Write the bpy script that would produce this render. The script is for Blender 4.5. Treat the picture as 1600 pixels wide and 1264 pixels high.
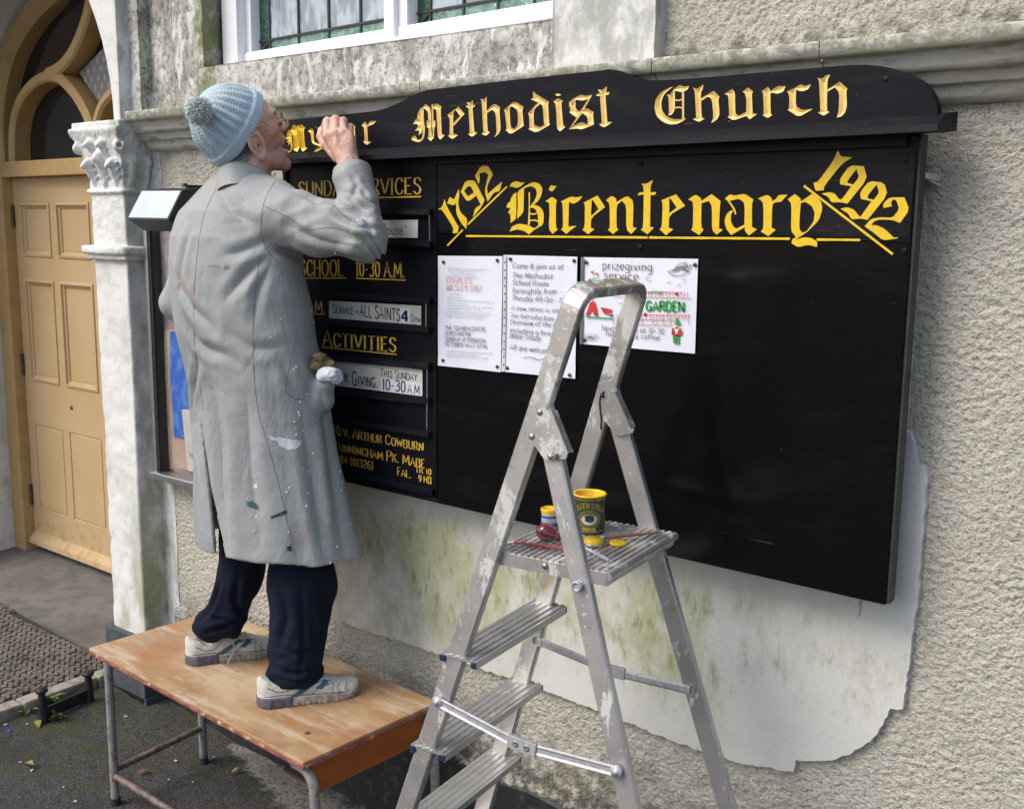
import bpy, bmesh, math, random
import numpy as np
from mathutils import Vector, Matrix
from mathutils.geometry import delaunay_2d_cdt

scene = bpy.context.scene
for _o in list(bpy.data.objects): bpy.data.objects.remove(_o)
col = scene.collection
R = math.radians

# ---------------------------------------------------------------- camera, sky, sun, exposure
FPX = 1674.5
YAW, PIT, ROL = R(38.586), R(9.504), R(0.611)
CAM = np.array([0.0, -2.127, 1.85])
_f = np.array([-math.sin(YAW)*math.cos(PIT), math.cos(YAW)*math.cos(PIT), -math.sin(PIT)])
_r = np.array([math.cos(YAW), math.sin(YAW), 0.0]); _u = np.cross(_r, _f)
_R = math.cos(ROL)*_r + math.sin(ROL)*_u
_U = -math.sin(ROL)*_r + math.cos(ROL)*_u
cd = bpy.data.cameras.new('camera'); cam = bpy.data.objects.new('camera', cd); col.objects.link(cam)
cam.matrix_world = Matrix([[_R[0], _U[0], -_f[0], CAM[0]], [_R[1], _U[1], -_f[1], CAM[1]], [_R[2], _U[2], -_f[2], CAM[2]], [0, 0, 0, 1]])
cd.sensor_width = 36; cd.lens = FPX/1600*36; cd.clip_start = 0.05; cd.clip_end = 500
scene.camera = cam
scene.render.resolution_x = 1024; scene.render.resolution_y = 808
SUN_EL, SUN_AZ = R(48), R(208)          # azimuth clockwise from +y: the light comes from the left and in front of the wall
world = bpy.data.worlds.new('World'); scene.world = world; world.use_nodes = True
nt = world.node_tree; nt.nodes.clear()
sky = nt.nodes.new('ShaderNodeTexSky'); sky.sky_type = 'NISHITA'; sky.sun_disc = False
sky.sun_elevation = SUN_EL; sky.sun_rotation = SUN_AZ; sky.air_density = 1.0; sky.dust_density = 3.0; sky.ozone_density = 1.0
bg = nt.nodes.new('ShaderNodeBackground'); bg.inputs['Strength'].default_value = 0.15
wo = nt.nodes.new('ShaderNodeOutputWorld')
nt.links.new(sky.outputs[0], bg.inputs[0]); nt.links.new(bg.outputs[0], wo.inputs[0])
sl = bpy.data.lights.new('sun', 'SUN'); sl.energy = 1.35; sl.angle = R(28); sl.color = (1.0, 0.95, 0.88)
sun = bpy.data.objects.new('sun', sl); col.objects.link(sun)
_sd = Vector((math.sin(SUN_AZ)*math.cos(SUN_EL), math.cos(SUN_AZ)*math.cos(SUN_EL), math.sin(SUN_EL)))
sun.rotation_euler = _sd.to_track_quat('Z', 'Y').to_euler(); sun.location = (-3, -6, 8)
scene.view_settings.view_transform = 'Standard'; scene.view_settings.look = 'None'
scene.view_settings.gamma = 1; scene.view_settings.use_curve_mapping = False
scene.view_settings.exposure = 0.56

# ---------------------------------------------------------------- survey helpers: a sight line of the photograph met with a real plane
def sight(px, py): return _f*FPX + _R*(px-800) - _U*(py-632)
def at(px, py, x=None, y=None, z=None, d=None):
    s = sight(px, py)
    if x is not None: t = (x-CAM[0])/s[0]
    elif y is not None: t = (y-CAM[1])/s[1]
    elif z is not None: t = (z-CAM[2])/s[2]
    else: t = d/FPX
    return CAM + s*t

# ---------------------------------------------------------------- object helpers
def tag(o, label=None, cat=None, group=None, kind=None):
    if label: o['label'] = label
    if cat: o['category'] = cat
    if group: o['group'] = group
    if kind: o['kind'] = kind
    return o
def empty(name, loc, label=None, cat=None, group=None, kind=None):
    o = bpy.data.objects.new(name, None); o.empty_display_size = 0.05
    o.location = loc; col.objects.link(o)
    o.matrix_world = Matrix.Translation(loc)
    return tag(o, label, cat, group, kind)
def link(name, me, mat=None, parent=None, smooth=False):
    """link a mesh given in world coordinates"""
    if mat is not None:
        for m in (mat if isinstance(mat, (list, tuple)) else [mat]): me.materials.append(m)
    if smooth: me.polygons.foreach_set('use_smooth', [True]*len(me.polygons))
    o = bpy.data.objects.new(name, me); col.objects.link(o)
    if parent is not None:
        p = Matrix.Identity(4); q = parent
        chain = []
        while q is not None: chain.append(q); q = q.parent
        for q in reversed(chain): p = p @ (q.matrix_parent_inverse @ q.matrix_basis)
        o.parent = parent; o.matrix_parent_inverse = p.inverted()
    return o
def pyd(name, v, f, mat=None, parent=None, smooth=False):
    me = bpy.data.meshes.new(name)
    me.from_pydata([tuple(map(float, p)) for p in v], [], [tuple(map(int, q)) for q in f]); me.update()
    return link(name, me, mat, parent, smooth)
def npmesh(name, v, quads, mat=None, parent=None, smooth=True):
    me = bpy.data.meshes.new(name); n = len(v); m = len(quads); k = quads.shape[1]
    me.vertices.add(n); me.vertices.foreach_set('co', np.asarray(v, np.float32).ravel())
    me.loops.add(m*k); me.loops.foreach_set('vertex_index', np.asarray(quads, np.int32).ravel())
    me.polygons.add(m); me.polygons.foreach_set('loop_start', np.arange(0, m*k, k, dtype=np.int32))
    me.polygons.foreach_set('loop_total', np.full(m, k, np.int32))
    me.update(calc_edges=True); me.validate()
    return link(name, me, mat, parent, smooth)
class MB:
    """collects shapes (world coordinates) into one mesh"""
    def __init__(s): s.v = []; s.f = []; s.sm = []; s.mi = []
    def add(s, v, f, smooth=False, mi=0):
        b = len(s.v); s.v += [tuple(map(float, p)) for p in v]
        s.f += [tuple(b+int(i) for i in q) for q in f]; s.sm += [smooth]*len(f); s.mi += [mi]*len(f)
    def box(s, c, h, ax=None, bev=0.0):
        """centre, half sizes, axes rows; bev>0 chamfers every edge"""
        c = np.array(c, float); A = np.eye(3) if ax is None else np.array(ax, float)
        bm = bmesh.new(); bmesh.ops.create_cube(bm, size=2)
        for v in bm.verts: v.co = Vector((v.co.x*h[0], v.co.y*h[1], v.co.z*h[2]))
        if bev > 0: bmesh.ops.bevel(bm, geom=bm.edges[:], offset=bev, segments=2, profile=0.6, affect='EDGES')
        bm.verts.ensure_lookup_table()
        V = [c + A[0]*v.co.x + A[1]*v.co.y + A[2]*v.co.z for v in bm.verts]
        s.add(V, [[v.index for v in f.verts] for f in bm.faces], False); bm.free()
    def bar(s, a, b, w, t, up=(0, 0, 1), bev=0.0):
        a = np.array(a, float); b = np.array(b, float); d = b-a; L = np.linalg.norm(d); d = d/L
        u = np.array(up, float); u = u - d*np.dot(u, d); u /= np.linalg.norm(u); w_ = np.cross(d, u)
        s.box((a+b)/2, (L/2, w/2, t/2), (d, w_, u), bev)
    def tube(s, pts, rad, n=12, caps=True, ell=None, smooth=True):
        P = [np.array(p, float) for p in pts]; m = len(P)
        rad = rad if hasattr(rad, '__len__') else [rad]*m
        T = []
        for i in range(m):
            t = P[min(i+1, m-1)]-P[max(i-1, 0)]; T.append(t/np.linalg.norm(t))
        u = np.cross(T[0], [0, 0, 1.0])
        if np.linalg.norm(u) < 1e-3: u = np.cross(T[0], [0, 1.0, 0])
        u /= np.linalg.norm(u); V = []; F = []
        for i in range(m):
            u = u - T[i]*np.dot(u, T[i]); u /= np.linalg.norm(u); w = np.cross(T[i], u)
            for k in range(n):
                a = 2*math.pi*k/n; V.append(P[i]+rad[i]*(math.cos(a)*u+math.sin(a)*w))
        for i in range(m-1):
            for k in range(n):
                k2 = (k+1) % n; F.append((i*n+k, i*n+k2, (i+1)*n+k2, (i+1)*n+k))
        s.add(V, F, smooth)
        if caps: s.add(V[:n], [tuple(range(n))[::-1]]); s.add(V[-n:], [tuple(range(n))])
    def lathe(s, base, axis, prof, n=28, smooth=True):
        base = np.array(base, float); ax = np.array(axis, float); ax /= np.linalg.norm(ax)
        u = np.cross(ax, [1.0, 0, 0]); 
        if np.linalg.norm(u) < .1: u = np.cross(ax, [0, 1.0, 0])
        u /= np.linalg.norm(u); w = np.cross(ax, u); V = []; F = []
        for r, h in prof:
            for k in range(n):
                a = 2*math.pi*k/n; V.append(base+ax*h+max(r, 1e-5)*(math.cos(a)*u+math.sin(a)*w))
        for i in range(len(prof)-1):
            for k in range(n):
                k2 = (k+1) % n; F.append((i*n+k, i*n+k2, (i+1)*n+k2, (i+1)*n+k))
        s.add(V, F, smooth)
    def prism(s, poly, dvec, smooth_side=False):
        """closed 3-D polygon pushed along dvec"""
        n = len(poly); d = np.array(dvec, float); P = [np.array(p, float) for p in poly]
        Q = [p+d for p in P]
        s.add(P, [tuple(range(n))]); s.add(Q, [tuple(range(n))[::-1]])
        s.add(P+Q, [((i+1) % n, i, n+i, n+(i+1) % n) for i in range(n)], smooth_side)
    def sweep(s, prof, x0, x1, nx=1, fn=None):
        """(y,z) profile run along x"""
        V = []; F = []; n = len(prof)
        for i in range(nx+1):
            x = x0+(x1-x0)*i/nx
            for (y, z) in prof: V.append((x, y, z))
        for i in range(nx):
            for k in range(n-1): F.append((i*n+k, (i+1)*n+k, (i+1)*n+k+1, i*n+k+1))
        s.add(V, F)
    def build(s, name, mat=None, parent=None, fixn=True, bevel=0.0):
        me = bpy.data.meshes.new(name); me.from_pydata(s.v, [], s.f); me.update()
        me.polygons.foreach_set('use_smooth', s.sm); me.polygons.foreach_set('material_index', s.mi)
        if fixn:
            bm = bmesh.new(); bm.from_mesh(me); bmesh.ops.recalc_face_normals(bm, faces=bm.faces); bm.to_mesh(me); bm.free()
        return link(name, me, mat, parent)

# ---------------------------------------------------------------- numpy noise
_rng = np.random.RandomState(7)
_G = _rng.rand(64, 64, 64).astype(np.float32)
def vnoise(P, freq, seed=0):
    """smooth value noise in 0..1 at points P (n,3)"""
    q = P*freq + seed*17.31; i = np.floor(q).astype(int); t = (q-i).astype(np.float32); t = t*t*(3-2*t)
    i0 = i & 63; i1 = (i+1) & 63
    def g(a, b, c): return _G[a, b, c]
    x0, y0, z0 = i0[..., 0], i0[..., 1], i0[..., 2]; x1, y1, z1 = i1[..., 0], i1[..., 1], i1[..., 2]
    tx, ty, tz = t[..., 0], t[..., 1], t[..., 2]
    a = g(x0, y0, z0)*(1-tx)+g(x1, y0, z0)*tx; b = g(x0, y1, z0)*(1-tx)+g(x1, y1, z0)*tx
    c = g(x0, y0, z1)*(1-tx)+g(x1, y0, z1)*tx; d = g(x0, y1, z1)*(1-tx)+g(x1, y1, z1)*tx
    return (a*(1-ty)+b*ty)*(1-tz)+(c*(1-ty)+d*ty)*tz
def fbm(P, freq, oct=3, seed=0):
    s = 0; a = 1; n = 0
    for k in range(oct): s = s+a*vnoise(P, freq*2**k, seed+k*3.7); n += a; a *= .5
    return s/n

# ---------------------------------------------------------------- implicit surfaces meshed with surface nets
def v3(p): return np.asarray(p, np.float32)
def smin(a, b, k):
    h = np.clip(0.5+0.5*(b-a)/k, 0, 1); return b*(1-h)+a*h-k*h*(1-h)
def smax(a, b, k): return -smin(-a, -b, k)
def d_caps(P, a, b, ra, rb):
    a = v3(a); b = v3(b); ba = b-a; t = np.clip(((P-a)@ba)/float(ba@ba), 0, 1)
    return np.linalg.norm(P-a-t[..., None]*ba, axis=-1)-(ra+(rb-ra)*t)
def d_ell(P, c, r, A=None):
    q = P-v3(c)
    if A is not None: q = q@np.asarray(A, np.float32).T
    q = q/v3(r); n = np.linalg.norm(q, axis=-1); m = np.linalg.norm(q/v3(r), axis=-1)
    return n*(n-1)/np.maximum(m, 1e-6)
def d_box(P, c, h, A=None, rd=0.0):
    q = P-v3(c)
    if A is not None: q = q@np.asarray(A, np.float32).T
    q = np.abs(q)-(v3(h)-rd)
    return np.linalg.norm(np.maximum(q, 0), axis=-1)+np.minimum(q.max(-1), 0)-rd
def nets(fn, lo, hi, h):
    lo = np.array(lo, np.float32); hi = np.array(hi, np.float32)
    n = np.ceil((hi-lo)/h).astype(int)+1
    ax = [lo[i]+h*np.arange(n[i], dtype=np.float32) for i in range(3)]
    D = np.empty(n, np.float32)
    step = max(1, int(400000/(n[1]*n[2])))
    for i in range(0, n[0], step):
        X, Y, Z = np.meshgrid(ax[0][i:i+step], ax[1], ax[2], indexing='ij')
        D[i:i+step] = fn(np.stack([X, Y, Z], -1))
    D[0] = np.maximum(D[0], h*.01); D[-1] = np.maximum(D[-1], h*.01)
    D[:, 0] = np.maximum(D[:, 0], h*.01); D[:, -1] = np.maximum(D[:, -1], h*.01)
    D[:, :, 0] = np.maximum(D[:, :, 0], h*.01); D[:, :, -1] = np.maximum(D[:, :, -1], h*.01)
    S = D < 0
    c = [S[a:n[0]-1+a, b:n[1]-1+b, e:n[2]-1+e] for a in (0, 1) for b in (0, 1) for e in (0, 1)]
    anyS = np.logical_or.reduce(c); allS = np.logical_and.reduce(c); act = anyS & ~allS
    I = np.argwhere(act); idx = np.full(act.shape, -1, np.int32); idx[act] = np.arange(len(I))
    acc = np.zeros((len(I), 3), np.float32); cnt = np.zeros(len(I), np.float32)
    for a in (0, 1):
        for b in (0, 1):
            for axn in range(3):
                o = [0, 0, 0]; oth = [k for k in range(3) if k != axn]; o[oth[0]] = a; o[oth[1]] = b
                p = I+np.array(o); q = p.copy(); q[:, axn] += 1
                d0 = D[p[:, 0], p[:, 1], p[:, 2]]; d1 = D[q[:, 0], q[:, 1], q[:, 2]]
                m = (d0 < 0) != (d1 < 0); t = d0[m]/(d0[m]-d1[m])
                pos = p[m].astype(np.float32); pos[:, axn] += t
                acc[m] += pos; cnt[m] += 1
    V = lo+h*(acc/cnt[:, None]); Q = []
    for axn in range(3):
        u, w = [k for k in range(3) if k != axn]
        sl0 = [slice(1, n[k]-1) for k in range(3)]; sl0[axn] = slice(0, n[axn]-1)
        sl1 = list(sl0); sl1[axn] = slice(1, n[axn])
        s0 = S[tuple(sl0)]; s1 = S[tuple(sl1)]; e = np.argwhere(s0 != s1)
        ins = s0[e[:, 0], e[:, 1], e[:, 2]]
        off = np.ones(3, int); off[axn] = 0; e = e+off
        def cell(du, dw):
            k = e.copy(); k[:, u] -= du; k[:, w] -= dw; return idx[k[:, 0], k[:, 1], k[:, 2]]
        q = np.stack([cell(1, 1), cell(0, 1), cell(0, 0), cell(1, 0)], 1)
        if axn == 1: ins = ~ins
        q[~ins] = q[~ins][:, ::-1]; Q.append(q)
    return V, np.concatenate(Q)
def sdf_obj(name, fn, lo, hi, h, mat, parent, disp=None):
    V, Q = nets(fn, lo, hi, h)
    if disp is not None: V = disp(V)
    return npmesh(name, V, Q, mat, parent, True)

# ---------------------------------------------------------------- materials
class M:
    """small node-graph builder on a Principled material; texture space is the object's own (real place) coordinates"""
    def __init__(s, name, color=(.5, .5, .5), rough=.6, metal=0., spec=.5, coat=0.):
        s.m = bpy.data.materials.new(name); s.m.use_nodes = True; s.t = s.m.node_tree; s.N = s.t.nodes
        s.p = s.N['Principled BSDF']; s.p.inputs['Base Color'].default_value = (*color, 1)
        s.p.inputs['Roughness'].default_value = rough; s.p.inputs['Metallic'].default_value = metal
        s.p.inputs['Specular IOR Level'].default_value = spec; s.p.inputs['Coat Weight'].default_value = coat
        s.co = s.N.new('ShaderNodeTexCoord').outputs['Object']; s.h = None
        s.c = s.rgb(color)
    def rgb(s, c):
        n = s.N.new('ShaderNodeRGB'); n.outputs[0].default_value = (*c, 1); return n.outputs[0]
    def lk(s, a, b): s.t.links.new(a, b)
    def mp(s, scale=(1, 1, 1), loc=(0, 0, 0), rot=(0, 0, 0), v=None):
        n = s.N.new('ShaderNodeMapping'); n.inputs['Scale'].default_value = scale; n.inputs['Location'].default_value = loc
        n.inputs['Rotation'].default_value = rot; s.lk(v or s.co, n.inputs['Vector']); return n.outputs[0]
    def noise(s, scale, detail=4, rough=.55, v=None, dist=0., stretch=None):
        n = s.N.new('ShaderNodeTexNoise'); n.inputs['Scale'].default_value = scale; n.inputs['Detail'].default_value = detail
        n.inputs['Roughness'].default_value = rough; n.inputs['Distortion'].default_value = dist
        s.lk(s.mp(stretch) if stretch else (v or s.co), n.inputs['Vector']); return n.outputs['Fac']
    def voro(s, scale, v=None, feat='F1', out='Distance', stretch=None, rnd=1.):
        n = s.N.new('ShaderNodeTexVoronoi'); n.feature = feat; n.inputs['Scale'].default_value = scale
        n.inputs['Randomness'].default_value = rnd
        s.lk(s.mp(stretch) if stretch else (v or s.co), n.inputs['Vector']); return n.outputs[out]
    def wave(s, scale, dist=0., v=None, direction='X', prof='SIN', detail=1, stretch=None):
        n = s.N.new('ShaderNodeTexWave'); n.bands_direction = direction; n.wave_profile = prof
        n.inputs['Scale'].default_value = scale; n.inputs['Distortion'].default_value = dist; n.inputs['Detail'].default_value = detail
        s.lk(s.mp(stretch) if stretch else (v or s.co), n.inputs['Vector']); return n.outputs['Fac']
    def ramp(s, x, a, b, va=0., vb=1.):
        n = s.N.new('ShaderNodeMapRange'); n.interpolation_type = 'SMOOTHSTEP'
        for k, v in (('From Min', a), ('From Max', b), ('To Min', va), ('To Max', vb)): n.inputs[k].default_value = v
        s.lk(x, n.inputs['Value']); return n.outputs[0]
    def math(s, op, a, b=0., c=None):
        n = s.N.new('ShaderNodeMath'); n.operation = op
        for i, x in enumerate((a, b) if c is None else (a, b, c)):
            if isinstance(x, (int, float)): n.inputs[i].default_value = x
            else: s.lk(x, n.inputs[i])
        return n.outputs[0]
    def mul(s, a, b): return s.math('MULTIPLY', a, b)
    def mix(s, fac, color, mode='MIX', amt=1.0):
        """lay color over the running base colour"""
        n = s.N.new('ShaderNodeMix'); n.data_type = 'RGBA'; n.blend_type = mode; n.clamp_factor = True
        if isinstance(fac, (int, float)): n.inputs[0].default_value = fac*amt
        else: s.lk(s.mul(fac, amt) if amt != 1 else fac, n.inputs[0])
        s.lk(s.c, n.inputs[6])
        if isinstance(color, tuple): n.inputs[7].default_value = (*color, 1)
        else: s.lk(color, n.inputs[7])
        s.c = n.outputs[2]; return s
    def near(s, p, r, wob=.4, nscale=40., stretch=(1, 1, 1), soft=.25):
        """1 inside an irregular patch of radius r round the real point p"""
        n = s.N.new('ShaderNodeVectorMath'); n.operation = 'SUBTRACT'; s.lk(s.co, n.inputs[0]); n.inputs[1].default_value = tuple(p)
        m = s.N.new('ShaderNodeVectorMath'); m.operation = 'MULTIPLY'; s.lk(n.outputs[0], m.inputs[0]); m.inputs[1].default_value = stretch
        l = s.N.new('ShaderNodeVectorMath'); l.operation = 'LENGTH'; s.lk(m.outputs[0], l.inputs[0])
        w = s.math('SUBTRACT', s.noise(nscale, 3), .5)
        d = s.math('MULTIPLY_ADD', w, r*wob*4, l.outputs['Value'])
        return s.ramp(d, r*(1+soft), r*(1-soft))
    def sep(s):
        n = s.N.new('ShaderNodeSeparateXYZ'); s.lk(s.co, n.inputs[0]); return n.outputs
    def bump(s, h, strength=.3, dist=.01):
        n = s.N.new('ShaderNodeBump'); n.inputs['Strength'].default_value = strength; n.inputs['Distance'].default_value = dist
        s.lk(h, n.inputs['Height'])
        if s.h is not None: s.lk(s.h, n.inputs['Normal'])
        s.h = n.outputs[0]; return s
    def rough(s, x): s.lk(x, s.p.inputs['Roughness']); return s
    def done(s):
        s.lk(s.c, s.p.inputs['Base Color'])
        if s.h is not None: s.lk(s.h, s.p.inputs['Normal'])
        return s.m
def simple(name, color, rough=.6, metal=0., var=.12, vs=30, bump=.1, bs=200, spec=.5):
    m = M(name, color, rough, metal, spec)
    dk = tuple(c*(1-var*2) for c in color)
    m.mix(m.ramp(m.noise(vs, 5), .35, .7), dk)
    if bump: m.bump(m.noise(bs, 3), bump, .001)
    return m.done()
# ---------------------------------------------------------------- stroke lettering
def _g(s):
    """'adv|~x,y x,y;x,y x,y' : ~ marks a smoothed stroke"""
    a, b = s.split('|'); out = []
    for k in b.split(';'):
        if not k: continue
        sm = k[0] == '~'; k = k[1:] if sm else k
        out.append((sm, [tuple(float(q) for q in p.split(',')) for p in k.split(' ')]))
    return float(a), out
GL = {k: _g(v) for k, v in {
 'A': '4.4|0,0 2.1,6 4.2,0;.9,2 3.3,2', 'B': '4|0.3,0 .3,6;~.3,6 2.4,6 3.3,5.3 3.2,3.8 2.2,3.1 .3,3.1;~.3,3.1 2.4,3.1 3.6,2.4 3.5,.8 2.4,0 .3,0',
 'C': '4.2|~3.7,4.8 3,5.9 1.6,5.9 .5,4.6 .3,3 .6,1.2 1.7,.1 3,.2 3.8,1.3', 'D': '4.4|.3,0 .3,6;~.3,6 2,6 3.3,5.2 3.9,3.6 3.8,1.9 3,.6 1.7,0 .3,0',
 'E': '3.6|.3,0 .3,6;.3,6 3.2,6;.3,3.1 2.6,3.1;.3,0 3.3,0', 'F': '3.4|.3,0 .3,6;.3,6 3.1,6;.3,3.1 2.5,3.1',
 'G': '4.6|~3.8,4.9 3,5.9 1.6,5.9 .5,4.6 .3,3 .6,1.2 1.7,.1 3,.1 3.9,.9;3.9,0 3.9,2.6;2.7,2.6 4.3,2.6', 'H': '4.4|.3,0 .3,6;3.9,0 3.9,6;.3,3.1 3.9,3.1',
 'I': '1.7|.8,0 .8,6', 'J': '2.8|2.3,6 2.3,1.2;~2.3,1.2 1.8,.2 .9,0 .1,.8', 'K': '4.2|.3,0 .3,6;3.6,6 .3,2.6;1.4,3.7 4,0', 'L': '3.5|.3,6 .3,0;.3,0 3.2,0',
 'M': '5.4|.3,0 .5,6;.5,6 2.6,1;2.6,1 4.7,6;4.7,6 4.9,0', 'N': '4.6|.4,0 .4,6;.4,6 4,0;4,0 4,6', 'O': '4.7|~2.3,6 .8,5.2 .3,3 .8,.8 2.3,0 3.8,.8 4.3,3 3.8,5.2 2.3,6',
 'P': '3.9|.3,0 .3,6;~.3,6 2.5,6 3.5,5.2 3.5,3.8 2.5,3 .3,3', 'Q': '4.7|~2.3,6 .8,5.2 .3,3 .8,.8 2.3,0 3.8,.8 4.3,3 3.8,5.2 2.3,6;2.8,1.4 4.4,-.6',
 'R': '4.2|.3,0 .3,6;~.3,6 2.5,6 3.4,5.2 3.3,3.9 2.4,3.2 .3,3.2;1.9,3.2 3.9,0', 'S': '3.7|~3.2,5 2.5,5.9 1.3,5.9 .5,5.1 .6,4 1.7,3.3 2.8,2.6 3.3,1.5 2.7,.3 1.5,0 .3,.9',
 'T': '4|.1,6 3.9,6;2,6 2,0', 'U': '4.4|.4,6 .4,1.8;~.4,1.8 .9,.4 2.1,0 3.3,.4 3.9,1.8;3.9,1.8 3.9,6', 'V': '4.2|.1,6 2.1,0;2.1,0 4.1,6', 'W': '6|.1,6 1.5,0;1.5,0 3,5;3,5 4.5,0;4.5,0 5.9,6',
 'X': '4.2|.2,6 4,0;.2,0 4,6', 'Y': '4.1|.1,6 2,3;4,6 2,3;2,3 2,0', 'Z': '4|.3,6 3.7,6;3.7,6 .3,0;.3,0 3.8,0',
 '0': '3.6|~1.7,6 .6,5 .3,3 .6,1 1.7,0 2.8,1 3.1,3 2.8,5 1.7,6', '1': '2|.4,4.9 1.2,6 1.2,0', '2': '3.5|~.3,4.7 .9,5.8 2.2,5.9 3,4.9 2.6,3.5 1.3,1.7 .2,0;.2,0 3.2,0',
 '3': '3.5|~.4,5.3 1.4,6 2.6,5.6 2.9,4.4 2.3,3.4 1.2,3.2;~1.2,3.2 2.6,3 3.2,1.7 2.6,.4 1.4,0 .2,.7', '4': '3.7|2.6,0 2.6,6;2.6,6 .1,1.8;.1,1.8 3.5,1.8',
 '5': '3.5|2.9,6 .8,6;.8,6 .5,3.4;~.5,3.4 1.6,3.9 2.8,3.4 3.1,1.9 2.5,.5 1.3,0 .2,.6', '6': '3.5|~2.8,5.6 1.8,6 .7,4.6 .3,2.4 .7,.6 1.8,0 2.9,.7 3.1,2 2.5,3.2 1.3,3.3 .4,2.2',
 '7': '3.4|.3,6 3.1,6;3.1,6 1.2,0', '8': '3.5|~1.7,6 .6,5.5 .5,4.3 1.7,3.3 2.9,2.3 2.9,.8 1.7,0 .5,.8 .4,2.2 1.7,3.3 2.8,4.2 2.8,5.5 1.7,6',
 '9': '3.5|~3,3.6 1.9,2.6 .7,3 .3,4.3 .9,5.6 1.9,6 2.9,5.2 3.1,3.4 2.5,1.2 1.2,0', '.': '1.1|.4,0 .4,.5', ',': '1.1|.5,.4 .2,-.7', '-': '2.2|.3,2.7 1.8,2.7', ':': '1.1|.4,.6 .4,1.1;.4,3 .4,3.5',
 '(': '1.8|~1.4,6.6 .6,5 .4,3 .6,1 1.4,-.6', ')': '1.8|~.3,6.6 1.1,5 1.3,3 1.1,1 .3,-.6', ' ': '2.2|', '&': '4|~3.6,0 1.2,3.6 1,5 1.8,5.8 2.4,5 1.8,3.8 .4,2.4 .4,.8 1.4,0 2.6,.4 3.4,2', '"': '1.6|.4,6 .4,5;1,6 1,5',
 'a': '3.3|~2.7,3.6 1.6,4 .5,3.3 .3,1.6 .9,.2 1.9,.1 2.7,1.2;2.7,4 2.7,.3 3.1,0', 'b': '3.3|.4,6.2 .4,0;~.4,.6 1.4,0 2.5,.5 2.9,2 2.4,3.6 1.3,4 .4,3.2', 'c': '2.9|~2.6,3.4 1.6,4 .6,3.3 .3,2 .7,.5 1.6,0 2.6,.7',
 'd': '3.4|~2.7,3.5 1.6,4 .5,3.3 .3,1.6 .9,.2 1.9,.1 2.7,1;2.7,6.2 2.7,0', 'e': '3.1|~.3,2.1 2.7,2.3 2.5,3.6 1.5,4 .5,3.3 .3,1.7 .9,.3 1.8,0 2.7,.7', 'f': '2.1|~2,5.9 1.2,6.2 .8,5.2 .8,0;.1,3.8 1.8,3.8',
 'g': '3.3|~2.7,3.6 1.6,4 .5,3.3 .3,1.7 .9,.4 1.9,.3 2.7,1.4;~2.7,4 2.7,-1 1.9,-2 .6,-1.7', 'h': '3.3|.4,6.2 .4,0;~.4,2.8 1.3,3.9 2.3,3.8 2.7,2.8 2.7,0', 'i': '1.1|.4,4 .4,0;.4,5.3 .4,5.7', 'j': '1.3|~.8,4 .8,-1.2 .1,-1.9;.8,5.3 .8,5.7',
 'k': '3.1|.4,6.2 .4,0;2.5,4 .4,1.7;1.1,2.5 2.8,0', 'l': '1.1|.4,6.2 .4,0', 'm': '4.9|.4,4 .4,0;~.4,2.9 1.2,3.9 2,3.8 2.4,2.9 2.4,0;~2.4,2.9 3.2,3.9 4,3.8 4.4,2.9 4.4,0', 'n': '3.3|.4,4 .4,0;~.4,2.8 1.3,3.9 2.3,3.8 2.7,2.8 2.7,0',
 'o': '3.3|~1.6,4 .6,3.3 .3,2 .6,.7 1.6,0 2.6,.7 2.9,2 2.6,3.3 1.6,4', 'p': '3.3|.4,4 .4,-2;~.4,.6 1.4,0 2.5,.5 2.9,2 2.4,3.6 1.3,4 .4,3.2', 'r': '2.3|.4,4 .4,0;~.4,2.6 1,3.7 2,3.9', 's': '2.8|~2.4,3.4 1.6,4 .7,3.7 .7,2.6 1.7,2 2.4,1.2 1.8,.1 .9,0 .2,.6',
 't': '2.1|~.9,5.4 .9,.8 1.4,0 2,.3;.1,4 1.8,4', 'u': '3.3|~.4,4 .4,1.2 1.1,0 2,.2 2.7,1.3;2.7,4 2.7,0', 'v': '2.9|.1,4 1.4,0;1.4,0 2.7,4', 'w': '4.4|.1,4 1.2,0;1.2,0 2.2,3.6;2.2,3.6 3.2,0;3.2,0 4.3,4', 'x': '2.9|.2,4 2.7,0;2.7,4 .2,0',
 'y': '3|.2,4 1.5,.2;2.8,4 .8,-2', 'z': '2.9|.3,4 2.6,4;2.6,4 .3,0;.3,0 2.7,0', "'": '1|.4,6.2 .4,5.2'}.items()}
def smooth_pts(p, n=4, closed=False):
    P = [np.array(q, float) for q in p]; out = []
    m = len(P)
    for i in range(m if closed else m-1):
        a, b = P[i], P[(i+1) % m]
        z0 = P[(i-1) % m] if (closed or i > 0) else 2*a-b
        z1 = P[(i+2) % m] if (closed or i < m-2) else 2*b-a
        for k in range(n):
            t = k/n; out.append(.5*((2*a)+(-z0+b)*t+(2*z0-5*a+4*b-z1)*t*t+(-z0+3*a-3*b+z1)*t**3))
    if not closed: out.append(P[-1])
    return out
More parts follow.
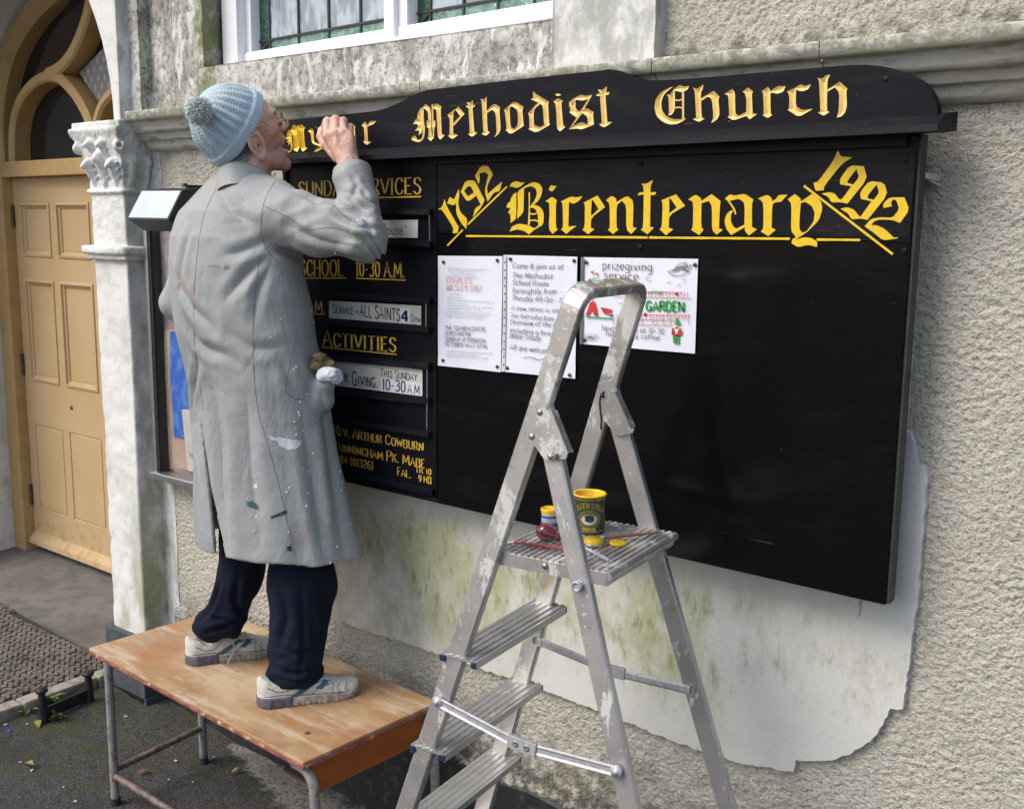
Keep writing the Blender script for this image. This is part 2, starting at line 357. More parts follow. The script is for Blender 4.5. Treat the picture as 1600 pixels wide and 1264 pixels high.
def ribbon2(P, thick, thin, mb, put, serif=0.):
    """P list of 2-D points; stroke thickness depends on its direction"""
    n = len(P); L = []; Rr = []
    for i in range(n):
        t = P[min(i+1, n-1)]-P[max(i-1, 0)]; l = np.linalg.norm(t); t = t/max(l, 1e-9)
        w = thin+(thick-thin)*abs(t[1])**1.3; nn = np.array([-t[1], t[0]])*w/2
        L.append(P[i]+nn); Rr.append(P[i]-nn)
    # square ends reach out a little
    V = [put(q) for q in L]+[put(q) for q in Rr]
    mb.add(V, [(i, n+i, n+i+1, i+1) for i in range(n-1)])
    if serif > 0:
        for e, o in ((0, 1), (-1, -2)):
            t = P[e]-P[o]; t /= np.linalg.norm(t)
            if abs(t[1]) > .6:
                c = P[e]; s = serif; h = thin*.5
                q = [c+(-s, -h), c+(s, -h), c+(s*.8, h), c+(-s*.8, h)]
                mb.add([put(np.array(k)) for k in q], [(0, 1, 2, 3)])
def text_mesh(mb, s, a, b, h, up=None, thick=1.0, thin=.55, serif=0., small=1.0, slant=0., wob=0., seed=1, n=4):
    """lay the words along the real 3-D line a->b; h letter height in metres. small<1: lower-case letters are drawn as small capitals"""
    a = np.array(a, float); b = np.array(b, float); up = np.array(up if up is not None else (0, 0, 1), float)
    rd = random.Random(seed); items = []; x = 0
    for ch in s:
        sc = 1.0; k = ch
        if small < 1 and ch.islower(): k = ch.upper(); sc = small
        adv, st = GL.get(k, GL[' ']); items.append((x, sc, st)); x += adv*sc+(.7 if ch != ' ' else 0)
    W = x-.7; ex = (b-a)/W; ey = up*h/6
    for x0, sc, st in items:
        dy = rd.uniform(-wob, wob); dr = rd.uniform(-wob, wob)*.06
        for sm, pts in st:
            P = smooth_pts(pts, n) if sm else [np.array(p, float) for p in pts]
            P = [np.array([x0+q[0]*sc+(q[1]*sc)*(slant+dr), q[1]*sc+dy]) for q in P]
            ribbon2(P, thick, thin, mb, lambda q: a+ex*q[0]+ey*q[1], serif)
def px_text(mb, s, p0, p1, hpx, y, **k):
    a = at(*p0, y=y); b = at(*p1, y=y); c = at(p0[0], p0[1]-hpx, y=y); c2 = at(p1[0], p1[1]-hpx, y=y)
    text_mesh(mb, s, a, b, ((c[2]-a[2])+(c2[2]-b[2]))/2, **k)

# ---------------------------------------------------------------- flat and carved blackletter
def seg_dist(P, A, B):
    ba = B-A; t = np.clip(((P-A)@ba)/max(ba@ba, 1e-12), 0, 1); return np.linalg.norm(P-A-t[:, None]*ba, axis=1)
def inside(P, poly):
    x, y = P[:, 0], P[:, 1]; r = np.zeros(len(P), bool); n = len(poly)
    for i in range(n):
        x1, y1 = poly[i]; x2, y2 = poly[(i+1) % n]
        c = ((y1 > y) != (y2 > y)); c &= x < (x2-x1)*(y-y1)/(y2-y1+1e-15)+x1; r ^= c
    return r
def rounded(poly, cut=.18):
    """knock the tip off blunt corners so traced outlines do not look faceted"""
    out = []; n = len(poly)
    for i in range(n):
        a, b, c = poly[i-1], poly[i], poly[(i+1) % n]
        u = (a-b)/max(np.linalg.norm(a-b), 1e-9); v = (c-b)/max(np.linalg.norm(c-b), 1e-9)
        if u@v < -.45: out += [b+(a-b)*cut, b+(c-b)*cut]
        else: out.append(b)
    return out
def letter_cdt(polys, holes, grid, depth_fn=None):
    """triangulate the union of polygons minus holes; returns 2-D verts, tris"""
    co = []; ed = []
    for p in polys+holes:
        b = len(co); co += [Vector(q) for q in p]; ed += [(b+i, b+(i+1) % len(p)) for i in range(len(p))]
    A = np.array([tuple(q) for q in co])
    if grid:
        gx, gy = np.meshgrid(np.arange(A[:, 0].min(), A[:, 0].max(), grid), np.arange(A[:, 1].min(), A[:, 1].max(), grid*.87))
        gx[1::2] += grid/2; G = np.stack([gx.ravel(), gy.ravel()], 1)
        m = np.zeros(len(G), bool)
        for p in polys: m |= inside(G, np.array(p))
        for p in holes: m &= ~inside(G, np.array(p))
        co += [Vector(g) for g in G[m]]
    r = delaunay_2d_cdt(co, ed, [], 0, 1e-6)
    V = np.array([tuple(v) for v in r[0]]); T = np.array([t for t in r[2]])
    c = V[T].mean(1); m = np.zeros(len(T), bool)
    for p in polys: m |= inside(c, np.array(p))
    for p in holes: m &= ~inside(c, np.array(p))
    return V, T[m]
def vdepth(V, polys, holes, slope, dmax):
    D = np.zeros(len(V))
    for p in polys:
        A = np.array(p); d = np.full(len(V), 9.)
        for i in range(len(A)): d = np.minimum(d, seg_dist(V, A[i], A[(i+1) % len(A)]))
        d[~inside(V, A)] = 0; D = np.maximum(D, d)
    for p in holes:
        A = np.array(p)
        for i in range(len(A)): D = np.minimum(D, seg_dist(V, A[i], A[(i+1) % len(A)]))
    return np.minimum(D*slope, dmax)

# traced outlines: (origin x, origin y, pixels per photo pixel, [letters]); letter = ([polygons], [holes])
def S(s): return [tuple(float(k) for k in q.split(',')) for q in s.split(' ')]
HDR = [
 (430, 140, 5.926, [
  (['215,350 240,322 278,355 265,375 275,530 300,545 258,577 235,550 230,400', '140,380 170,325 205,350 203,450 222,545 205,580 170,560 170,440 150,390', '204,330 216,330 227,440 227,545 212,540 208,440',
    '138,375 150,380 158,500 160,545 140,580 105,590 92,570 115,560 130,575 148,540 138,480 130,420', '130,370 110,400 108,435 92,460 120,460 105,490 125,485 120,515 140,500 142,430'], []),
  (['305,385 335,358 355,380 360,480 400,500 435,470 460,480 440,545 400,570 355,580 380,545 420,530 340,500 325,400', '415,340 440,325 465,360 455,500 435,510'], []),
  (['600,345 700,305 742,345 735,370 748,475 680,510 610,490 622,380'], ['640,370 690,340 712,370 715,460 680,480 640,450']),
  (['800,330 830,298 850,325 858,480 890,485 848,518 815,485 828,460 820,350', '850,335 880,292 935,295 905,325 870,335 852,350'], [])]),
 (640, 100, 7.2727, [
  (['262,500 270,478 303,450 362,487 352,510 365,800 400,812 348,862 320,828 305,560 300,520', '140,505 180,458 240,500 247,800 278,835 240,880 205,845 215,820 215,730 195,720 195,650 212,640 205,540 165,505',
    '250,460 262,460 268,500 270,640 290,645 292,715 280,720 275,840 262,840 262,730 250,700', '132,505 158,510 160,640 175,730 165,830 140,870 105,890 60,880 20,865 25,830 55,812 75,835 85,860 120,862 145,830 150,740 140,650 132,560',
    '130,500 100,545 85,600 90,625 55,645 42,690 75,680 95,700 85,730 62,762 100,755 108,780 98,812 130,790 147,745 142,640 135,560'], []),
  (['430,580 480,540 497,545 492,790 550,810 487,858 435,818 455,800 455,620', '480,545 555,487 625,570 580,605 520,520 495,555', '575,590 625,570 500,705 488,680'], []),
  (['668,500 640,490 645,475 668,470 650,438 690,440 722,415 715,450 718,468 745,468 735,490 715,500 735,770 770,782 712,832 665,800 685,780'], []),
  (['805,398 838,408 878,375 872,420 885,760 912,778 868,820 815,795 840,775 828,600 818,420', '876,530 960,452 1028,495 1020,530 1035,740 1010,800 960,835 990,780 978,560 940,520 878,560'], []),
  (['1072,525 1190,423 1293,490 1280,520 1297,705 1148,803 1090,752 1103,735 1085,560'], ['1135,500 1160,478 1228,528 1232,690 1185,742 1145,715'])]),
 (800, 100, 7.2727, [
  (['182,560 295,440 215,403 240,385 240,315 280,350 418,432 410,460 422,670 432,692 275,785 185,742 200,720 195,600'], ['245,520 320,455 350,480 365,695 310,722 248,690']),
  (['487,352 518,333 562,352 522,370', '470,432 518,388 578,422 560,445 580,700 608,715 545,770 510,735 505,560 492,450'], []),
  (['645,440 690,400 785,350 835,367 912,352 880,395 800,420 720,405 665,470', '645,440 720,400 722,510 778,552 735,612 650,552 665,530', '912,352 885,370 772,545 800,548', '772,550 835,500 930,548 920,570 932,690 862,692 855,600 800,562',
    '775,552 795,565 668,728 648,745', '648,745 720,690 790,662 860,690 932,690 790,748 740,735'], []),
  (['1000,368 952,362 970,340 1000,335 975,290 1020,300 1080,258 1068,320 1105,322 1098,350 1062,358 1082,655 1137,665 1045,727 990,690 1020,668'], [])]),
 (1000, 100, 7.2727, [
  (['380,262 340,270 240,320 180,400 163,500 185,590 250,655 330,690 420,685 500,645 523,615 470,628 380,630 300,600 250,530 240,440 270,350 330,295', '305,352 345,350 380,290 450,240 500,262 558,252 540,295 480,325 420,310 395,310 398,520 360,580 318,590 330,560 325,380',
    '475,315 500,315 500,625 478,628', '390,400 440,410 482,395 482,410 440,425 390,415', '390,495 440,485 482,495 482,510 440,500 390,510'], []),
  (['600,270 640,290 718,240 712,290 690,320 700,610 735,625 670,662 600,630 638,610 630,450 620,300', '694,390 835,308 905,375 890,400 905,570 880,630 808,675 835,600 815,400 770,370 696,425'], []),
  (['960,345 1045,287 1080,325 1082,560 1115,590 1200,550 1215,590 1060,645 995,605 1015,585 1003,370 985,350', '1165,318 1225,270 1285,315 1270,340 1280,560 1328,572 1245,632 1205,590 1210,420 1195,340'], [])]),
 (1160, 90, 7.2727, [
  (['220,385 290,335 318,375 320,640 340,655 285,692 228,655 245,640 235,400', '316,385 405,325 490,330 465,390 400,415 340,400 318,412'], []),
  (['508,388 600,345 660,305 700,325 778,308 750,360 690,385 640,380 610,365 605,555 680,600 800,585 640,680 512,595 530,580 535,480 525,410'], []),
  (['850,235 905,245 945,205 1000,195 965,260 960,600 988,622 920,665 858,628 885,610 880,450 870,260', '956,370 1105,278 1193,355 1180,380 1188,540 1170,620 1130,670 1070,685 1095,600 1100,400 1050,340 958,395'], [])]),
]
BIC = [
 (780, 270, 6.154, [
  (['98,140 120,95 170,82 210,98 248,92 205,135 165,148 120,132', '165,190 165,440 110,485 108,400 85,385 100,360 110,340 68,335 85,290 105,280 115,240 140,205', '175,190 205,160 290,105 330,92 385,105 415,150 412,200 380,270 330,310 300,322 345,260 365,200 350,150 300,128 240,152 235,300 232,385 170,448 180,320',
    '283,190 296,190 295,505 275,505 285,330', '295,325 345,308 400,335 430,390 425,500 330,555 285,595 240,560 170,545 100,568 120,520 180,492 250,500 300,515 335,538 375,510 372,400 345,345 295,335',
    '290,385 330,395 374,380 374,392 330,408 290,398', '290,455 340,450 374,462 374,475 335,462 290,470'], []),
  (['475,162 500,120 520,130 552,128 515,180 495,178', '445,275 510,232 555,268 545,300 545,530 565,545 513,590 480,545 478,480 485,400 480,290'], []),
  (['593,278 690,230 740,240 800,228 770,270 715,302 670,280 665,520 745,512 680,560 645,590 595,545 615,525 610,300'], []),
  (['812,290 945,220 1018,332 885,435 880,530 915,545 855,592 800,550 822,525 825,310'], ['890,265 905,268 955,350 890,415 882,400']),
  (['1028,265 1080,222 1125,250 1128,285 1230,222 1292,275 1285,520 1322,535 1268,590 1222,545 1222,320 1180,270 1128,315 1128,530 1145,548 1095,592 1045,550 1065,530 1062,300'], []),
  (['1390,210 1330,220 1350,190 1390,190 1385,130 1368,108 1415,108 1478,72 1455,140 1455,190 1512,188 1500,215 1455,218 1450,520 1488,530 1425,592 1362,550 1385,525'], [])]),
 (1020, 270, 5.926, [
  (['78,258 215,202 300,308 152,395 148,510 190,525 122,580 63,525 85,500 92,280'], ['152,240 165,240 222,325 152,375']),
  (['328,250 395,203 445,235 450,262 545,200 628,265 622,300 612,515 648,530 590,575 548,530 548,310 520,262 450,285 448,500 470,530 430,578 355,530 372,500 375,290 362,262'], []),
  (['668,240 715,200 755,215 850,195 932,250 918,290 918,505 965,525 890,582 848,535 852,285 800,240 715,262 690,262', '690,258 710,262 765,340 772,385 760,388 748,345', '750,345 725,385 722,450 745,500 775,520 852,480 852,505 725,578 680,520 663,450 680,390 715,355'], []),
  (['975,240 1060,205 1100,235 1108,265 1145,240 1165,208 1248,205 1190,270 1130,275 1105,300 1100,510 1138,530 1070,588 1000,545 1025,515 1025,290 1000,255'], []),
  (['1250,245 1315,200 1370,240 1370,268 1475,198 1550,250 1572,330 1540,440 1440,540 1385,580 1310,625 1400,598 1470,605 1522,640 1520,688 1440,668 1345,690 1285,655 1290,620 1325,595 1280,540 1285,290'], ['1370,285 1405,268 1470,305 1500,370 1490,450 1430,540 1385,558 1355,520 1360,400'])]),
 (1240, 230, 7.02, [
  (['465,85 485,40 520,105 560,108 645,115 560,165 500,220 335,430 330,475 242,480 218,395 270,380 430,160'], []),
  (['615,202 770,212 808,350 590,622 515,605 415,608 380,545 308,512 390,495 450,510 500,575 530,575 635,430 512,410 508,350'], ['690,240 720,330 655,412 590,395 592,370']),
  (['830,372 995,395 1030,525 810,800 740,785 635,793 600,730 512,678 590,660 660,685 720,760 735,765 855,595 740,570 728,500'], ['912,410 940,500 880,580 812,565 815,530']),
  (['985,668 985,620 1050,555 1215,552 1270,690 1168,832 1085,800 950,795 880,815 850,858 920,860 1000,900 1070,965 1095,993 1145,992 1140,1002 980,1025 880,940 778,870 850,790 950,770 1085,778 1160,680 1130,590 1095,572 1065,610 1080,650'], [])]),
 (680, 230, 4.2105, [
  (['18,410 45,395 62,343 75,390 150,520 155,515 148,565 115,568 120,530 45,412'], []),
  (['78,370 95,330 125,345 155,275 160,310 150,370 165,430 210,470 205,540 170,500 140,440 137,370 120,385'], []),
  (['168,295 200,222 258,220 275,250 325,350 300,400 248,462 262,405 300,380 270,320 225,355 205,352'], ['190,290 215,258 235,260 255,300 215,325']),
  (['262,190 300,125 350,125 380,180 340,260 345,310 395,265 440,228 425,290 385,300 345,360 325,290 350,185 330,165 290,175 295,210 285,245'], [])]),
]
def traced(tbl, y):
    for ox, oy, sc, letters in tbl:
        for polys, holes in letters:
            w = lambda s: [np.array(at(ox+a/sc, oy+b/sc, y=y))[[0, 2]] for a, b in S(s)]
            yield [rounded(w(p)) for p in polys], [rounded(w(p)) for p in holes]
# ================================================================= THE SETTING
W = 0.11            # wall face
mR = M('roughcast', (.58, .55, .465), .9, spec=.2)
_z = mR.sep()[2]; _x = mR.sep()[0]
mR.mix(mR.ramp(mR.noise(3, 5), .4, .7), (.47, .45, .39), amt=.5)
mR.mix(mR.ramp(mR.noise(60, 4), .5, .8), (.60, .57, .49), amt=.5)
mR.mix(mR.mul(mR.ramp(_z, .62, .25), mR.ramp(mR.noise(22, 5), .38, .62)), (.10, .095, .06), amt=.85)
mR.mix(mR.mul(mR.ramp(_z, .45, .3), mR.ramp(mR.noise(45, 4), .35, .6)), (.05, .048, .035), amt=.8)
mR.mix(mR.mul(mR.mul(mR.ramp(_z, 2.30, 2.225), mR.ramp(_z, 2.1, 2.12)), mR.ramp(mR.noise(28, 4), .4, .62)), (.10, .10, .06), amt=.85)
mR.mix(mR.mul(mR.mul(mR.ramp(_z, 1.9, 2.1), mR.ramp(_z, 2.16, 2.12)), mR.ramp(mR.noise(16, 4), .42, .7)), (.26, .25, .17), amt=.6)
mR.mix(mR.ramp(mR.noise(150, 3, .6), .44, .36), (.27, .25, .20), amt=.7); mR.bump(mR.noise(150, 3, .6), .95, .009); mR.bump(mR.noise(300, 4), .5, .002); mR.bump(mR.noise(900, 2), .3, .0006); roughcast = mR.done()

m = M('weathered_limewash', (.60, .585, .54), .85, spec=.25)
m.mix(m.ramp(m.noise(5, 6, .65), .40, .60), (.30, .285, .24), amt=.9)
m.mix(m.ramp(m.noise(52, 9, .8), .47, .60), (.10, .098, .08), amt=.75)
m.mix(m.ramp(m.noise(15, 8, .75, v=m.mp((1, 1, .42), loc=(4, 0, 1)), dist=.5), .535, .565), (.66, .65, .61), amt=.92)
m.mix(m.ramp(m.noise(90, 6, .8, v=m.mp((1, 1, .5), loc=(9, 0, 3))), .60, .66), (.62, .61, .57), amt=.7)
m.mix(m.mul(m.ramp(m.noise(6, 5, .7), .42, .6), m.mul(m.ramp(m.sep()[0], -3.16, -3.12), m.ramp(m.sep()[0], -2.98, -3.04))), (.17, .20, .06), amt=.85)
m.bump(m.noise(70, 8, .7), .6, .004); m.bump(m.ramp(m.noise(15, 8, .75, v=m.mp((1, 1, .42), loc=(4, 0, 1)), dist=.5), .52, .57), .5, .003); weathered = m.done()

m = M('limewash', (.70, .695, .67), .8, spec=.25)
m.mix(m.ramp(m.noise(5, 6, .6), .48, .72), (.48, .48, .42), amt=.8)
m.mix(m.ramp(m.noise(30, 8, .75), .54, .68), (.38, .38, .34), amt=.6)
m.mix(m.ramp(m.noise(110, 6, .8), .62, .68), (.22, .22, .19), amt=.5); m.mix(m.mul(m.ramp(m.sep()[0], -3.47, -3.455), m.ramp(m.noise(14, 6, .7, stretch=(1, 1, .5)), .40, .6)), (.36, .37, .33), amt=.8)  # patchy grey right of the pilaster front paints in its return's shade
m.mix(m.mul(m.ramp(m.sep()[2], 1.1, .4), m.ramp(m.noise(7, 5, stretch=(1, 1, .5)), .45, .65)), (.27, .29, .13), amt=.7)
m.bump(m.noise(60, 7, .7), .45, .004); m.bump(m.noise(12, 3), .3, .01); limewash = m.done()

m = M('cornice_paint', (.52, .505, .45), .75, spec=.3)
m.mix(m.ramp(m.noise(5, 6, .6, stretch=(.6, 1, 2)), .42, .7), (.40, .38, .28), amt=.8)
m.mix(m.ramp(m.noise(40, 8, .75, stretch=(.3, 1, 1)), .52, .62), (.20, .195, .155), amt=.75); m.mix(m.ramp(m.noise(110, 8, .8), .58, .64), (.12, .12, .095), amt=.6)
m.mix(m.mul(m.ramp(m.sep()[2], 2.185, 2.205), m.ramp(m.noise(34, 7, .75), .42, .56)), (.19, .195, .13), amt=.8)
m.mix(m.mul(m.ramp(m.sep()[2], 2.196, 2.186), m.ramp(m.sep()[2], 2.18, 2.186)), (.24, .27, .07), amt=.5)
m.bump(m.noise(80, 7, .7, stretch=(.5, 1, 1)), .4, .003); cornicem = m.done()

m = M('smooth_plaster', (.60, .595, .56), .7, spec=.3)
m.mix(m.ramp(m.noise(5, 6, .6), .4, .7), (.53, .525, .48), amt=.7)
_z = m.sep()[2]
_g1 = m.mul(m.ramp(_z, 1.08, .92), m.ramp(_z, .58, .80))
m.mix(m.mul(_g1, m.ramp(m.noise(4.2, 6, .7, stretch=(1, 1, .55)), .43, .66)), (.30, .32, .14), amt=.8)
m.mix(m.mul(m.mul(m.ramp(_z, 1.10, .98), m.ramp(m.sep()[0], -1.6, -2.0)), m.ramp(m.noise(9, 7, .75, stretch=(1, 1, .7)), .42, .6)), (.37, .38, .24), amt=.75)
m.mix(m.ramp(m.noise(60, 8, .8, stretch=(1, 1, .7)), .56, .64), (.44, .44, .37), amt=.6)
m.mix(m.mul(m.mul(_g1, m.ramp(m.noise(30, 6, .75, stretch=(1, 1, .4)), .5, .62)), m.ramp(m.noise(4.2, 6, .7, stretch=(1, 1, .55)), .4, .6)), (.19, .21, .07), amt=.7)
m.mix(m.mul(m.near((-.795, .1, 1.045), .009, .5, 90, (1.6, 1, .35)), 1.), (.30, .17, .07), amt=.6)
m.mix(m.ramp(m.noise(150, 3), .66, .72), (.25, .25, .22), amt=.5)
m.bump(m.noise(40, 6, .6), .2, .003); plaster = m.done()

m = M('black_skirting', (.018, .019, .022), .55, spec=.4)
m.mix(m.ramp(m.noise(26, 6), .5, .7), (.07, .068, .055), amt=.7); m.bump(m.noise(40, 5), .4, .004); blackskirt = m.done()
slate = simple('slate', (.075, .085, .10), .55, var=.2, bump=.3, bs=60)
conc = M('concrete', (.165, .155, .14), .9, spec=.2)
conc.mix(conc.ramp(conc.noise(14, 6), .4, .7), (.115, .11, .10)); conc.mix(conc.ramp(conc.noise(300, 2), .6, .7), (.27, .25, .22), amt=.5)
conc.mix(conc.ramp(conc.noise(2.2, 4), .5, .7), (.10, .095, .085), amt=.7)
conc.bump(conc.noise(160, 4), .4, .003); concrete = conc.done()

m = M('tarmac', (.044, .042, .041), .85, spec=.35)
m.mix(m.ramp(m.noise(190, 3, .7), .50, .62), (.15, .145, .13), amt=.8); m.mix(m.ramp(m.noise(120, 4, .7, v=m.mp(loc=(3, 3, 3))), .52, .6), (.018, .017, .016), amt=.8)
m.mix(m.ramp(m.noise(5, 5, .6), .48, .66), (.032, .031, .028), amt=.8)
_v = m.ramp(m.noise(7, 6, .7), .56, .66)
m.mix(m.mul(_v, m.near((-2.85, .02, 0), .34, .5, 8, (1, 1.5, 1))), (.05, .065, .015), amt=.95)
m.mix(m.mul(m.ramp(m.noise(11, 6, .7), .5, .6), m.near((-3.5, -.2, 0), .40, .5, 8)), (.05, .06, .018), amt=.9)
m.mix(m.mul(m.near(tuple(at(440, 1215, z=0)), .10, .5, 14, (.55, 1.3, 1), .25), m.ramp(m.noise(60, 5, .7), .36, .5)), (.30, .285, .25), amt=.9)
m.mix(m.mul(m.near(tuple(at(395, 1180, z=0)), .06, .5, 14, (.55, 1.3, 1), .25), m.ramp(m.noise(60, 5, .7), .36, .5)), (.30, .285, .25), amt=.9)
m.mix(m.mul(m.near(tuple(at(500, 1262, z=0)), .12, .5, 14, (.7, 1.3, 1), .25), m.ramp(m.noise(60, 5, .7), .36, .5)), (.28, .265, .23), amt=.9)
m.mix(m.ramp(m.noise(240, 2), .69, .72), (.5, .49, .45), amt=.8)
m.bump(m.noise(170, 3, .7), .9, .006); m.bump(m.noise(30, 5), .4, .008); tarmac = m.done()
tilem = M('stable_tile', (.175, .155, .125), .75, spec=.3)
tilem.mix(tilem.ramp(tilem.noise(7, 6, .7), .42, .62), (.085, .078, .062)); tilem.mix(tilem.ramp(tilem.noise(35, 3), .5, .6), (.20, .185, .155), amt=.6); tilem.mix(tilem.ramp(tilem.noise(120, 4), .55, .7), (.25, .21, .16), amt=.6)
tilem.bump(tilem.noise(140, 4), .4, .002); tilem = tilem.done()
grout = simple('tile_bed', (.035, .032, .026), .9, bump=.4)
kerbm = simple('kerb_stone', (.33, .30, .24), .85, var=.25, vs=18, bump=.6, bs=70)

bld = empty('church_building', (-2.0, .3, 0), 'cream roughcast church wall with white corniced porch, tan door and leaded window', 'building')

def gz(x, y):
    """ground height"""
    s = np.clip((-3.0-x), 0, 3.5); return .09*s
# ---- ground sheet, one skin out to the horizon, fine near the picture
def ground():
    xs = np.concatenate([[-120, -60, -25, -12, -8], np.linspace(-6.3, 1.0, 430), [4, 10, 30, 80]])
    ys = np.concatenate([[-120, -50, -20, -8, -4], np.linspace(-2.2, .16, 150), [.7]])
    X, Y = np.meshgrid(xs, ys, indexing='ij'); P = np.stack([X, Y, X*0], -1)
    Z = gz(X, Y)+(fbm(P, 2.1, 3)-.5)*.014*(np.abs(X) < 7)+(vnoise(P, 60, 3)-.5)*.005+(vnoise(P, 25, 5)-.5)*.006
    Z = np.where(X < -3.68, np.minimum(Z, .035), Z)
    n, k = X.shape; I = np.arange(n*k).reshape(n, k)
    Q = np.stack([I[:-1, :-1], I[1:, :-1], I[1:, 1:], I[:-1, 1:]], -1).reshape(-1, 4)
    o = npmesh('tarmac_ground', np.stack([X, Y, Z], -1).reshape(-1, 3), Q, tarmac, None, True)
    tag(o, 'dark gritty tarmac with moss and pale patches below the wall', 'ground', kind='structure')
ground()
# ---- kerb stones beside the porch paving, tiles, concrete
kb = empty('kerb', (-3.69, -.3, .05), 'pale worn stone kerb edging the patterned paving', 'kerb', kind='structure')
_k0 = at(0, 1113, z=.10); _k1 = at(178, 1050, z=.10); _kd = (_k1-_k0)/np.linalg.norm(_k1-_k0); _kn = np.array([_kd[1], -_kd[0], 0])
_t = -.55
for L_ in (.34, .30, .30, .17, .20):
    a = _k0+_kd*_t; b = _k0+_kd*(_t+L_-.008); c = (a+b)/2-_kn*.03; c[2] = .055+random.Random(int(L_*99)).uniform(-.004, .004)
    q = MB(); q.box(c, (L_/2-.004, .032, .05), (_kd, _kn, (0, 0, 1)), .008); q.build('kerb_stone', kerbm, kb); _t += L_
pv = MB(); _bx = _k0-_kd*.9-_kn*.06; 
def kx(y): return _k0[0]+(_k1[0]-_k0[0])*(y-_k0[1])/(_k1[1]-_k0[1])-.062
pv.add([(-6.8, -1.6, .085), (kx(-1.6), -1.6, .085), (kx(.2), .2, .085), (-3.72, .62, .10), (-6.8, .62, .10)], [(0, 1, 2, 3, 4)])
tag(pv.build('paving_bed', grout), 'dark bed between the patterned paving pads by the porch', 'paving', kind='structure')
# boundary of the tiles with the concrete apron
_a0 = at(0, 938, z=.105); _a1 = at(137, 1010, z=.105); _as = (_a1[1]-_a0[1])/(_a1[0]-_a0[0])
def ay(x): return _a0[1]+_as*(x-_a0[0])
ap = MB(); x0, x1 = -6.8, -3.60
ap.add([(x0, ay(x0), .108), (x1, ay(x1), .100), (x1, .70, .128), (x0, .70, .128)], [(0, 1, 2, 3)])
ap.add([(x0, ay(x0), .108), (x1, ay(x1), .100), (x1, ay(x1), .05), (x0, ay(x0), .05)], [(0, 1, 2, 3)])
tag(ap.build('porch_floor', concrete), 'worn grey concrete threshold in front of the tan door', 'floor', kind='structure')
def tiles():
    mb = MB(); rd = random.Random(3); s = .023
    ex = s*math.sqrt(3)
    for i in range(-10, 96):
        for j in range(-10, 84):
            cx = -6.1+ex*(i+.5*(j & 1)); cy = -1.5+1.5*s*j
            if cx > kx(cy)-.02 or cy > ay(cx)-.02 or cx < -6.1: continue
            if abs(cx*.2+cy) > 3: continue
            for k in range(3):            # three lozenges to a hexagon
                a = R(90+120*k); u = np.array([math.cos(a), math.sin(a)]); v = np.array([math.cos(a+R(120)), math.sin(a+R(120))])
                z = .098+rd.uniform(-.0022, .0018); c = np.array([cx+rd.uniform(-.0015, .0015), cy+rd.uniform(-.0015, .0015)]); pts = [c, c+u*s, c+(u+v)*s, c+v*s]; m_ = sum(pts)/4
                top = [m_+(p-m_)*.70 for p in pts]; bot = [m_+(p-m_)*.86 for p in pts]
                mb.add([(p[0], p[1], z) for p in top]+[(p[0], p[1], .084) for p in bot], [(0, 1, 2, 3)]+[(q, 4+q, 4+(q+1) % 4, (q+1) % 4) for q in range(4)])
    o = mb.build('paving_pads', tilem, None, fixn=True); tag(o, 'interlocking raised lozenge pattern of brown stable paving beside the door', 'paving', kind='stuff')
tiles()

# ---- roughcast walls, modelled grain
def rough_wall(name, x0, x1, z0, z1, h, seed, flare=False, hole=None):
    xs = np.arange(x0, x1+h, h); zs = np.arange(z0, z1+h, h); X, Z = np.meshgrid(xs, zs, indexing='ij')
    P = np.stack([X, X*0+seed, Z], -1)
    w = P+np.stack([vnoise(P, 35, 1), X*0, vnoise(P, 35, 2)], -1)*.006
    n1 = vnoise(w*np.array([1, 1, 1.2]), 122, 1); n2 = vnoise(w, 230, 2); n3 = vnoise(P, 12, 4)
    amp = .0056*np.clip((n1-.25)*1.7, 0, 1)**.8*(.6+.5*n3)+.0026*n2
    Y = W+.006-amp
    if flare: Y = Y-.028*np.clip((.47-Z)/.18, 0, 1)**2
    n, k = X.shape; I = np.arange(n*k).reshape(n, k)
    Q = np.stack([I[:-1, :-1], I[1:, :-1], I[1:, 1:], I[:-1, 1:]], -1)
    if hole is not None:
        xc = (X[:-1, :-1]+h/2); zc = (Z[:-1, :-1]+h/2); Q = Q[~((xc > hole[0]) & (xc < hole[1]) & (zc > hole[2]) & (zc < hole[3]))]
    npmesh(name, np.stack([X, Y, Z], -1).reshape(-1, 3), Q.reshape(-1, 4), roughcast, bld, True)
rough_wall('roughcast', -3.40, .05, .27, 2.11, .0034, 0, True, (-2.3, -.85, 1.15, 1.95))
rough_wall('roughcast', -1.345, .05, 2.20, 2.72, .0034, 5)
q = MB(); q.box((2.6, W+.25, 1.5), (2.36, .25, 1.5)); q.box((-1.6, W+.29, 1.1), (1.9, .27, 1.1)); q.build('wall_core', limewash, bld)
# skirting painted black along the foot of the wall
q = MB(); n = 60; V = []; 
for i in range(n+1):
    x = -3.45+(4.6)*i/n; wv = .006*math.sin(i*1.7)+.004*math.sin(i*.63)
    V += [(x, W-.03, -.1), (x, W-.03, .275+wv), (x, W-.018, .292+wv), (x, W+.05, .296+wv)]
q.add(V, [(i*4+k, i*4+4+k, i*4+5+k, i*4+1+k) for i in range(n) for k in range(3)]); q.build('skirting', blackskirt, bld)

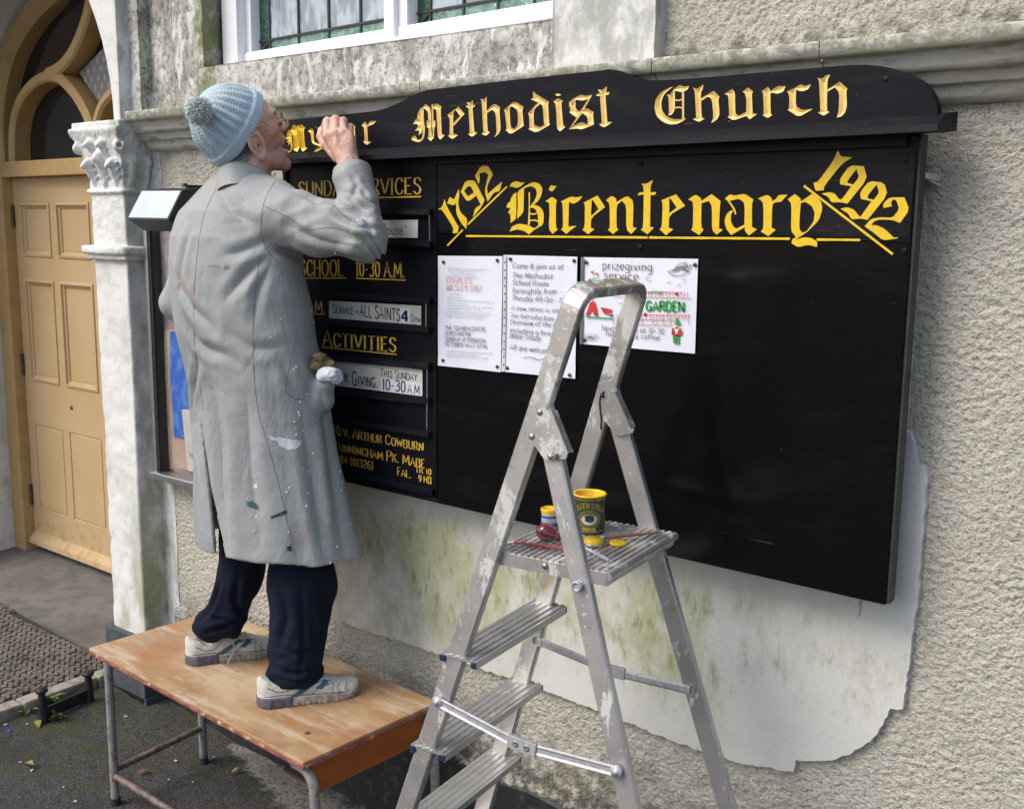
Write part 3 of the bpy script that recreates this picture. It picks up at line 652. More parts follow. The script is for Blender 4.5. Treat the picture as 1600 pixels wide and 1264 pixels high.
# ---- smooth plaster panel behind the notice board
pp = [at(*p, y=W-.012)[[0, 2]] for p in [(519, 880), (519, 940), (524, 968), (560, 981), (600, 993), (690, 1023), (820, 1068), (958, 1118), (1054, 1158), (1158, 1192), (1240, 1205), (1244, 1186), (1272, 1188), (1302, 1187), (1332, 1176), (1360, 1158), (1380, 1132), (1392, 1106), (1411, 1107),
      (1424, 1010), (1435, 930), (1442, 840), (1449, 745), (1446, 729), (1433, 724), (1430, 700), (1422, 676), (1414, 672)]]
pp += [np.array([pp[-1][0], 1.85]), np.array([pp[0][0], 1.85])]
dn = []
rdp = random.Random(5)
for i in range(len(pp)):
    a, b = pp[i], pp[(i+1) % len(pp)]; L_ = np.linalg.norm(b-a); k = max(1, int(L_/.011))
    for j in range(k):
        c = a+(b-a)*j/k; dn.append(c+(np.array([rdp.uniform(-.0022, .0022), rdp.uniform(-.0032, .0032)]) if j else 0))
q = MB(); q.prism([(c[0], W-.014, c[1]) for c in dn], (0, .03, 0)); q.build('plaster_panel', plaster, bld, bevel=.002)

# ---- cornice running above the board
prof = [(W+.03, 2.236), (.0, 2.219), (-.002, 2.214), (0.0, 2.188), (.012, 2.186), (.022, 2.176), (.030, 2.160), (.034, 2.150), (.048, 2.150), (.050, 2.146), (.056, 2.138), (.058, 2.128), (.060, 2.1265), (.074, 2.126), (.077, 2.120), (.080, 2.108), (.088, 2.098), (.104, 2.092), (W+.02, 2.086)]
def cornice(x0, x1, dx=.02):
    n = int((x1-x0)/dx); V = []; k = len(prof); pr = np.array(prof)
    X = np.linspace(x0, x1, n+1)
    P = np.zeros((n+1, k, 3)); P[:, :, 0] = X[:, None]; P[:, :, 1] = pr[None, :, 0]; P[:, :, 2] = pr[None, :, 1]
    P[:, :, 1] += (vnoise(P, 45, 2)-.5)*.003; P[:, :, 2] += (vnoise(P, 38, 8)-.5)*.003
    I = np.arange((n+1)*k).reshape(n+1, k); Q = np.stack([I[:-1, :-1], I[1:, :-1], I[1:, 1:], I[:-1, 1:]], -1).reshape(-1, 4)
    npmesh('cornice', P.reshape(-1, 3), Q, cornicem, bld, False)
cornice(-3.41, -2.02, .006); cornice(-2.018, -1.31, .006); cornice(-1.308, -.92, .006); cornice(-.918, 1.2, .006)

# ---- stone band below the window, piers each side of it
def slab(name, x0, x1, z0, z1, yf, yb, mat, amp=.004, h=.008, fr=40):
    """rough-faced block: front face modelled as an uneven sheet with returns"""
    nx = max(2, int((x1-x0)/h)); nz = max(2, int((z1-z0)/h)); X, Z = np.meshgrid(np.linspace(x0, x1, nx), np.linspace(z0, z1, nz), indexing='ij')
    P = np.stack([X, X*0+yf, Z], -1); Y = yf-amp*(fbm(P, fr, 3, 2)-.5)*2-amp*1.5*np.clip(vnoise(P, fr*.35, 6)-.62, 0, 1)
    n, k = X.shape; I = np.arange(n*k).reshape(n, k); Q = np.stack([I[:-1, :-1], I[1:, :-1], I[1:, 1:], I[:-1, 1:]], -1).reshape(-1, 4)
    V = np.stack([X, Y, Z], -1).reshape(-1, 3)
    loop = np.concatenate([I[:, 0], I[-1, 1:], I[-2::-1, -1], I[0, -2:0:-1]]); B = V[loop].copy(); B[:, 1] = yb
    m_ = len(loop); j = np.arange(m_); Q2 = np.stack([loop[j], len(V)+j, len(V)+(j+1) % m_, loop[(j+1) % m_]], 1)
    return npmesh(name, np.vstack([V, B]), np.vstack([Q, Q2[:, ::-1]]), mat, bld, False)
slab('sill_band', -3.10, -1.64, 2.20, 2.350, .085, .3, weathered, .005, .006)
slab('pier', -1.638, -1.347, 2.20, 3.1, .070, .3, limewash, .003, .008)
slab('pier', -3.40, -3.095, 2.225, 3.1, .100, .35, weathered, .005, .007)
q = MB(); q.box((-2.2, .5, 3.3), (.9, .3, .35)); q.build('lintel', limewash, bld)

# ---- leaded window in a white frame
pvc = M('white_frame', (.80, .81, .82), .35, spec=.5); pvc = pvc.done()
lead = simple('lead_came', (.03, .03, .032), .6)
m = M('sky_mottled_glass', (.20, .25, .27), .12, spec=.8); m.mix(m.ramp(m.noise(24, 3, stretch=(1, 1, .35)), .4, .6), (.38, .45, .49)); m.bump(m.noise(45, 2, stretch=(1, 1, .4)), .6, .01); gl_clear = m.done()  # pale streaks in the colour stand for mottled reflected sky
m = M('green_glass', (.012, .06, .03), .12, spec=.8); m.mix(m.ramp(m.noise(30, 3), .4, .7), (.03, .11, .055)); m.bump(m.noise(50, 2), .5, .01); gl_green = m.done()
m = M('pale_green_glass', (.09, .19, .15), .12, spec=.8); m.mix(m.ramp(m.noise(40, 3), .4, .6), (.16, .29, .24)); m.bump(m.noise(50, 2), .6, .01); gl_pale = m.done()
wy = .20
win = MB(); zb = 2.352; xL = -3.085; xR = -1.642
def lean(mb):
    mb.v = [(x, y, z+(x+2.36)*.016) for x, y, z in mb.v]; return mb
win.box(((xL+xR)/2, wy+.03, zb+.030), ((xR-xL)/2, .035, .030), bev=.004)
win.box(((xL+xR)/2, wy-.012, zb+.010), ((xR-xL)/2, .045, .010), bev=.004)
win.box((xL+.040, wy+.015, 2.80), (.040, .045, .45), bev=.004); win.box((xL+.090, wy+.035, 2.80), (.018, .030, .45), bev=.004)
win.box((xR-.030, wy+.03, 2.80), (.030, .035, .45), bev=.004)
xm = at(626, 50, y=wy+.02)[0]
win.box((xm, wy+.028, 2.80), (.048, .030, .45), bev=.004); win.box((xm, wy+.01, 2.80), (.012, .030, .45), bev=.004)
wf = lean(win).build('window_frame', pvc, bld)
def leaded(xa, xb, za, zt, yg):
    cols = [xa, xa+.055]+[xa+.055+(xb-xa-.055-.0)*k/4 for k in range(1, 4)]+[xb]
    rows = [za, za+.038, za+.038+.20, za+.038+.40, zt]
    for i in range(len(cols)-1):
        for j in range(len(rows)-1):
            gm = gl_green if i == 0 else (gl_pale if j == 0 else gl_clear)
            q = MB(); q.box(((cols[i]+cols[i+1])/2, yg+random.Random(i*7+j).uniform(-.001, .001), (rows[j]+rows[j+1])/2), ((cols[i+1]-cols[i])/2-.002, .002, (rows[j+1]-rows[j])/2-.002))
            lean(q).build('pane', gm, wf)
    q = MB()
    for c in cols[1:-1]: q.bar((c, yg-.004, za), (c, yg-.004, zt), .007, .006, (0, 1, 0))
    for r_ in rows[1:-1]: q.bar((xa, yg-.005, r_), (xb, yg-.005, r_), .007, .006, (0, 1, 0))
    q.bar((xa, yg-.0045, za), (xa+.055, yg-.0045, za+.038), .007, .005, (0, 1, 0)); lean(q).build('lead_came', lead, wf)
leaded(xL+.106, xm-.046, zb+.060, 3.1, wy+.045)
leaded(xm+.046, xR-.06, zb+.060, 3.1, wy+.045)

# ---- porch: arched surround, pilaster, capital
CX, AR, BR, SP = -4.515, 1.02, .88, 2.19
def arch(n=40, a=AR, b=BR, z0=SP): return [(CX+a*math.cos(t), z0+b*math.sin(t)) for t in np.linspace(0, math.pi, n)]
q = MB(); A = arch(); yf, yb = .01, .64
for i in range(len(A)-1):       # spandrel face, strip by strip up to the top edge
    (xa, za), (xb, zb_) = A[i], A[i+1]
    q.add([(xa, yf, za), (xb, yf, zb_), (xb, yf, 3.4), (xa, yf, 3.4)], [(0, 1, 2, 3)])
    q.add([(xa, yf, za), (xb, yf, zb_), (xb, yb, zb_), (xa, yb, za)], [(0, 1, 2, 3)], True)
q.build('porch_arch', limewash, bld)
q = MB(); q.add([(-3.495, yf, 2.15), (-3.455, yf, 2.15), (-3.452, yf, 3.4), (-3.495, yf, 3.4)], [(0, 1, 2, 3)])
q.add([(-3.455, yf, 2.15), (-3.452, W+.01, 2.15), (-3.452, W+.01, 3.4), (-3.452, yf, 3.4)], [(0, 1, 2, 3)])
q.build('arch_edge', limewash, bld)
q = MB(); q.box((-3.447+.02, .36, 1.5), (.049, .25, 1.55)); q.build('porch_wall', limewash, bld)
q = MB(); q.box((-6.5, .33, 1.6), (.97, .32, 1.75)); q.build('porch_wall', limewash, bld)
q = MB(); slab('porch_return', -3.456, -3.395, 2.13, 3.1, .055, .13, weathered, .004, .006)
def rough_box(name, c, h, mat, parent, amp=.004, vox=.009, rd=.012, fr=20, extra=None, taper=0):
    c = np.array(c); h = np.array(h)
    def f(P):
        d = d_box(P, c, h, None, rd) if not taper else None
        d = d+(fbm(P, fr, 3, 3)-.5)*amp*2
        return d if extra is None else extra(P, d)
    return sdf_obj(name, f, c-h-.03, c+h+.03, vox, mat, parent)
pil = rough_box('pilaster', (-3.5625, .075, 1.03), (.1075, .065, .775), limewash, bld, .004, .008, .006)
# capital and impost
def cap_f(P):
    c = np.array([-3.5625, .075, 0]); x = P[..., 0]-c[0]; y = P[..., 1]-c[1]; z = P[..., 2]
    d = d_box(P, (c[0], c[1], 1.86), (.108, .066, .13), None, .006)
    for z0, o, t in ((1.745, .034, .016), (1.727, .020, .018), (1.952, .012, .008)):
        d = smin(d, d_box(P, (c[0], c[1], z0), (.1075+o, .065+o, t), None, min(t, .012)), .006)
    fl = np.clip((z-1.96)/.20, 0, 1); o = .006+.05*fl**1.6
    bell = np.maximum(np.maximum(np.abs(x)-(.100+o), np.abs(y)-(.058+o)), np.abs(z-2.06)-.11)
    d = smin(d, bell, .01)
    ab = d_box(P, (c[0]+.004, c[1], 2.181), (.152, .104, .011), None, .005)
    ab = smin(ab, d_box(P, (c[0]+.004, c[1], 2.163), (.134, .088, .010), None, .004), .004); d = np.minimum(d, ab)
    def add(dd, k=.004):
        nonlocal d; d = smin(d, dd, k)
    # corner volutes
    for sx in (-1, 1):
        for sy in (-1,):
            cc = np.array([c[0]+sx*.124, c[1]+sy*.078, 2.106]); ax = np.array([sx*.7, sy*.7, 0])
            add(d_caps(P, cc-ax*.02, cc+ax*.012, .028, .025), .005); add(d_caps(P, cc-ax*.06+np.array([0, 0, .014]), cc+np.array([0, 0, .010]), .013, .017), .005)
            t = np.linspace(0, 1, 5)
            for a_, b_ in zip(t[:-1], t[1:]):
                f_ = lambda t_: cc-ax*(.10*(1-t_))+np.array([0, 0, -.115*(1-t_)**1.5])
                add(d_caps(P, f_(a_), f_(b_), .012+.008*a_, .012+.008*b_), .006)
            hole = d_caps(P, cc+ax*.02, cc+ax*.07, .008, .009); d = smax(d, -hole, .006)
    # acanthus leaves: two rows on the front, one on each return
    yf_ = c[1]-.066
    rd = random.Random(4)
    for (lx, z0, z1, ly, r0) in ((-.07, 1.97, 2.05, yf_, .020), (0, 1.965, 2.075, yf_, .024), (.07, 1.97, 2.05, yf_, .020), (-.035, 2.05, 2.12, yf_-.012, .018), (.035, 2.05, 2.12, yf_-.012, .018)):
        add(d_caps(P, (c[0]+lx, ly+.004, z0), (c[0]+lx*1.1, ly-.022, z1), r0*.6, r0*.9), .004)
        add(d_caps(P, (c[0]+lx*1.1, ly-.022, z1), (c[0]+lx*1.15, ly-.042, z1-.012), r0*.9, r0*.55), .008)
        for s in (-1, 1):
            for k in (.25, .55, .85):
                a_ = np.array([c[0]+lx*(1+.1*k), ly-.018*k, z0+(z1-z0)*k]); add(d_caps(P, a_, a_+np.array([s*r0*1.5, -.004, .016]), .008, .0045), .003)
    for (ly, z0, z1) in ((c[1]-.035, 1.97, 2.07), (c[1]+.02, 1.97, 2.06)):
        xx = c[0]+.106
        add(d_caps(P, (xx, ly, z0), (xx+.018, ly, z1), .014, .019), .01); add(d_caps(P, (xx+.018, ly, z1), (xx+.036, ly, z1-.01), .017, .010), .008)
        for s in (-1, 1):
            for k in (.3, .65): a_ = np.array([xx+.015*k, ly, z0+(z1-z0)*k]); add(d_caps(P, a_, a_+np.array([.003, s*.026, .012]), .008, .005), .005)
    add(d_ell(P, (c[0]+.004, c[1]-.100, 2.158), (.022, .012, .020)), .004)
    return d+(fbm(P, 60, 3, 9)-.5)*.006-.004*(np.abs(vnoise(P*np.array([1, 1, .6], np.float32), 46, 5)*2-1)-.5)*(P[..., 2] > 1.965)*(P[..., 2] < 2.15)
sdf_obj('capital', cap_f, (-3.80, -.16, 1.69), (-3.34, .17, 2.215), .0036, limewash, bld)
q = MB(); q.box((-3.575, .065, .14), (.128, .075, .165), bev=.006); q.box((-3.575, .075, .02), (.135, .085, .05)); q.build('pilaster_base', slate, bld)

# ---- door and fanlight
m = M('tan_gloss_paint', (.50, .355, .195), .42, spec=.45); m.mix(m.ramp(m.noise(4, 4), .4, .7), (.48, .33, .16)); m.mix(m.mul(m.ramp(m.sep()[2], .5, .15), m.ramp(m.noise(20, 5), .45, .7)), (.30, .21, .10), amt=.7)
m.mix(m.ramp(m.noise(70, 4), .7, .74), (.25, .17, .08), amt=.4); m.bump(m.noise(60, 3, stretch=(3, 1, .3)), .12, .002); tan = m.done()
m = M('tan_frame_paint', (.48, .315, .13), .45, spec=.45); m.mix(m.ramp(m.noise(9, 4), .4, .7), (.41, .265, .105)); m.bump(m.noise(50, 3), .15, .002); tan2 = m.done()
iron = simple('rusty_iron', (.10, .065, .045), .6, .3)
m = M('dark_glass', (.012, .013, .015), .10, spec=.6); m.bump(m.noise(12, 2), .05, .01); dkglass = m.done()
m = M('dusty_net', (.20, .19, .19), .6); m.mix(m.ramp(m.voro(26, rnd=0., v=m.mp((1, .001, .7), rot=(0, R(45), 0))), .35, .15), (.34, .33, .33)); nett = m.done()
m = M('maroon_glass', (.020, .013, .013), .10, spec=.6); mar = m.done()
YD = .60
def zrow(px, y_): return at(px, y_, y=YD)[2]
def xcol(px, y_=500): return at(px, y_, y=YD)[0]
dx0, dx1, dzb, dzt = -5.415, -4.585, .14, 2.055
colsx = [(xcol(44), xcol(88)), (xcol(98), xcol(150, 520))]
rowsz = [(zrow(62, 402), zrow(62, 317)), (zrow(66, 597), zrow(66, 438)), (zrow(82, 800), zrow(82, 668))]
for side, off in (('a', 0), ('b', .835)):
    dr = MB()
    xs = sorted({dx0+off, dx1+off} | {c+off for p in colsx for c in p}); zs = sorted({dzb, dzt} | {c for p in rowsz for c in p})
    for i in range(len(xs)-1):
        for j in range(len(zs)-1):
            cx_, cz_ = (xs[i]+xs[i+1])/2, (zs[j]+zs[j+1])/2
            if any(a+off < cx_ < b+off for a, b in colsx) and any(a < cz_ < b for a, b in rowsz): continue
            dr.add([(xs[i], YD, zs[j]), (xs[i+1], YD, zs[j]), (xs[i+1], YD, zs[j+1]), (xs[i], YD, zs[j+1])], [(0, 1, 2, 3)])
    dr.box(((dx0+dx1)/2+off, YD+.035, (dzb+dzt)/2), ((dx1-dx0)/2, .02, (dzt-dzb)/2))
    door = dr.build('door', tan, bld)
    for a, b in colsx:
        for k, (za, zb_) in enumerate(rowsz):
            q = MB(); a2, b2 = a+off, b+off
            def ring(o, y_): return [(a2+o, y_, za+o), (b2-o, y_, za+o), (b2-o, y_, zb_-o), (a2+o, y_, zb_-o)]
            if k < 2: rs = [ring(0, YD), ring(.002, YD-.006), ring(.012, YD-.008), ring(.016, YD+.002), ring(.024, YD+.004), ring(.028, YD+.012), ring(.034, YD+.012), ring(.036, YD+.010)]
            else: rs = [ring(0, YD), ring(.003, YD+.006), ring(.008, YD+.006), ring(.011, YD+.001)]
            V = [p for r_ in rs for p in r_]; n = len(rs)
            q.add(V, [(4*i+k2, 4*i+(k2+1) % 4, 4*i+4+(k2+1) % 4, 4*i+4+k2) for i in range(n-1) for k2 in range(4)]+[(4*n-4, 4*n-3, 4*n-2, 4*n-1)])
            q.build('door_panel', tan, door)
    q = MB(); q.prism([((dx0+off), YD, .155), ((dx0+off), YD-.035, .165), ((dx0+off), YD-.03, .19), ((dx0+off), YD, .225)], (.83, 0, 0)); q.build('weather_bar', tan, door)
    if side == 'a':
        for pz in (zrow(22, 338), zrow(33, 568), zrow(45, 770)):
            q = MB(); q.tube([(dx0+.002, YD-.008, pz-.055), (dx0+.002, YD-.008, pz+.055)], .009, 10); q.box((dx0-.012, YD-.003, pz), (.012, .003, .05)); q.build('hinge', iron, door)
        kh = at(112, 637, y=YD); q = MB(); q.lathe(kh, (0, -1, 0), [(0, .006), (.009, .005), (.012, 0)], 14); q.build('keyhole_cover', iron, door)
fr = MB()
fr.box((-5.475, YD+.0, 1.10), (.058, .055, 1.0), bev=.006); fr.box((-3.55, YD, 1.10), (.06, .055, 1.0), bev=.006)
fr.box((CX, YD-.002, 2.095), (1.02, .050, .038), bev=.006); fr.build('door_frame', tan2, bld)
def curve_bar(pts, w, y0, y1, name, mat, parent, cham=.012):
    P = smooth_pts([np.array(p) for p in pts], 6); n = len(P); secs = []
    for i in range(n):
        t = P[min(i+1, n-1)]-P[max(i-1, 0)]; t /= np.linalg.norm(t); nn = np.array([-t[1], t[0]])
        a, b = P[i]+nn*w/2, P[i]-nn*w/2; a2, b2 = P[i]+nn*(w/2-cham), P[i]-nn*(w/2-cham)
        secs.append([(a[0], y1, a[1]), (a[0], y0+cham, a[1]), (a2[0], y0, a2[1]), (b2[0], y0, b2[1]), (b[0], y0+cham, b[1]), (b[0], y1, b[1])])
    q = MB(); V = [p for s_ in secs for p in s_]; q.add(V, [(6*i+k, 6*i+(k+1) % 6, 6*i+6+(k+1) % 6, 6*i+6+k) for i in range(n-1) for k in range(6)], False)
    q.build(name, mat, parent)
Zr = lambda a, b: at(a/4.215, b/4.215, y=YD)[[0, 2]]
fan = MB(); A2 = arch(40, 1.0, .87, 2.10); fan.add([(x, YD+.05, z) for x, z in A2], [tuple(range(len(A2)))]); fan = fan.build('fanlight', dkglass, bld)
curve_bar([(CX-.975, 2.10), (CX-.970, 2.3), (CX-.90, 2.52), (CX-.74, 2.71), (CX-.45, 2.86), (CX, 2.95), (CX+.45, 2.86), (CX+.74, 2.71), (CX+.90, 2.52), (CX+.97, 2.3), (CX+.975, 2.10)], .110, YD-.05, YD+.06, 'tracery_bar', tan2, fan, .03)
P1 = [Zr(120, 1110), Zr(122, 850), Zr(160, 690), Zr(235, 575), Zr(330, 515), Zr(420, 520), Zr(500, 590), Zr(570, 690), Zr(622, 800), Zr(650, 930), Zr(655, 1060)]
curve_bar(P1, .052, YD-.04, YD+.055, 'tracery_bar', tan2, fan, .010)
dxm = 2*(CX)-0
curve_bar([Zr(655, 1060), Zr(650, 930), Zr(680, 780), Zr(720, 680), Zr(790, 600)], .048, YD-.041, YD+.055, 'tracery_bar', tan2, fan, .012)
curve_bar([Zr(350, 500), Zr(440, 450), Zr(520, 350), Zr(575, 230), Zr(618, 100), Zr(650, -60)], .060, YD-.042, YD+.055, 'tracery_bar', tan2, fan, .010)
q = MB(); q.add([(*Zr(480, 480)[:1], YD+.03, Zr(480, 480)[1]), (Zr(700, 250)[0], YD+.03, Zr(700, 250)[1]), (Zr(830, 200)[0], YD+.03, Zr(830, 200)[1]), (Zr(830, 620)[0], YD+.03, Zr(830, 620)[1]), (Zr(660, 740)[0], YD+.03, Zr(660, 740)[1])], [(0, 1, 2, 3, 4)]); q.build('net_panel', nett, fan)
q = MB(); q.add([(Zr(*p)[0], YD+.032, Zr(*p)[1]) for p in ((190, 600), (330, 480), (450, 420), (600, 180), (640, -60), (420, 0), (280, 250), (190, 480))], [tuple(range(8))]); q.build('upper_pane', mar, fan)
# ================================================================= NOTICE BOARD
def black_mat(name, base, rough, worn):
    m = M(name, base, rough, spec=.14)
    m.mix(m.mul(m.ramp(m.noise(9, 6, .7, stretch=(.35, 1, 1.6)), .5, .72), worn), (.034, .030, .027))
    m.mix(m.ramp(m.noise(70, 8, .8, stretch=(.12, 1, 1)), .66, .74), (.075, .07, .065), amt=.35*worn)
    m.mix(m.ramp(m.noise(190, 2), .75, .78), (.35, .35, .35), amt=.5); m.mix(m.ramp(m.noise(75, 2, v=m.mp(loc=(4, 1, 9))), .765, .78), (.30, .29, .27), amt=.6)
    m.mix(m.ramp(m.noise(60, 3, .6, v=m.mp((.06, 1, 1.2), rot=(0, .25, 0))), .70, .72), (.05, .048, .045), amt=.7)
    m.rough(m.math('MULTIPLY_ADD', m.noise(10, 5, .6), .25*worn, rough)); m.bump(m.noise(120, 4, stretch=(.1, 1, 1)), .10, .0015); return m.done()
blk = black_mat('black_gloss_board', (.004, .0042, .005), .12, .15)
blk2 = black_mat('black_satin_board', (.0042, .0046, .008), .42, .35)
blkr = black_mat('black_worn_rail', (.009, .0095, .013), .40, 1.1)
gold = M('gilding', (.76, .50, .12), .5, .0); gold.mix(gold.ramp(gold.noise(60, 4), .35, .7), (.84, .62, .23)); gold.bump(gold.noise(300, 3), .2, .0006); gold = gold.done()
goldwet = simple('fresh_gold_paint', (.90, .56, .03), .28, .1, .06, 60, .1)
yel = simple('yellow_paint', (.78, .52, .008), .35, 0, .06, 60, .12, 300)
yel2 = simple('faded_gold_paint', (.78, .50, .06), .45, 0, .22, 90, .15, 300)
brn = simple('brown_outline', (.05, .018, .008), .5)
steel = simple('dull_steel', (.45, .45, .44), .4, .9, .2, 120)
nb = empty('notice_board', (-1.64, 0, 1.09), 'long black church notice board with gold lettering fixed to the wall', 'notice board')
def plate(mb, pxs, yf, th):
    """photo corners (in order) met with the real plane y=yf, thickness th behind it"""
    P = [at(a, b, y=yf) for a, b in pxs]; mb.prism(P, (0, th, 0))
q = MB(); q.box((-1.334, .020, 1.560), (.6235, .020, .472), bev=.002); q.build('right_panel', blk, nb)
q = MB(); q.box((-1.334, -.0006, 1.927), (.621, .0012, .094)); q.box((-1.334, -.0012, 1.829), (.621, .002, .0018)); q.build('title_panel', blk2, nb)
q = MB(); q.box((-2.268, .030, 1.560), (.307, .030, .472), bev=.003)
for zz in (1.118,): q.box((-2.268, -.006, zz), (.303, .008, .010), bev=.003)
q.box((-2.572+.006, -.004, 1.58), (.007, .006, .44), bev=.002); q.build('left_panel', blk2, nb)
q = MB(); q.box((-.7080, .022, 1.56), (.003, .017, .470)); q.build('edge_strip', simple('dull_grey_edge', (.035, .038, .035), .6, 0, .2, 20), nb)
q = MB()
for xx in (-2.45, -1.9, -1.3, -.80): q.box((xx, .068, 1.56), (.02, .030, .45))
q.build('batten', simple('old_batten', (.06, .045, .03), .8), nb)
q = MB(); plate(q, [(669.6, 247), (1414, 207), (1416, 228), (669.6, 257)], -.016, .02); q.build('rail', blkr, nb)
# sloping weather board
q = MB(); xr = -.657; xl = -2.62
sec = [(-.062, 2.028), (-.060, 2.041), (-.012, 2.064), (.055, 2.072), (.055, 2.036), (-.02, 2.028)]
q.prism([(xl, y, z) for y, z in sec], (xr-xl, 0, 0)); q.v = [(x, y, z-.007*max(0, (-x-1.0)/1.0)) for x, y, z in q.v]; q.build('weather_board', blkr, nb)
# header with carved letters
hp = [(440, 190.5), (446, 189), (520, 181), (582, 174.6), (598.7, 171), (615.6, 164.5), (632, 157), (640, 151.6), (653.8, 145.4), (667.5, 141), (760, 130), (860, 119), (937.5, 111), (951, 108.5), (965, 110.3), (978.8, 115.8), (999, 122.7), (1013, 125.5), (1027.5, 126), (1060, 124.5), (1110, 120.6), (1220, 111), (1325, 102.4), (1352.5, 101.7),
      (1378, 104), (1395, 107.5), (1412, 112.7), (1431, 121.3), (1443, 129), (1453, 140), (1459, 150), (1463, 162), (1464.5, 172), (1463.5, 186), (860, 220), (640, 236), (440, 251)]
YH = -.020
hw = [at(a, b, y=YH)[[0, 2]] for a, b in hp]
L3 = list(traced(HDR, YH))
allp = [p for ps, _ in L3 for p in ps]; allh = [h for _, hs in L3 for h in hs]
co = [Vector(p) for p in hw]; ed = [(i, (i+1) % len(hw)) for i in range(len(hw))]
for p in allp+allh:
    b = len(co); co += [Vector(k) for k in p]; ed += [(b+i, b+(i+1) % len(p)) for i in range(len(p))]
r_ = delaunay_2d_cdt(co, ed, [], 0, 1e-6)
V = np.array([tuple(v) for v in r_[0]]); T = np.array([t for t in r_[2]]); c = V[T].mean(1)
keep = inside(c, np.array(hw)); 
inl = np.zeros(len(c), bool)
for ps, hs in L3:
    m_ = np.zeros(len(c), bool)
    for p in ps: m_ |= inside(c, np.array(p))
    for h in hs: m_ &= ~inside(c, np.array(h))
    inl |= m_
T = T[keep & ~inl]
q = MB(); q.add([(v[0], YH, v[1]) for v in V], T)
hb = [np.array([p[0], YH, p[1]]) for p in hw]; n = len(hb); q.add(hb+[p+np.array([0, .026, 0]) for p in hb], [((i+1) % n, i, n+i, n+(i+1) % n) for i in range(n)]+[tuple(range(n, 2*n))])
hdr = q.build('header_board', blk2, nb, fixn=False)
for i, (ps, hs) in enumerate(L3):
    V, T = letter_cdt(ps, hs, .0016); D = vdepth(V, ps, hs, .6, .006)
    q = MB(); q.add([(v[0], YH+d, v[1]) for v, d in zip(V, D)], T); q.build('carved_letter', goldwet if i < 2 else gold, hdr, fixn=False)
for ps, hs in traced(BIC, -.0035):
    V, T = letter_cdt(ps, hs, 0); q = MB()
    q.add([(v[0], -.0035, v[1]) for v in V], T)
    o = q.build('painted_letter', yel, nb, fixn=False)
    q = MB()
    for p in ps+hs:
        c = np.array(p); n = len(c)
        for i in range(n):
            a, b = c[i], c[(i+1) % n]; t = (b-a)/max(np.linalg.norm(b-a), 1e-9); nn = np.array([-t[1], t[0]])*.0011; a = a-t*.0006; b = b+t*.0006
            q.add([(a[0]+nn[0], -.0030, a[1]+nn[1]), (b[0]+nn[0], -.0030, b[1]+nn[1]), (b[0]-nn[0], -.0030, b[1]-nn[1]), (a[0]-nn[0], -.0030, a[1]-nn[1])], [(0, 1, 2, 3)])
    q.build('outline', brn, o, fixn=False)
def line(mb, p0, p1, w, y, seg=10, wob=.15, seed=0):
    rd = random.Random(seed); P = [at(p0[0]+(p1[0]-p0[0])*i/seg, p0[1]+(p1[1]-p0[1])*i/seg, y=y) for i in range(seg+1)]
    t = P[-1]-P[0]; t /= np.linalg.norm(t); nn = np.array([-t[2], 0, t[0]]); V = []
    for p in P: k = w/2*(1+rd.uniform(-wob, wob)); V += [p+nn*k, p-nn*k]
    mb.add(V, [(2*i, 2*i+1, 2*i+3, 2*i+2) for i in range(seg)])
q = MB()
line(q, (728, 369), (1012, 371.4), .0048, -.0033, 20); line(q, (1014, 371.4), (1234, 373.3), .0048, -.0033, 16); line(q, (1276, 374.6), (1344, 375.2), .0046, -.0033, 6)
line(q, (699, 384), (723, 359.5), .0045, -.0033, 4); line(q, (731, 351), (792, 292), .0045, -.0033, 8); line(q, (1256, 290.5), (1395, 397.5), .0046, -.0033, 14)
q.build('underline', yel, nb, fixn=False)
# left-hand panel: painted lines of text
YT = -.0012
def rows(mat, name, items):
    for (s, p0, p1, h, kw) in items:
        q = MB(); px_text(q, s, p0, p1, h, YT, **kw); q.build(name, mat, nb, fixn=False)
SER = dict(thick=.9, thin=.34, serif=.62)
rows(yel2, 'painted_text', [
 ('SUNDAY SERVICES', (467, 307.5), (658, 303), 24, SER),
 ('SUNDAY SCHOOL', (400, 432), (537, 431), 24, SER), ('10-30 A.M.', (556, 431.5), (632, 434), 24, SER),
 ('Evening 6 P.M.', (410, 489), (508, 489), 20, SER),
 ('Activities', (505, 540), (619, 550), 26, dict(SER, small=.8)),
 ('Rev. Arthur Cowburn', (522, 679), (662, 705), 15, dict(SER, small=.8)),
 ('12 Cunningham Pk. Mabe', (505, 700), (664, 731), 15, dict(SER, small=.8)),
 ('373084 (01326)', (508, 718), (583, 734), 12, dict(thick=.9, thin=.5)),
 ('Fal.', (621, 742), (642, 747), 13, dict(SER, small=.85)), ('TR 10', (649, 738), (674, 742), 9, dict(thick=1, thin=.8)), ('9 HB', (654, 752), (674, 756), 10, dict(thick=1.1, thin=.9))])
q = MB()
line(q, (468, 312), (658, 307.5), .0035, YT, 12); line(q, (440, 435), (541, 434.5), .003, YT, 8); line(q, (556, 435), (634, 438), .003, YT, 6); line(q, (440, 491), (508, 491), .003, YT, 6); line(q, (503, 542.5), (620, 554), .003, YT, 8)
q.build('underline', yel2, nb, fixn=False)
perspex = M('perspex', (.9, .9, .9), .06, spec=.6); perspex.p.inputs['Transmission Weight'].default_value = 1.; perspex.p.inputs['IOR'].default_value = 1.3; perspex = perspex.done()
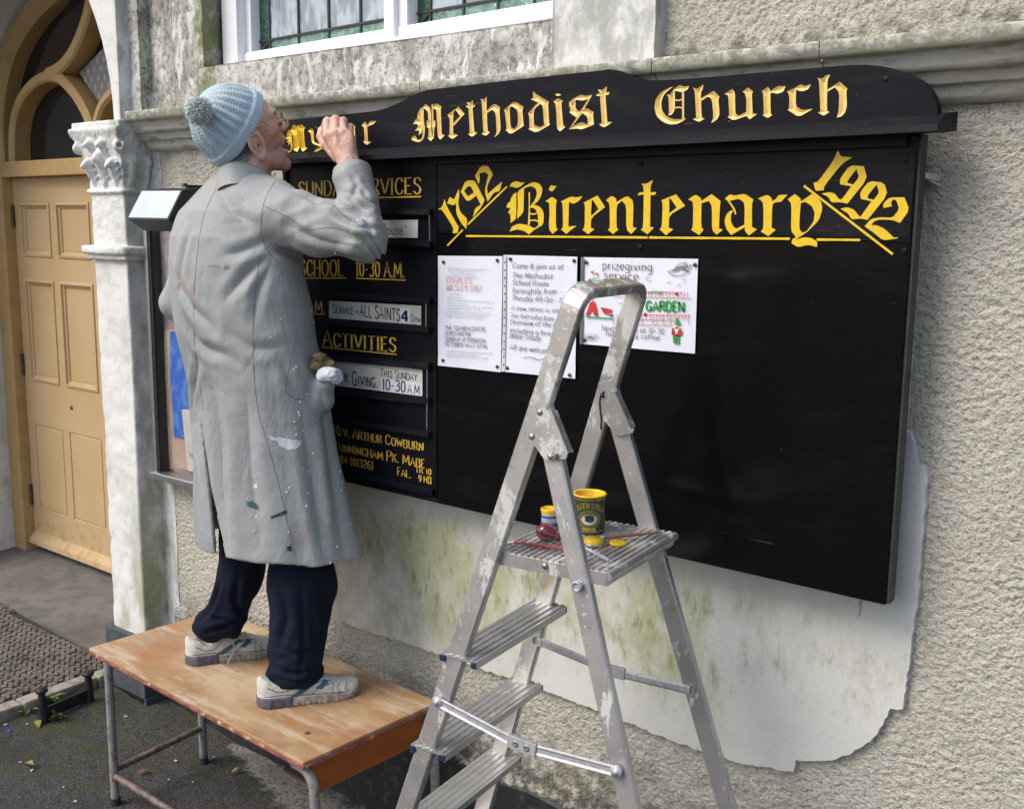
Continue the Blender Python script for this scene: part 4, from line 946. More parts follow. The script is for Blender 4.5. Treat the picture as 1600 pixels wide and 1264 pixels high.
def rail_px(p0, p1, h, dp=.014, name='slot_rail'):
    q = MB(); a, b = at(*p0, y=-dp), at(*p1, y=-dp); d = (at(p0[0], p0[1]+h, y=-dp)-a)[2]
    q.prism([a, b, b+np.array([0, 0, d]), a+np.array([0, 0, d])], (0, dp+.002, 0)); q.build(name, blkr, nb, bevel=.002)
for (p0, p1, h) in (((590, 326), (671, 327), 9), ((590, 371), (671, 377), 9), ((505, 456), (670, 466), 8), ((505, 499), (669, 511), 8), ((497, 553), (669, 568), 9), ((497, 606), (669, 622), 9), ((516, 651), (669, 676), 7)): rail_px(p0, p1, h)
q = MB()
for (p0, p1) in (((671, 330), (671.5, 378)), ((666, 470), (665.5, 512)), ((667.5, 572), (667, 672))):
    a, b = at(*p0, y=-.012), at(*p1, y=-.012); q.bar(a, b, .002, .003)
q.build('slot_edge', steel, nb)
cardm = simple('cream_card', (.60, .585, .54), .55, 0, .05, 30, .05); whitep = simple('white_paper', (.74, .75, .80), .5, 0, .03, 30, .05)
ink = simple('black_ink', (.02, .02, .025), .6); inkb = simple('navy_ink', (.02, .025, .10), .6); inkr = simple('red_ink', (.55, .03, .02), .6); inkg = simple('green_ink', (.02, .30, .05), .6); greyink = simple('grey_pencil', (.22, .23, .25), .7)
orange = simple('orange_ink', (.65, .2, .03), .6); palebl = simple('pale_print', (.30, .36, .46), .7)
def card(px, label, mat=cardm):
    c0 = at(*px[3], y=-.003); e = empty('slot_card', c0, label, 'card', 'cards in the notice board slots'); q = MB(); plate(q, px, -.0030, .0010); q.build('card_sheet', mat, e); return e
HAND = dict(thick=.85, thin=.65, wob=.12)
c1 = card([(560, 345), (653, 343.5), (652.5, 372), (560, 371)], 'white card beside the raised elbow ending in the word House')
q = MB(); px_text(q, 'Guild House."', (566, 366), (636, 367), 14, -.0034, **dict(HAND, thick=.6, thin=.5)); q.build('lettering', ink, c1)
c2 = card([(514, 470), (658, 478), (658, 508), (514, 497)], 'cream card in the middle slot reading Service All Saints 4 0pm')
q = MB(); px_text(q, 'Service', (520, 489), (553, 492), 13, -.0034, small=.75, **HAND); px_text(q, 'at', (555, 489), (560, 490), 6, -.0034, **HAND); px_text(q, 'All Saints', (562, 494), (625, 502), 20, -.0034, small=.9, **HAND); px_text(q, '0pm', (642, 503), (657, 505), 13, -.0034, small=.6, **dict(HAND, thick=.6, thin=.5)); q.build('lettering', ink, c2)
q = MB(); plate(q, [(625.5, 481), (640, 482), (640, 506), (625.5, 504)], -.0037, .0005); pw = q.build('patch', whitep, c2); q = MB(); px_text(q, '4', (627, 502), (638, 503), 17, -.0040, thick=1.3, thin=1.1); q.build('lettering', inkb, c2)
c3 = card([(520, 560), (660, 578), (660, 619), (520, 602)], 'cream card in the lower slot reading Giving This Sunday')
q = MB(); px_text(q, 'Home', (516, 592), (546, 597), 14, -.0034, small=.85, **HAND); px_text(q, 'Giving.', (550, 601), (590, 606), 21, -.0034, small=.7, **HAND); px_text(q, 'This Sunday', (594, 588), (652, 595), 12, -.0034, small=.85, **HAND); q.build('lettering', ink, c3)
q = MB(); plate(q, [(595, 592), (659, 599), (659, 619), (595, 611)], -.0037, .0005); q.build('patch', whitep, c3); q = MB(); px_text(q, '10-30', (597, 609), (634, 613), 17, -.0040, **dict(HAND, thick=1.0)); px_text(q, 'A.M', (637, 614), (656, 616.5), 14, -.0040, **HAND); q.build('lettering', inkb, c3)
# ---- pinned papers, each in a shiny pocket
pocket = M('sleeved_paper', (.72, .74, .82), .42, spec=.5, coat=.6); pocket.p.inputs['Coat Roughness'].default_value = .18
pocket.bump(pocket.noise(9, 3, stretch=(1, 1, .6)), .35, .02); pocket = pocket.done()
pinm = simple('rusty_drawing_pin', (.12, .07, .05), .4, .6)
def sheet(name, px, label, group, pins, seed):
    P = [at(a, b, y=-.0045) for a, b in px]; e = empty(name, P[3], label, 'poster', group); q = MB(); n = 12; rd = random.Random(seed); V = []
    for j in range(n+1):
        for i in range(n+1):
            s, t = i/n, j/n; p = (P[0]*(1-s)+P[1]*s)*(1-t)+(P[3]*(1-s)+P[2]*s)*t
            b = .0016*math.sin(s*3.1+seed)*math.sin(t*4+seed*2)+(.004*max(0, t-.8)*5*abs(s-.5)*1.2 if seed != 3 else 0)
            V.append(p+np.array([0, -abs(b)*.7, 0]))
    F = [(j*(n+1)+i, j*(n+1)+i+1, (j+1)*(n+1)+i+1, (j+1)*(n+1)+i) for j in range(n) for i in range(n)]
    V2 = [v+np.array([0, .0008, 0]) for v in V]; q.add(V+V2, F+[tuple(len(V)+k for k in f[::-1]) for f in F], True); q.build('paper_sheet', pocket, e)
    for (a, b) in pins:
        c = at(a, b, y=-.007); k = MB(); k.lathe(c, (0, -1, 0), [(0.0045, 0), (.0048, .0016), (.003, .003), (0, .0034)], 12); k.build('drawing_pin', pinm, e)
    return e
YP = -.0084
G = 'papers pinned to the notice board'
s1 = sheet('pinned_poster', [(684.6, 399.8), (785.5, 400.6), (783, 581.6), (684.6, 571)], 'printed poster headed Charles Wesley 1707 in red, beside the cards', G, [(693, 409.6), (777, 407), (692, 563), (777, 573)], 1)
T_ = dict(thick=.6, thin=.45)
q = MB(); px_text(q, 'CHARLES', (697, 442), (736, 443.5), 9, YP, thick=.55, thin=.3, serif=.4); px_text(q, 'WESLEY 1707', (697, 453.5), (752, 456.5), 9, YP, thick=.55, thin=.3, serif=.4); q.build('heading', inkr, s1)
q = MB()
for s, p0, p1, h in (('THE TOLMEN CENTRE', (695, 515), (759, 518), 6.5), ('CONSTANTINE', (695, 523.5), (736, 525.5), 6.5), ('SUNDAY AFTERNOON', (695, 532), (758, 536), 6.5), ('OCTOBER 14 AT 3 P.M', (695, 540), (760, 545), 6.5)): px_text(q, s, p0, p1, h, YP, thick=.75, thin=.6)
q.build('printed_text', simple('slate_ink', (.09, .10, .14), .6), s1)
q = MB(); rd = random.Random(2)
for y0, x0, x1 in ((418, 699, 762), (422, 699, 742), (426.5, 699, 740), (430.5, 697, 744), (459, 698, 722), (464, 698, 724), (468, 698, 772), (473, 698, 730), (477, 698, 770), (481, 698, 750), (486, 697, 766), (490, 697, 760), (494, 697, 755), (548, 698, 770), (552, 698, 748), (556, 698, 762)):
    px_text(q, ''.join(rd.choice('aeinorstl mu') for _ in range(int((x1-x0)/1.9))), (x0, y0+1.5), (x1, y0+1.5+(x1-x0)*.055), 2.6, YP, thick=.6, thin=.5, n=2)
tag(q.build('small_print', palebl, s1), kind='stuff')
s2 = sheet('pinned_poster', [(787, 398.5), (902.4, 401.5), (898.8, 591.8), (784.5, 580.5)], 'handwritten invitation in a punched pocket, half behind the ladder', G, [(797.5, 405), (897, 407.5), (793, 575), (890, 586)], 2)
q = MB()
for s, p0, p1, h in (('Come & join us at -', (800, 419), (887, 421), 8), ('The Methodist', (800, 434), (863, 436), 8), ('School Room', (800, 445), (856, 447.5), 8), ('fortnightly from :-', (800, 458), (878, 460), 8), ('Thursday 4th Oct - 7.30', (799, 469), (888, 474), 8), ('A new series is starting', (798, 484), (893, 490), 7), ("'An Introduction and", (796, 496), (884, 503), 7.5), ('Overview of the Bible', (796, 506), (884, 513), 7.5),
                     ('including a brief', (796, 519), (864, 525), 7.5), ('Bible Study.', (796, 528), (846, 532), 7.5), ('All are welcome', (796, 546), (862, 553), 8)): px_text(q, s, p0, p1, h, YP, thick=.62, thin=.42, slant=.16, wob=.25, seed=len(s))
P = [at(818+i*4, 560-2.2*math.sin(i*.75), y=YP) for i in range(10)]
for a, b in zip(P[:-1], P[1:]): q.bar(a, b, .0012, .0004, (0, 1, 0))
q.build('handwriting', ink, s2)
q = MB(); plate(q, [(787, 399), (791, 399), (789, 581), (785, 580.5)], -.0086, .0005); q.build('punched_edge', simple('pocket_edge', (.62, .64, .68), .3), s2)
q = MB()
for k in range(14): c = at(789-.15*k, 410+k*12.3, y=-.0092); q.lathe(c, (0, -1, 0), [(0.0022, 0), (.0022, .0004), (0, .0005)], 8)
q.build('punched_holes', ink, s2)
s3 = sheet('pinned_poster', [(909.3, 402), (1090.8, 404.8), (1085.8, 552.7), (907, 537.3)], 'landscape hand-drawn poster reading prizegiving service and GARDEN', G, [(916, 410), (1086, 414), (913, 531)], 3)
q = MB(); px_text(q, 'prizegiving', (941, 421), (1019, 424), 13, YP, thick=.5, thin=.45); px_text(q, 'service', (943, 436), (997, 438.5), 13, YP, thick=.5, thin=.45)
px_text(q, 'Next Sunday at 10-30', (940, 516), (1038, 522), 8, YP, thick=.55, thin=.5); px_text(q, 'followed by coffee', (946, 525), (1030, 531.5), 8, YP, thick=.55, thin=.5); q.build('lettering', ink, s3)
q = MB(); px_text(q, 'GARDEN', (1009, 485.5), (1069, 487), 15, YP, thick=1.5, thin=1.2); px_text(q, 'THE', (975, 484), (1003, 485.5), 15, YP, thick=1.5, thin=1.2)
for pts in ([(1055, 508), (1057, 495), (1062, 503), (1064, 508)],): q.add([at(*p, y=YP) for p in pts], [(0, 1, 2, 3)])
for pts in ([(1051, 525), (1056, 524), (1057, 538), (1052, 536)], [(1057, 524), (1061, 524), (1061, 537), (1058, 538)]): q.add([at(*p, y=YP) for p in pts], [(0, 1, 2, 3)])
for (a, b) in ((928, 436), (1021, 457), (1033, 458)): q.bar(at(a-9, b+1, y=YP), at(a+9, b-2, y=YP), .0012, .0003, (0, 1, 0)); q.bar(at(a-3, b+3, y=YP), at(a+1, b-5, y=YP), .0012, .0003, (0, 1, 0))
q.bar(at(915, 495, y=YP), at(957, 498, y=YP), .003, .0003, (0, 1, 0)); q.build('green_drawing', inkg, s3)
q = MB(); rd = random.Random(4)
for r_, (x0, x1) in ((440.5, (952, 985)), (448, (952, 1003)), (455, (960, 1066)), (464, (960, 1080)), (491, (967, 1078)), (499, (967, 1055)), (507, (975, 1050)), (474, (966, 985))): q.bar(at(x0, r_+(x0-952)*.0, y=YP), at(x1, r_+(x1-x0)*.02, y=YP), .0011, .0003, (0, 1, 0))
for k in range(22):
    x0 = 957+k*5.6+rd.uniform(-1, 1); a = rd.choice([441, 449, 456]) if x0 < 1000 else 456; b = rd.choice([465, 491]); 
    q.bar(at(x0, a, y=YP), at(x0, a+9, y=YP), .0011, .0003, (0, 1, 0)); q.bar(at(x0+2, 491, y=YP), at(x0+2, 500+rd.choice([0, 7]), y=YP), .0011, .0003, (0, 1, 0))
for pts in ([(922, 472), (929, 471), (932, 482), (934, 493), (929, 494), (924, 484), (919, 494), (915, 493), (919, 481)], [(938, 480), (957, 484), (952, 492), (943, 490)], [(1050, 513), (1064, 513), (1066, 522), (1058, 526), (1049, 523)]): q.add([at(*p, y=YP) for p in pts], [tuple(range(len(pts)))])
for (a, b) in ((1057, 459), (1008, 491), (922, 438)): c = at(a, b, y=YP); q.lathe(c, (0, -1, 0), [(.0042, 0), (.0042, .0002), (0, .0002)], 7)
q.build('red_drawing', inkr, s3)
q = MB()
for (a, b) in ((925, 425), (932, 428), (924, 466), (1057, 512)): c = at(a, b, y=YP-.0004); q.lathe(c, (0, -1, 0), [(.0038, 0), (.0038, .0002), (0, .0002)], 7)
q.build('orange_drawing', orange, s3)
q = MB(); q.add([at(*p, y=YP-.0008) for p in ((1053, 514), (1061, 514), (1057, 523))], [(0, 1, 2)]); q.build('white_beard', whitep, s3)
q = MB()
for pts in ([(1043, 424), (1052, 422), (1062, 412), (1072, 410), (1066, 421), (1076, 424), (1066, 430), (1055, 431), (1048, 428)], [(1068, 421), (1080, 413), (1076, 424)]):
    P = [at(*p, y=YP) for p in pts]
    for a, b in zip(P, P[1:]+P[:1]): q.bar(a, b, .0016, .0003, (0, 1, 0))
for k in range(9): q.bar(at(1050+k*3, 425-k*.8, y=YP), at(1058+k*2, 417-k*.5, y=YP), .0018, .0003, (0, 1, 0))
for k in range(14): a = k*.45; c = (922, 527); q.bar(at(c[0], c[1], y=YP), at(c[0]+14*math.cos(a), c[1]+7*math.sin(a), y=YP), .0007, .0003, (0, 1, 0))
c = at(954, 492, y=YP); q.lathe(c, (0, -1, 0), [(.0045, 0), (.0045, .0002), (0, .0002)], 8)
for (a, b) in ((1012, 432), (1015, 440), (1010, 436), (1045, 442), (1060, 446), (1068, 438)): q.bar(at(a-3, b, y=YP), at(a+3, b-2, y=YP), .001, .0003, (0, 1, 0))
q.build('pencil_drawing', greyink, s3)
q = MB(); plate(q, [(907.5, 402), (912, 402), (910, 538), (905.5, 537.5)], -.0088, .0008); q.build('grey_edge', simple('grey_tape', (.14, .14, .15), .4), s3)
# screw heads / plugs on the board
for p in ((1000, 256), (1000, 386), (1384, 124), (1415, 250), (1413, 392)): q = MB(); q.lathe(at(*p, y=-.0035 if p[1] > 130 else YH), (0, -1, 0), [(.006, 0), (.0055, .0008), (0, .001)], 12); q.build('screw_head', blkr, nb)
q = MB(); hk = at(1441, 276, y=.05); q.lathe(hk+np.array([-.0, -.01, 0]), (.35, -1, 0), [(.010, 0), (.010, .004), (.0045, .004), (.0045, .0)], 16); q.bar(hk+np.array([.004, -.006, .002]), hk+np.array([.016, .05, -.002]), .008, .012); q.bar(hk+np.array([.004, .02, -.004]), hk+np.array([.016, .055, -.016]), .006, .006)
tag(q.build('wall_eye', simple('painted_bracket', (.50, .47, .40), .6), None), 'small painted metal eye screwed into the roughcast beside the board', 'bracket')

# ================================================================= DISPLAY CASE AND FLOODLIGHT (behind the painter)
dc = empty('display_case', (-3.2, .08, 1.0), 'glazed aluminium display case with a buff sheet and blue cloth behind the painter', 'display case')
alu = simple('brushed_aluminium', (.52, .53, .55), .3, .9, .08, 60, .05)
YC = .06; pL0 = at(231, 363, y=YC); pL1 = at(243, 740, y=YC); xl = (pL0[0]+pL1[0])/2; zt = 1.90; zb = pL1[2]; xr = -2.66
q = MB(); q.box((xl+.010, .075, (zt+zb)/2), (.010, .028, (zt-zb)/2), bev=.003); q.box((xr, .075, (zt+zb)/2), (.012, .028, (zt-zb)/2), bev=.003); q.box(((xl+xr)/2, .070, zb), ((xr-xl)/2+.012, .034, .013), bev=.004); q.box(((xl+xr)/2, .075, zt), ((xr-xl)/2, .028, .014), bev=.003); q.build('case_frame', alu, dc)
q = MB(); q.box((xl+.026, .072, (zt+zb)/2), (.006, .020, (zt-zb)/2-.01)); q.build('gasket', simple('black_gasket', (.02, .02, .02), .5), dc)
buff = M('buff_sheet', (.47, .33, .24), .7); buff.mix(buff.ramp(buff.noise(5, 4), .4, .6), (.52, .40, .30)); buff.bump(buff.noise(14, 5, .6), .4, .02); buff = buff.done()
q = MB(); q.box(((xl+xr)/2, .100, (zt+zb)/2), ((xr-xl)/2, .004, (zt-zb)/2)); q.build('back_board', simple('mauve_board', (.33, .27, .28), .7), dc)
def hang(name, pts, mat, y0, par, amp=.004):
    P = [at(a, b, y=y0) for a, b in pts]; q = MB(); q.prism(P, (0, .002, 0)); return q.build(name, mat, par)
hang('buff_sheet', [(258, 515), (300, 515), (310, 735), (256, 730), (254, 560)], buff, .092, dc)
hang('pale_card', [(250, 365), (290, 365), (290, 480), (268, 470)], simple('mauve_card', (.44, .36, .37), .7), .094, dc)
bl = M('blue_cloth', (.03, .13, .50), .8); bl.mix(bl.ramp(bl.noise(26, 5, .6, stretch=(1, 1, .6)), .45, .6), (.10, .24, .62)); bl.bump(bl.noise(60, 6, .7), .6, .006); bl = bl.done()
hang('blue_cloth', [(266, 518), (295, 518), (297, 560), (297, 688), (272, 682), (270, 640), (266, 590)], bl, .086, dc)
hang('white_card', [(284, 640), (310, 640), (310, 738), (294, 735)], cardm, .084, dc)
q = MB(); px_text(q, 'N', (296, 714), (301, 715), 8, .082, thick=.6, thin=.5); q.build('lettering', greyink, dc)
gl = M('clear_glass', (1, 1, 1), .02, spec=.5); gl.p.inputs['Transmission Weight'].default_value = 1.; gl.p.inputs['IOR'].default_value = 1.15; gl = gl.done()
q = MB(); q.box(((xl+xr)/2, .058, (zt+zb)/2), ((xr-xl)/2-.01, .0015, (zt-zb)/2-.01)); q.build('glass', gl, dc)

fl = empty('floodlight', at(250, 320, y=0), 'black flood lamp with a pale flat lens facing out above the display case', 'floodlight')
housing = simple('black_housing', (.022, .024, .025), .42, 0, .1, 30, .1); lens = M('frosted_lens', (.58, .63, .64), .12, spec=.6); lens.mix(lens.ramp(lens.noise(5, 2), .4, .6), (.50, .56, .57)); lens = lens.done()
F4 = [(222, 299), (288, 293), (256, 347), (201, 340)]     # lens corners in the photo: top-left, top-right, bottom-right, bottom-left
yt, yb_ = -.055, -.125
TL, TR = at(*F4[0], y=yt), at(*F4[1], y=yt); BL, BR_ = at(*F4[3], y=yb_), at(*F4[2], y=yb_)
wv = (TR-TL+BR_-BL)/2; TR = TL+wv; BR_ = BL+wv
nrm = np.cross(wv, TL-BL); nrm /= np.linalg.norm(nrm); nrm = nrm if nrm[1] < 0 else -nrm
q = MB(); up = (TL-BL); q.prism([BL+nrm*.001, BR_+nrm*.001, TR+nrm*.001, TL+nrm*.001], -nrm*.004); q.build('lens', lens, fl)
q = MB(); e = .005
wu = wv/np.linalg.norm(wv); uu = up/np.linalg.norm(up)
a = [BL-wu*e-uu*e, BL+wv+wu*e-uu*e, TL+wv+wu*e+uu*e, TL-wu*e+uu*e]
bk = [BL+np.array([0, .055, -.042]), BL+wv+np.array([0, .055, -.042]), TL+wv+np.array([0, .085, .012]), TL+np.array([0, .085, .012])]
a = [p-nrm*.002 for p in a]
q.add(a+bk, [(0, 1, 2, 3), (7, 6, 5, 4), (0, 4, 5, 1), (1, 5, 6, 2), (2, 6, 7, 3), (3, 7, 4, 0)])
q.build('housing', housing, fl, bevel=.003)
q = MB(); c = TL+wv*.7+np.array([0, .07, .016]); q.bar(c, c+np.array([0.02, .09, -.0]), .03, .012); q.lathe(c+np.array([0, -.01, 0]), (0, 0, 1), [(.010, 0), (.010, .01), (0, .012)], 12); q.build('bracket', housing, fl)

# ================================================================= BOOT SCRAPER, WEEDS, LITTER
bs = empty('boot_scraper', at(90, 1120, z=.06), 'low black iron boot scraper with two knobbed posts at the kerb', 'boot scraper')
cast = simple('black_cast_iron', (.03, .03, .03), .55, .4, .2, 50, .5, 90)
tops = []
for (bx, by, tx, ty) in ((68, 1128, 62, 1083), (140, 1096, 136, 1056)):
    b0 = at(bx, by, z=.055); k = at(tx, ty, x=b0[0]); h = max(.09, min(.16, k[2]-.055)); q = MB()
    q.tube([b0+(0, 0, -.03), b0+(0, 0, h*.8), b0+(0, 0, h)], [.019, .014, .012], 12); q.lathe(b0+np.array([0, 0, h]), (0, 0, 1), [(.010, 0), (.021, .003), (.023, .010), (.015, .018), (0, .020)], 14); q.build('post', cast, bs); tops.append(b0)
q = MB(); q.bar(tops[0]+(0, 0, .03), tops[1]+(0, 0, .03), .010, .045); q.build('scraper_blade', cast, bs)
leafm = simple('weed_leaf', (.09, .15, .03), .5, 0, .25, 40); leaf2 = simple('yellow_leaf', (.30, .27, .06), .6, 0, .25, 40); dead = simple('dead_leaf', (.16, .10, .05), .8)
def leaf(mb, p, d, up, L, w):
    p = np.array(p, float); d = np.array(d, float); d /= np.linalg.norm(d); s = np.cross(d, up); s /= np.linalg.norm(s); u = np.cross(s, d); V = []
    for t, ww, hh in ((0, .08, 0), (.25, .7, .10), (.55, 1, .16), (.8, .6, .12), (1, .05, 0)):
        c = p+d*L*t+u*L*hh; V += [c-s*w/2*ww+u*L*.05*ww, c, c+s*w/2*ww+u*L*.05*ww]
    mb.add(V, [(3*i+k, 3*i+k+1, 3*i+4+k, 3*i+3+k) for i in range(4) for k in (0, 1)], True)
rd = random.Random(9)
def weed(px, n, L, label, mat=leafm, zz=.06):
    p = at(*px, z=zz); e = empty('weed', p, label, 'weed')
    for k in range(n):
        a = rd.uniform(0, 6.28); q = MB(); dd = (math.cos(a), math.sin(a), rd.uniform(.3, 1.6)); leaf(q, p+np.array([rd.uniform(-.012, .012), rd.uniform(-.012, .012), 0]), dd, (0, 0, 1), L*rd.uniform(.6, 1.1), L*.38); q.build('leaf', mat, e, fixn=False)
weed((76, 1104), 11, .075, 'leafy green weed growing between the two scraper posts')
weed((92, 1122), 8, .045, 'small green weed in the crack in front of the scraper blade')
weed((124, 1068), 6, .045, 'green sprig behind the farther scraper post')
weed((44, 1116), 6, .05, 'yellowing weed leaning out left of the scraper', leaf2)
lit = MB(); rl = random.Random(8)
for k in range(16):
    p = at(rl.uniform(0, 520), rl.uniform(1120, 1262), z=.0); p[2] = gz(p[0], p[1])+.006; a = rl.uniform(0, 3.14); s_ = rl.uniform(.0025, .006)
    lit.box(p, (s_, s_*.5, .0014), ((math.cos(a), math.sin(a), 0), (-math.sin(a), math.cos(a), 0), (0, 0, 1)))
tag(lit.build('paint_flakes', simple('white_flake', (.6, .6, .56), .7), None), 'scattered white flakes and chippings on the tarmac', 'litter', kind='stuff')
def fallen(px, mat, L, label, zz=.0):
    p = at(*px, z=zz); p[2] = float(gz(p[0], p[1]))+.008; q = MB(); a = rd.uniform(0, 6); leaf(q, p, (math.cos(a), math.sin(a), .15), (0, 0, 1), L, L*.5); tag(q.build('fallen_leaf', mat, None, fixn=False), label, 'leaf', 'leaves on the tarmac')
fallen((362, 1210), leaf2, .035, 'crumpled yellow-green leaf on the tarmac under the desk'); fallen((40, 1210), leaf2, .05, 'long olive leaf on the tarmac at the bottom left'); fallen((216, 1214), dead, .035, 'brown curled leaf just inside the left desk legs'); fallen((60, 1136), leaf2, .05, 'yellow leaf at the foot of the nearer scraper post', .06)
q = MB(); p = at(15, 1144, z=.05); q.box(p+np.array([0, 0, .006]), (.012, .006, .004), bev=.002); tag(q.build('bottle_cap', simple('blue_plastic', (.02, .08, .35), .4), None), 'small blue scrap of plastic on the ground below the kerb', 'litter')
# ================================================================= SCHOOL DESK
dk = empty('school_desk', (-2.55, -.2, 0), 'old wooden topped school desk with tubular grey legs that the painter stands on', 'desk')
wd = M('worn_veneer', (.37, .215, .10), .5, spec=.35); ca, sa = math.cos(R(-2.7)), math.sin(R(-2.7))
wd.mix(wd.ramp(wd.noise(5, 6, .65, stretch=(.6, 1.6, 1)), .38, .62), (.45, .325, .19)); wd.mix(wd.ramp(wd.noise(3.2, 5, .7), .5, .68), (.30, .15, .075), amt=.75)
wd.mix(wd.ramp(wd.noise(11, 7, .75, stretch=(.3, 1.8, 1)), .50, .62), (.56, .46, .33), amt=.75); wd.mix(wd.ramp(wd.noise(50, 6, .7, stretch=(.12, 1, 1)), .5, .75), (.30, .16, .07), amt=.55)
wd.mix(wd.mul(wd.ramp(wd.sep()[0], -2.35, -1.98), wd.ramp(wd.noise(8, 5, .7), .4, .6)), (.32, .14, .06), amt=.5)
wd.mix(wd.near((-2.50, -.30, .5), .13, .5, 9, (1, 1.8, 1), .6), (.66, .52, .36), amt=.5); wd.mix(wd.near((-2.10, -.36, .5), .010, .3, 60), (.05, .04, .03), amt=.8)
wd.mix(wd.near((-2.95, -.24, .5), .10, .5, 9, (1, 1.5, 1), .6), (.33, .22, .15), amt=.5)
wd.mix(wd.ramp(wd.noise(6, 6, .75, v=wd.mp((.8, 1.4, 1), loc=(5, 2, 0))), .55, .66), (.30, .20, .13), amt=.75); wd.mix(wd.ramp(wd.noise(26, 7, .8, v=wd.mp((.35, 1, 1), loc=(2, 7, 0))), .58, .66), (.24, .13, .07), amt=.6); wd.mix(wd.near(tuple(at(250, 1015, z=.5)), .07, .5, 14, (1, 1, 1), .6), (.36, .15, .06), amt=.6); wd.mix(wd.near(tuple(at(560, 1150, z=.5)), .05, .5, 20, (1, .7, 1), .4), (.34, .12, .07), amt=.35)
wd.mix(wd.ramp(wd.noise(140, 3), .70, .74), (.12, .07, .04), amt=.7); wd.mix(wd.ramp(wd.noise(90, 8, .8, stretch=(.08, 1, 1)), .60, .66), (.55, .46, .35), amt=.5); wd.mix(wd.ramp(wd.noise(90, 8, .8, v=wd.mp((1, .1, 1), rot=(0, 0, .4))), .64, .67), (.20, .12, .07), amt=.5)
wd.bump(wd.noise(60, 5, stretch=(.12, 1, 1)), .12, .001); wd.bump(wd.noise(9, 5), .1, .004)
wd.rough(wd.math('MULTIPLY_ADD', wd.noise(7, 5, .6), .35, .30)); wd = wd.done()
edgem = M('rubbed_red_edge', (.32, .10, .075), .5); edgem.mix(edgem.ramp(edgem.noise(60, 4, stretch=(.3, 1, 1)), .45, .6), (.16, .06, .04)); edgem.mix(edgem.ramp(edgem.noise(30, 3), .6, .7), (.50, .33, .22)); edgem = edgem.done()
m = M('orange_brown_panel', (.36, .095, .018), .45, spec=.4); m.mix(m.ramp(m.noise(30, 5, stretch=(1, .2, 1)), .4, .7), (.28, .07, .014)); m.bump(m.noise(90, 4, stretch=(1, .15, 1)), .2, .001); pan = m.done()
tube = M('grey_tube_paint', (.24, .235, .225), .45, spec=.5); tube.mix(tube.ramp(tube.noise(60, 5), .52, .64), (.13, .085, .06), amt=.8); tube.mix(tube.ramp(tube.noise(12, 4), .5, .7), (.32, .31, .29), amt=.6); tube.bump(tube.noise(150, 3), .2, .001); tubem = tube.done()
redtube = simple('rubbed_grey_red_tube', (.19, .135, .12), .5, 0, .3, 40, .2)
DA = np.array([-3.088, -.423, .5]); du = np.array([ca, sa, 0]); dv = np.array([-sa, ca, 0]); dz = np.array([0, 0, 1.])
def D(u, v, z): return DA+du*u+dv*v+dz*(z-.5)
q = MB(); q.box(D(.553, .2425, .4945), (.551, .2405, .0055), (du, dv, dz), .003); q.build('desk_top', wd, dk)
q = MB(); q.box(D(.553, .2425, .4835), (.553, .2425, .0055), (du, dv, dz), .0035); q.build('top_edge', edgem, dk)
q = MB()      # shelf box under the right end, rounded lower corners
ol = [(.045, .478), (.045, .405), (.05, .393), (.062, .385), (.42, .385), (.435, .391), (.442, .405), (.442, .478)]
q.prism([D(1.085, v, z) for v, z in ol], -du*.016); q.build('end_panel', pan, dk)
q = MB(); q.box(D(1.0, .245, .392), (.07, .18, .004), (du, dv, dz)); q.build('shelf', simple('dark_ply', (.05, .03, .02), .7), dk)
def legs(u0, bend):
    fr = D(u0, .015, 0); rr = D(u0, .40 if not bend else .44, 0)
    if not bend:
        fr = np.array([-2.978, -.420, 0]); rr = np.array([-2.985, -.080, 0]); top = lambda p: np.array([p[0], p[1], .478])
        for p in (fr, rr):
            q = MB(); q.tube([p+(0, 0, .012), top(p)], .0135, 14); q.build('leg', tubem, dk)
            q = MB(); q.tube([p, p+(0, 0, .022)], .016, 12); q.build('foot', simple('rubber_foot', (.03, .03, .03), .7), dk)
        q = MB(); q.tube([fr+(0, 0, .115), rr+(0, 0, .13)], .0105, 12); q.build('side_rail', redtube, dk); q = MB(); q.tube([top(fr)-(0, 0, .012), top(rr)-(0, 0, .012)], .0125, 12); q.build('top_rail', tubem, dk); return fr
    for v, s in ((.03, -1), (.46, 1)):
        q = MB(); pts = [D(1.03, v+(.0), .462)]+[D(1.06+.05*math.sin(a)+.0, v, .462-.05+.05*math.cos(a)) for a in np.linspace(0, math.pi/2, 7)]+[D(1.118, v, .15), D(1.125, v, 0.0)]
        q.tube(pts, .0135, 14); q.build('leg', tubem, dk)
    q = MB(); q.tube([D(1.03, .03, .462), D(1.03, .46, .462)], .0125, 12); q.build('top_rail', tubem, dk)
    return D(1.12, .03, 0)
fa = legs(.1, False); fb = legs(1., True)
q = MB(); q.tube([fa+(0, 0, .098), fb+(0, 0, .098)], .0105, 12); q.build('stretcher', redtube, dk)

